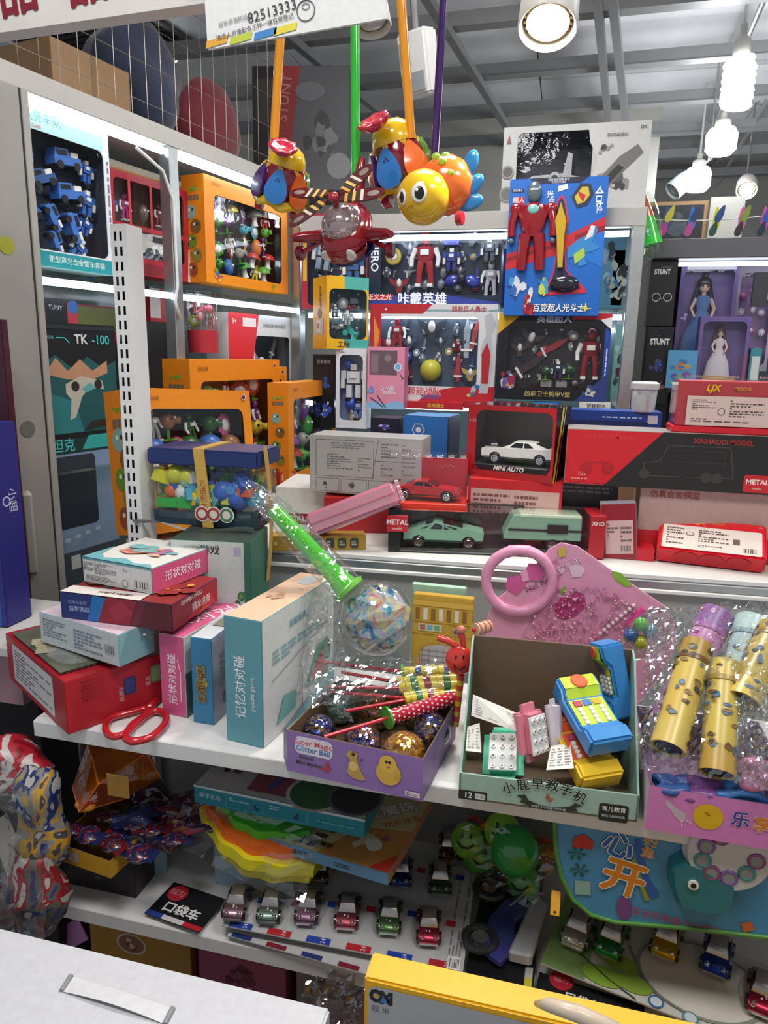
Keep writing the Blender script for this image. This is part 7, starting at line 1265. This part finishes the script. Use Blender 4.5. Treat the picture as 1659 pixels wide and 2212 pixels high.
# pink printed card at the shelf's left end
B = quadcard('pink_print_card', 'pink printed card standing behind the left end of the lower shelves', 'card', [onY(135, 2060, 1.22), onY(190, 2030, 1.22), onY(200, 1850, 1.25), onY(152, 1880, 1.25)], .003, 'b87ab8'); B.blot('front', .5, .7, .03, ['d8c8d8', '9a5a9a', '3a2a34'], 9, 3).rect('front', 0, .35, 1, .5, '2a2228').done()
# ================================================================== bundles at the far left
def pack(label, px, py, Y, r, cols, seed, key):
    p = onY(px, py, Y); t = thing('printed_bag', label, 'bag', T(*p)); b = MB().ball((0, 0, 0), 1, 26, 18); rg = random.Random(seed); ph = [rg.uniform(0, 6) for _ in range(4)]
    b.v = [(r[0]*x*(1+.18*math.sin(5*z+ph[0])+rg.uniform(-.1, .1)), r[1]*y*(1+.2*math.sin(6*z+ph[1])+rg.uniform(-.15, .15)), r[2]*z*(1+.08*math.sin(5*x+ph[2]))) for x, y, z in b.v]; b.build('bag', swirl(cols, 15, 1.2, .4, key), t, smooth=180)
    crumple('wrapper', '', [Vector((-r[0], -r[1]*1.05, -r[2]*.9)), Vector((r[0], -r[1]*1.05, -r[2]*.9)), Vector((r[0]*.9, -r[1]*1.05, r[2]*.9)), Vector((-r[0]*.9, -r[1]*1.05, r[2]*.9))], 6, 10, .006, seed, clear=.86, parent=t)
pack('red printed bag at the far left under the shelf end', 20, 1655, 1.0, (.075, .05, .055), ['8a1420', 'b02030', 'c8c0bc', '6a0c18'], 3, 'bagred')
pack('white and navy printed bag hanging at the far left', 88, 1770, .96, (.045, .04, .11), ['b8b4ae', '22346c', '8a8680', 'c8962a', '4a4a50', 'c0bcb6'], 5, 'bagnavy')
pack('white and red printed bag lowest at the far left', 78, 1930, .93, (.055, .04, .09), ['a8a49e', '8a1c28', '5a5650', '2a3460', 'b8b4ae'], 7, 'baggrey')
pack('dark red printed bag behind the lowest white one at the far left edge', 8, 1900, 1.0, (.05, .04, .12), ['5a1420', '8a1c28', '2a2a34', 'a8a098'], 9, 'bagdark')
B = quadcard('white_card', 'plain white card leaning among the printed bags at the far left', 'card', [onY(18, 1900, .95), onY(60, 1870, .95), onY(62, 1735, .98), onY(8, 1760, .98)], .002, 'b8b2aa'); B.done()
# ================================================================== far-left side table with blue carton
YS = 1.22; zS = onY(82, 1366, YS).z
t = thing('side_table', 'white-topped table with pink front at the far left edge', 'table', T(-1.45, 1.0, 0))
xr = onY(66, 1400, 1.16).x+1.45
MB().box((-.3, .13, zS-.02), (xr, .4, zS)).build('table_top', C('d0ccc8', 'paint'), t, bevel=.002); MB().box((-.3, .16, zS-.14), (xr-.03, .19, zS-.02)).build('front_panel', C('a8848c', 'paint'), t); MB().box((-.3, .2, 0), (xr-.03, .38, zS-.14)).build('body', C('1a1a1c', 'matte'), t)
B = quadcard('yellow_leaflet', 'yellow and blue leaflet lying under the indigo carton', 'leaflet', Zq(zS+.001, (10, 1392), (118, 1402), (128, 1376), (20, 1366)), .001, 'c8c23a'); B.rect('front', .6, .2, .95, .8, '4a7aa8').done()
f = GY((-170, 1376), (18, 1372), (-170, 944), YS, .075); f[0].translation.z = zS+.003; B = Bx('indigo_carton', 'tall glossy indigo carton standing at the far left edge', 'box', f, '2b2c80', {'right': '2b2b7c'}); B.rect('front', 0, 0, .95, 1, '2458a8').text('right', .62, .62, .06, '小超', 'c8cce0', .01, rot=-90).disc('right', .4, .62, .011, 'c8cce0').disc('right', .4, .62, .008, '2b2b7c').line('right', [(.08, .02), (.08, .98)], .001, '3a3a98').poly('front', [(0, .55), (.95, .36), (.95, .3), (0, .45)], '1c3f8c').poly('front', [(0, .3), (.95, .33), (.95, .2), (0, .16)], '2f74c8').done()
B = Bx('maroon_carton', 'dark maroon carton behind the indigo one at the far left edge', 'box', [T(onY(-56, 800, 1.4).x, 1.4, zS-.3), onY(24, 800, 1.4).x-onY(-110, 800, 1.4).x, onY(10, 690, 1.4).z-zS+.3, .02], '421426'); B.done()
# ================================================================== cartons in front of the shelves
a, b_ = onY(-30, 1992, .70), onY(664, 2168, .70); zt = (a.z+b_.z)/2
B = Bx('white_carton', 'big white carton with a moulded hand slot beside the yellow carton', 'box', [T((a.x-.35+b_.x+.03)/2, .31, 0), b_.x+.03-a.x+.35, zt, .39], 'c4c4c9', bev=.003)
hs = [onZ(*q, zt) for q in ((128, 2140), (150, 2118), (262, 2160), (372, 2188), (352, 2212))]; b = MB(); inv3 = B.M.inverted()
q0, q1 = inv3 @ onZ(133, 2143, zt), inv3 @ onZ(356, 2214, zt); w0 = inv3 @ onZ(154, 2110, zt); w1 = inv3 @ onZ(374, 2180, zt)
b.grid(lambda u, v: (q0*(1-u)+q1*u)*(1-v)+(w0*(1-u)+w1*u)*v+Vector((0, 0, .001+.005*math.sin(math.pi*u)*(1-.6*v))), 16, 5); b.build('hand_slot_flap', C('cfcfd2'), B.root, smooth=180, fix=False)
for e, g in ((q0, w0), (q1, w1)): MB().tube([e+Vector((0, 0, .001)), g+Vector((0, 0, .002))], .0035, 6).build('slot_end', C('8a8a90', 'matte'), B.root)
MB().box((B.w/2-.06, .12, zt+.0002), (B.w/2-.01, .16, zt+.0008)).build('printed_mark', C('26262a', 'print'), B.root); B.text('top', .42, .86, .03, '小车', 'b08a5a').done()
p0, p1 = onZ(787, 2112, .80), onZ(818, 2056, .80); dd = p1.y-p0.y
B = Bx('yellow_grey_carton', 'yellow and grey carton with a small black logo, nearest the viewer', 'box', [T(p0.x+.4, p0.y, 0), .8, .80, dd], 'e2a90c', {'front': 'e2a90c', 'top': 'e4ae14'}, bev=.0025)
B.poly('front', [(.005, 0), (1, 0), (1, .985), (.5, .987), (.02, .99), (.01, .987), (.006, .98)], 'a8a8aa')
B.text('front', .016, .973, .027, 'C', '1c1c1e', .08, sx=.8).text('front', .033, .973, .027, 'M', '1c1c1e', .08, sx=.9).poly('front', [(.024, .965), (.029, .977), (.036, .965)], '3a78b8').poly('front', [(.014, .972), (.02, .98), (.022, .972)], 'c89a2a').text('front', .025, .952, .012, '超 米', '77777a').done()
pts = [onY(1158, 2168, p0.y-.004), onY(1185, 2170, p0.y-.02), onY(1250, 2190, p0.y-.025), onY(1330, 2225, p0.y-.02), onY(1380, 2260, p0.y-.008)]
MB().tube([B.M.inverted() @ q for q in pts], [.003, .007, .0085, .008, .004], 8).build('carry_handle', C('c9b8a4', 'plastic'), B.root, smooth=180)
# ================================================================== push toys hanging in front
YH = 1.55
def stick(t, a, e, col, r=.0085): MB().tube([a, e], r, 12).build('stick', C(col, 'gloss'), t, smooth=60)
def up_to(p, px, Y, z=2.62):                 # stick end: follow the pixel direction up to height z
    q = onY(*px, Y); d = q-p; return p+d*((z-p.z)/d.z)
def bird(label, c, tilt, face, s_, stick_px, stick_from):
    M = T(*c) @ RY(tilt) @ RZ(face) @ RX(14) @ S(s_*1.12, s_*1.12, s_); t = thing('bird_push_toy', label, 'push toy', M)
    MB().lathe([(.001, -.62), (.5, -.6), (.56, -.4), (.58, -.1), (.5, .25), (.36, .5), (.001, .5)], 26).build('body', C('7a1426', 'gloss'), t, smooth=60)
    b = MB(); prof = [(.44, .28), (.45, .36), (.42, .55), (.33, .72), (.2, .82), (.001, .85)]; b.lathe(prof, 28)
    for k in range(8): a = k*.785; b.cbox((.45*math.cos(a), .45*math.sin(a), .25), (.1, .1, .16), 0)
    b.build('head', C('e2b818', 'gloss'), t, smooth=60)
    b = MB(); n = 42; lv = [(.08, .82, 0), (.16, .86, .04), (.215, .95, .12), (.225, 1.0, .14), (.16, .985, .06), (.1, .95, .0), (.001, .95, 0)]
    b.add([(r*(1+m*math.cos(7*2*math.pi*k/n))*math.cos(2*math.pi*k/n), r*(1+m*math.cos(7*2*math.pi*k/n))*math.sin(2*math.pi*k/n), z) for r, z, m in lv for k in range(n)], [(j*n+k, j*n+(k+1) % n, (j+1)*n+(k+1) % n, (j+1)*n+k) for j in range(len(lv)-1) for k in range(n)])
    b.build('comb', C('c01c3c', 'gloss'), t, M=T(.0, -.2, -.28) @ RX(24) @ S(1.35, 1.35, 1.25), smooth=180)
    for k in range(7):
        a = math.radians(-90+k*51.4); col = ['2c78c4', 'e8702a', '5a9a34', '4a2a78', '2c78c4', 'd8b028', '4a2a78'][k]
        b = MB(); n = 14; pts = []
        for j in range(n):
            th = 2*math.pi*j/n; x = .25*math.sin(th)*(1-.45*math.cos(th)); z = .42*math.cos(th); pts.append((x, z))
        b.add([(x, -.03-.03*(1-abs(z)/.42), z) for x, z in pts]+[(x*.9, .03, z) for x, z in pts]+[(0, -.075, -.08)], [(j, (j+1) % n, 2*n) for j in range(n)]+[(j, n+j, n+(j+1) % n, (j+1) % n) for j in range(n)])
        o = b.build('feather', C(col, 'gloss'), t, M=RZ(math.degrees(a)+90) @ T(0, -.585, -.12) @ RX(-9), smooth=60)
        if k % 2 == 0:
            for q in range(3): MB().cyl((-.04+.04*q, -.062, .14+.05*(q % 2)), (-.04+.04*q, -.075, .14+.05*(q % 2)), .018, n=6).build('feather_hole', C('4a1020', 'plastic'), o)
    b = MB(); n = 30; b.add([(r*(1+.05*math.cos(k*2*math.pi/5))*math.cos(2*math.pi*k/n), r*(1+.05*math.cos(k*2*math.pi/5))*math.sin(2*math.pi*k/n), z+.05*math.sin(k*2*math.pi/5)) for r, z in ((.56, -.42), (.66, -.55), (.6, -.66)) for k in range(n)], [(j*n+k, j*n+(k+1) % n, (j+1)*n+(k+1) % n, (j+1)*n+k) for j in range(2) for k in range(n)]); b.build('skirt', C('dcb424', 'gloss'), t, smooth=180, fix=False)
    for q in (-1, 1): MB().cyl((q*.34, -.1, -.72), (q*.52, -.1, -.72), .17, .17, 16).build('wheel', C('a81c34', 'gloss'), t, bevel=.03, smooth=40)
    inv = M.inverted(); p = onY(*stick_from, YH+.02); stick(t, inv @ p, inv @ up_to(p, stick_px, YH), 'e8961c', .0085/s_)
    return t
bird('chicken push toy with yellow head on the left orange stick', onY(613, 388, YH), 16, 12, .082, (605, 85), (590, 335))
bird('chicken push toy with yellow head on the right orange stick', onY(862, 346, YH+.05), -12, -14, .095, (868, 20), (888, 300))
# fish
c = onY(918, 428, YH-.08); t = thing('fish_push_toy', 'yellow-faced orange fish push toy on the purple stick', 'push toy', T(*c) @ RZ(-14) @ S(.0655)); inv = t.matrix_world.inverted()
MB().ball((0, -.1, 0), (.8, .75, .78), 26, 18).build('face', C('e2b41c', 'gloss'), t, smooth=180)
b = MB().ball((.42, .55, .42), (.86, .7, .86), 24, 16); b.v = [tuple(Vector(v)*(1+.02*math.sin(v[0]*22)*math.sin(v[2]*22))) for v in b.v]; b.build('body', C('e06a24', 'gloss'), t, smooth=180)
for x, z, r in ((-.44, -.08, .2), (.2, -.02, .23)):
    Q = T(0, -.1, 0) @ RZ(math.degrees(math.asin(x/.8))) @ RX(-math.degrees(math.asin(z/.8))*1.0) @ T(0, -.735, 0); o = MB().ball((0, 0, 0), (r, .05, r*1.15), 16, 10).build('eye', C('ece6dc', 'gloss'), t, Q, smooth=180); MB().ball((.02, -.025, -.01), (r*.68, .04, r*.82), 14, 8).ball((-.05, -.055, .07), (r*.22, .02, r*.22), 8, 5, 1).build('pupil', [C('15120f', 'gloss'), C('f4f4f0', 'gloss')], o, smooth=180)
MB().tube([(-.35, -.78, -.34), (-.18, -.84, -.42), (.0, -.83, -.36)], .02, 6).build('mouth', C('a8741c', 'gloss'), t)
for k, (x, z, ry) in enumerate(((1.15, .95, 20), (1.25, .35, 50), (1.2, -.1, 80))): MB().ball((0, 0, 0), (.24, .1, .42), 14, 10).build('fin', C('2c84c4', 'gloss'), t, M=T(x, .6, z) @ RY(ry), smooth=180)
for k, (x, y, z) in enumerate(((.55, -.05, .95), (.78, -.02, .62), (.3, .0, 1.12))): MB().ball((x, y, z), (.14, .06, .1), 10, 6).build('green_spot', C('9ac034', 'gloss'), t, smooth=180)
MB().cyl((1.0, .1, -.62), (1.2, .1, -.62), .2, n=16).build('wheel', C('b82234', 'gloss'), t, bevel=.03)
MB().ball((.45, .4, 1.2), (.16, .16, .12), 12, 8).build('stick_socket', C('8ab834', 'gloss'), t, smooth=180)
p = onY(938, 345, YH+.01); stick(t, inv @ p, inv @ up_to(p, (957, 20), YH), '3a1a5a', .0085/.068)
# helicopter
c = onY(745, 492, YH-.06); t = thing('helicopter_push_toy', 'dark red helicopter push toy with striped rotor on the green stick', 'push toy', T(*c) @ RZ(-6) @ RX(50) @ S(.108)); inv = t.matrix_world.inverted(); RD = C('8e1424', 'gloss')
MB().ball((0, 0, -.08), (.5, .7, .38), 26, 18).build('body', RD, t, smooth=180); MB().ball((.02, -.12, .22), (.36, .4, .3), 22, 14).build('canopy', film('d8d0d4', .72, .05, 0, key='canopy', milk=.2), t, smooth=180)
MB().ball((0, -.3, -.2), (.47, .36, .26), 20, 12, z1=.2).build('chin', C('7c0f1e', 'gloss'), t, smooth=180); MB().lathe([(.5, -.36), (.53, -.42), (.44, -.47), (.001, -.48)], 24, M=S(1, 1.1, 1)).build('underside', C('232a5c', 'gloss'), t, smooth=50)
for q in (-1, 1):
    o = MB().ball((q*.23, -.6, -.12), (.13, .05, .13), 14, 8).build('eye_panel', C('d8cfc8', 'gloss'), t, smooth=180)
    MB().tube([(q*.45, -.1, -.1), (q*.85, -.15, -.05), (q*1.02, -.3, .06)], [.13, .1, .06], 10).build('wing_arm', RD, t, smooth=60); MB().cyl((q*.85, -.35, -.26), (q*1.0, -.35, -.26), .14, n=16).build('wheel', C('6a0f24', 'gloss'), t, bevel=.03)
    MB().tube([(q*.5, -.1, -.2), (q*.9, -.34, -.26)], .05, 8).build('axle', RD, t)
MB().prism([(-.12, -.02), (.12, -.02), (.14, -.1), (0, -.26), (-.14, -.1)], -.64, -.6).build('badge', C('c8843a', 'gloss'), t, bevel=.01); MB().tube([(0, .3, 0), (.1, 1.0, .25), (.15, 1.3, .5)], [.2, .12, .06], 10).build('tail', RD, t, smooth=60)
MB().cyl((0, 0, .42), (0, 0, .68), .06, n=12).build('rotor_mast', RD, t); MB().ball((0, 0, .7), (.1, .1, .07), 12, 8).build('rotor_hub', C('b02436', 'gloss'), t, smooth=180)
for k in range(4):
    M = RZ([8, 62, 172, 232][k]) @ RX(6); n = 18; pts = [(.12, .04)]+[(.62+.36*math.cos(a), .15*math.sin(a)) for a in [math.pi*.8-math.pi*1.6*i/n for i in range(n+1)]]+[(.12, -.04)]
    b = MB().add([(x, y, .7) for x, y in pts]+[(x, y, .675) for x, y in pts], [tuple(range(len(pts))), tuple(range(2*len(pts)-1, len(pts)-1, -1))]+[(i, len(pts)+i, len(pts)+(i+1) % len(pts), (i+1) % len(pts)) for i in range(len(pts))]); o = b.build('rotor_blade', C('5a2026', 'gloss'), t, M=M)
    for i, cc in enumerate(('c8a040', '2a1c1c', 'd8b860', '2a1c1c', 'd8ccb8')): MB().box((.22+.075*i, -.1-.008*i, .672), (.28+.075*i, .1+.008*i, .703)).build('blade_stripe', C(cc, 'print'), o)
    MB().ball((.76, 0, .69), (.15, .085, .016), 14, 8).build('blade_print', C('8a7a70', 'print'), o, smooth=180)
p = onY(768, 384, YH); stick(t, inv @ p, inv @ up_to(p, (767, 60), YH), '2fb83c', .0095/.105)
rail = thing('hanging_rail', 'metal hanging rail above the frame holding the push toy sticks', 'rail', T(-.42, YH, 2.62)); MB().cyl((-.55, 0, 0), (.75, 0, 0), .012, n=10).build('bar', C('b0b2b4', 'metal'), rail)
for x in (-.5, .7): MB().cyl((x, 0, 0), (x, 0, .34), .006, n=8).build('hanger', C('b0b2b4', 'metal'), rail)
# ================================================================== goods on the dark rack at the right
def rb(name, label, px, col, Y=YR+.06, d=.08, cat='toy box', **k):
    (x0, y1), (x1, y0) = px; a, b_ = onY(x0, y1, Y), onY(x1, y1, Y); return Bx(name, label, cat, [T((a.x+b_.x)/2, Y, a.z), b_.x-a.x, onY(x0, y0, Y).z-a.z, d], col, **k)
zr = rz[1]
B = rb('stunt_box', 'tall black carton printed with two round eyes on the dark rack', ((1394, 704), (1452, 562)), '181314', YR-.02); B.text('front', .45, .82, .1, 'STUNT', 'e4e2e0', .05, sx=.75).fine('front', .4, .885, .8, .9, 1, '8a8684'); zst = B.M.translation.z
for u in (.3, .72): B.disc('front', u, .44, .016, 'c8c8c6', 16).disc('front', u, .44, .0135, '181314', 16)
B.line('front', [(.47, .42), (.55, .42)], .002, 'c8c8c6').done()
B = rb('stunt_box', 'black carton with a blue car picture below the round-eyed one', ((1384, 872), (1440, 706)), '121116', YR-.02); B.h = zst-B.M.translation.z; B.text('front', .5, .8, .1, 'STUNT', 'e4e2e0', .05, sx=.75).fine('front', .4, .87, .85, .885, 1, '8a8684').blot('front', .5, .5, .035, ['2a3a9a', '3a5ac8', '1a1f4a', '4a4a6a'], 12, 3).blot('front', .6, .22, .03, ['8a3a44', 'a85a5a', '3a1a20'], 8, 5).done()
def dollbox(label, px, gown, hair, Y, sc):
    B = rb('doll_box', label, px, '6a5690', Y, .07, 'doll box', win=(.07, .05, .93, .93), inner='7a62a0', clear=.9, ripple=.6, faces={'top': 'a8a0b0'})
    m = MB(); m.ball((0, 0, .355), (.06, .055, .075), 14, 10, 1).ball((0, .02, .385), (.085, .075, .085), 14, 10, 2).ball((0, .02, .48), (.03, .03, .04), 8, 6, 2).cyl((0, 0, .25), (0, 0, .3), .025, n=10, mi=1).lathe([(.001, .26), (.06, .25), (.085, .2), (.055, .08), (.1, .0), (.19, -.2), (.24, -.48), (.001, -.5)], 22, M=S(1, .55, 1))
    for q in (-1, 1): m.tube([(q*.08, 0, .22), (q*.13, -.02, .1), (q*.09, -.08, .0)], [.024, .02, .016], 7, 1).ball((q*.023, -.05, .355), (.012, .006, .016), 8, 5, 3).tube([(q*.06, .03, .36), (q*.1, .03, .2), (q*.11, .02, .05)], [.03, .028, .012], 7, 2)
    m.build('doll', [C(gown, 'cloth'), C('d8b4a4', 'plastic'), C(hair, 'plastic'), C('2a2024', 'gloss')], B.root, T(-B.w*.04, .035, B.h*.5) @ S(B.h*sc), smooth=50)
    return B
B = dollbox('tall purple doll box with a doll in a blue gown', ((1450, 800), (1572, 566)), '5a7fb8', '2a2024', YR+.1, .8); B.rect('front', .1, .93, .95, .99, 'e0dce4').blot('front', .15, .5, .02, ['8a70b8', 'b09ad0'], 5, 3).done()
B = dollbox('smaller purple doll box with a doll in a white and pink gown', ((1498, 838), (1606, 686)), 'cfc4cc', '5a4038', YR-.02, .78); B.rect('front', .15, .06, .8, .16, 'b88a4a').done()
B.root.matrix_world.translation.z = zr; 
B = rb('silver_pack', 'clear and silver toy pack right of the blue-gowned doll', ((1572, 800), (1655, 566)), 'a89ab0', YR+.14, .05, win=(.08, .05, .92, .9), inner='8a6a9a', ripple=1.4, clear=.75); B.toys(.1, .1, .9, .8, 3, 4, ['flower', 'ring', 'ball'], ['b8a0c0', '8a6aa8', 'd8c8d8', 'b05a8a'], 1.0); B.done()
B = rb('grey_pouch', 'dark grey pouch hanging at the top right of the rack', ((1622, 662), (1655, 588)), '3a3a40', YR-.03, .02); B.root.matrix_world.translation.z += 0; B.done()
B = rb('rainbow_card', 'rainbow picture card leaning below the tall doll box', ((1436, 838), (1500, 756)), '5a9ac8', YR-.04, .01, 'card'); B.blot('front', .5, .6, .05, ['c8784a', '5a9ac8', 'b8a06a', '3a7ab0'], 14, 3, .6).blot('front', .5, .25, .05, ['6ab08a', '5a5aa0', '8a4a9a', '9ac86a'], 14, 5, .6).done()
B = rb('teal_carton', 'narrow teal carton at the right end of the dark rack', ((1612, 838), (1636, 752)), '3a8a94', YR, .05); B.rect('front', .2, .2, .9, .8, 'c8ccc8').done()
B = rb('orange_carton', 'narrow orange carton between the small doll box and the teal carton', ((1598, 838), (1611, 764)), 'c0582a', YR+.02, .05); B.done()
B = rb('speaker_carton', 'dark carton with white round prints low on the right rack', ((1440, 945), (1500, 850)), '2a2a2e', YR-.06, .08); B.rect('front', .1, .3, .7, .9, '8a8a90').disc('front', .6, .3, .03, 'd8d8d8').done()
# inside the back cabinet, right end
for x0, y1, x1, y0, c, pal, lab in ((1268, 666, 1342, 470, '6a9ab0', ['a8c8d0', '4a7a98', 'c8b0a0', '3a3a44'], 'pale blue carded toy behind the blue figure box'), (1318, 860, 1344, 700, '9ac0b8', ['c8dcd4', '7a2a34', '4a5a50'], 'pale green carton at the right end of the middle glass shelf'), (1318, 660, 1342, 540, 'a89a80', ['d0c8b4', '3a3430'], 'beige carded toy at the right end of the upper glass shelf')):
    B = rb('carded_toy', lab, ((x0, y1), (x1, y0)), c, YB+.3, .03); B.blot('front', .6, .6, .04, pal, 12, x0, 1.6).blot('front', .6, .3, .04, pal, 10, y0, 1.4).done()
# framed picture, garland and cone pack above the rack
B = rb('framed_picture', 'dark wooden-framed picture standing on top of the dark rack', ((1396, 528), (1522, 412)), '8a6a48', YR+.42, .02, 'picture'); B.root.matrix_world.translation.z = rz[0]+.036; B.rect('front', .04, .05, .93, .93, '15161a').blot('front', .5, .5, .08, ['23262c', '3a3f48', '1a1c20'], 14, 3).done()
B = rb('white_board', 'pale board leaning on top of the dark rack beside the picture', ((1526, 524), (1600, 400)), 'a8a69e', YR+.4, .02, 'board'); B.root.matrix_world.translation.z = rz[0]+.036; B.done()
ga, gb_ = onY(1405, 474, YR-.02), onY(1690, 462, YR-.02)
t = thing('garland_string', 'thin white string with coloured clips above the dark rack', 'garland', T(*ga)); MB().tube([(gb_-ga)*k/8-Vector((0, 0, .012*math.sin(math.pi*k/8))) for k in range(9)], .0022, 6).build('string', C('d8d8d0', 'plastic'), t)
for k, (px, cols, lab) in enumerate(((1440, ('2a4a9a', 'c8c03a', 'c03a8a'), 'blue, yellow and pink feather clip nearest the cabinet post'), (1495, ('2a78d0', '2a3a6a', 'b04a8a'), 'bright blue feather clip in front of the framed picture'), (1548, ('c8c82a', '22407a', '2a4a3a'), 'yellow and navy feather clip in front of the pale board'), (1603, ('c85a9a', '7a8a3a', '3a2a2a'), 'pink and olive feather clip right of the pale board'), (1652, ('b04a9a', '3a4aa0', '22303a'), 'magenta and blue feather clip at the right edge'))):
    p = onY(px, 478, YR-.03); tt = thing('feather_clip', lab, 'ornament', T(*p) @ RY(12) @ S(.55), 'feather clips on the garland string')
    for j, c in enumerate(cols):
        b = MB(); n = 12; h_ = (.075, .06, .05)[j]; b.add([(.022*math.sin(2*math.pi*i/n)*(1-.4*math.cos(2*math.pi*i/n)), -.003*j+s_, (0.02, .05, -.05)[j]+h_*math.cos(2*math.pi*i/n)) for s_ in (0, .004) for i in range(n)], [tuple(range(n)), tuple(range(2*n-1, n-1, -1))]+[(i, n+i, n+(i+1) % n, (i+1) % n) for i in range(n)]); b.build('feather', C(c, 'gloss'), tt, M=RY((-14, 10, 4)[j]))
p = onY(1410, 500, YR-.1); t = thing('cone_pack', 'orange and neon green cone toy in a clear bag hanging by the post', 'toy', T(p.x-.01, p.y, p.z-.03) @ RY(-14)); MB().lathe([(.001, .2), (.012, .19), (.03, .08)], 14).build('upper_cone', C('e0582a', 'gloss'), t, smooth=50); MB().lathe([(.03, .08), (.045, -.02), (.001, -.02)], 14).build('lower_cone', C('3ad83a', 'gloss'), t, smooth=50); MB().ball((0, 0, .06), (.05, .045, .13), 12, 10).build('clear_bag', film('f0f8f0', .84, .05, .8, key='conebag'), t)
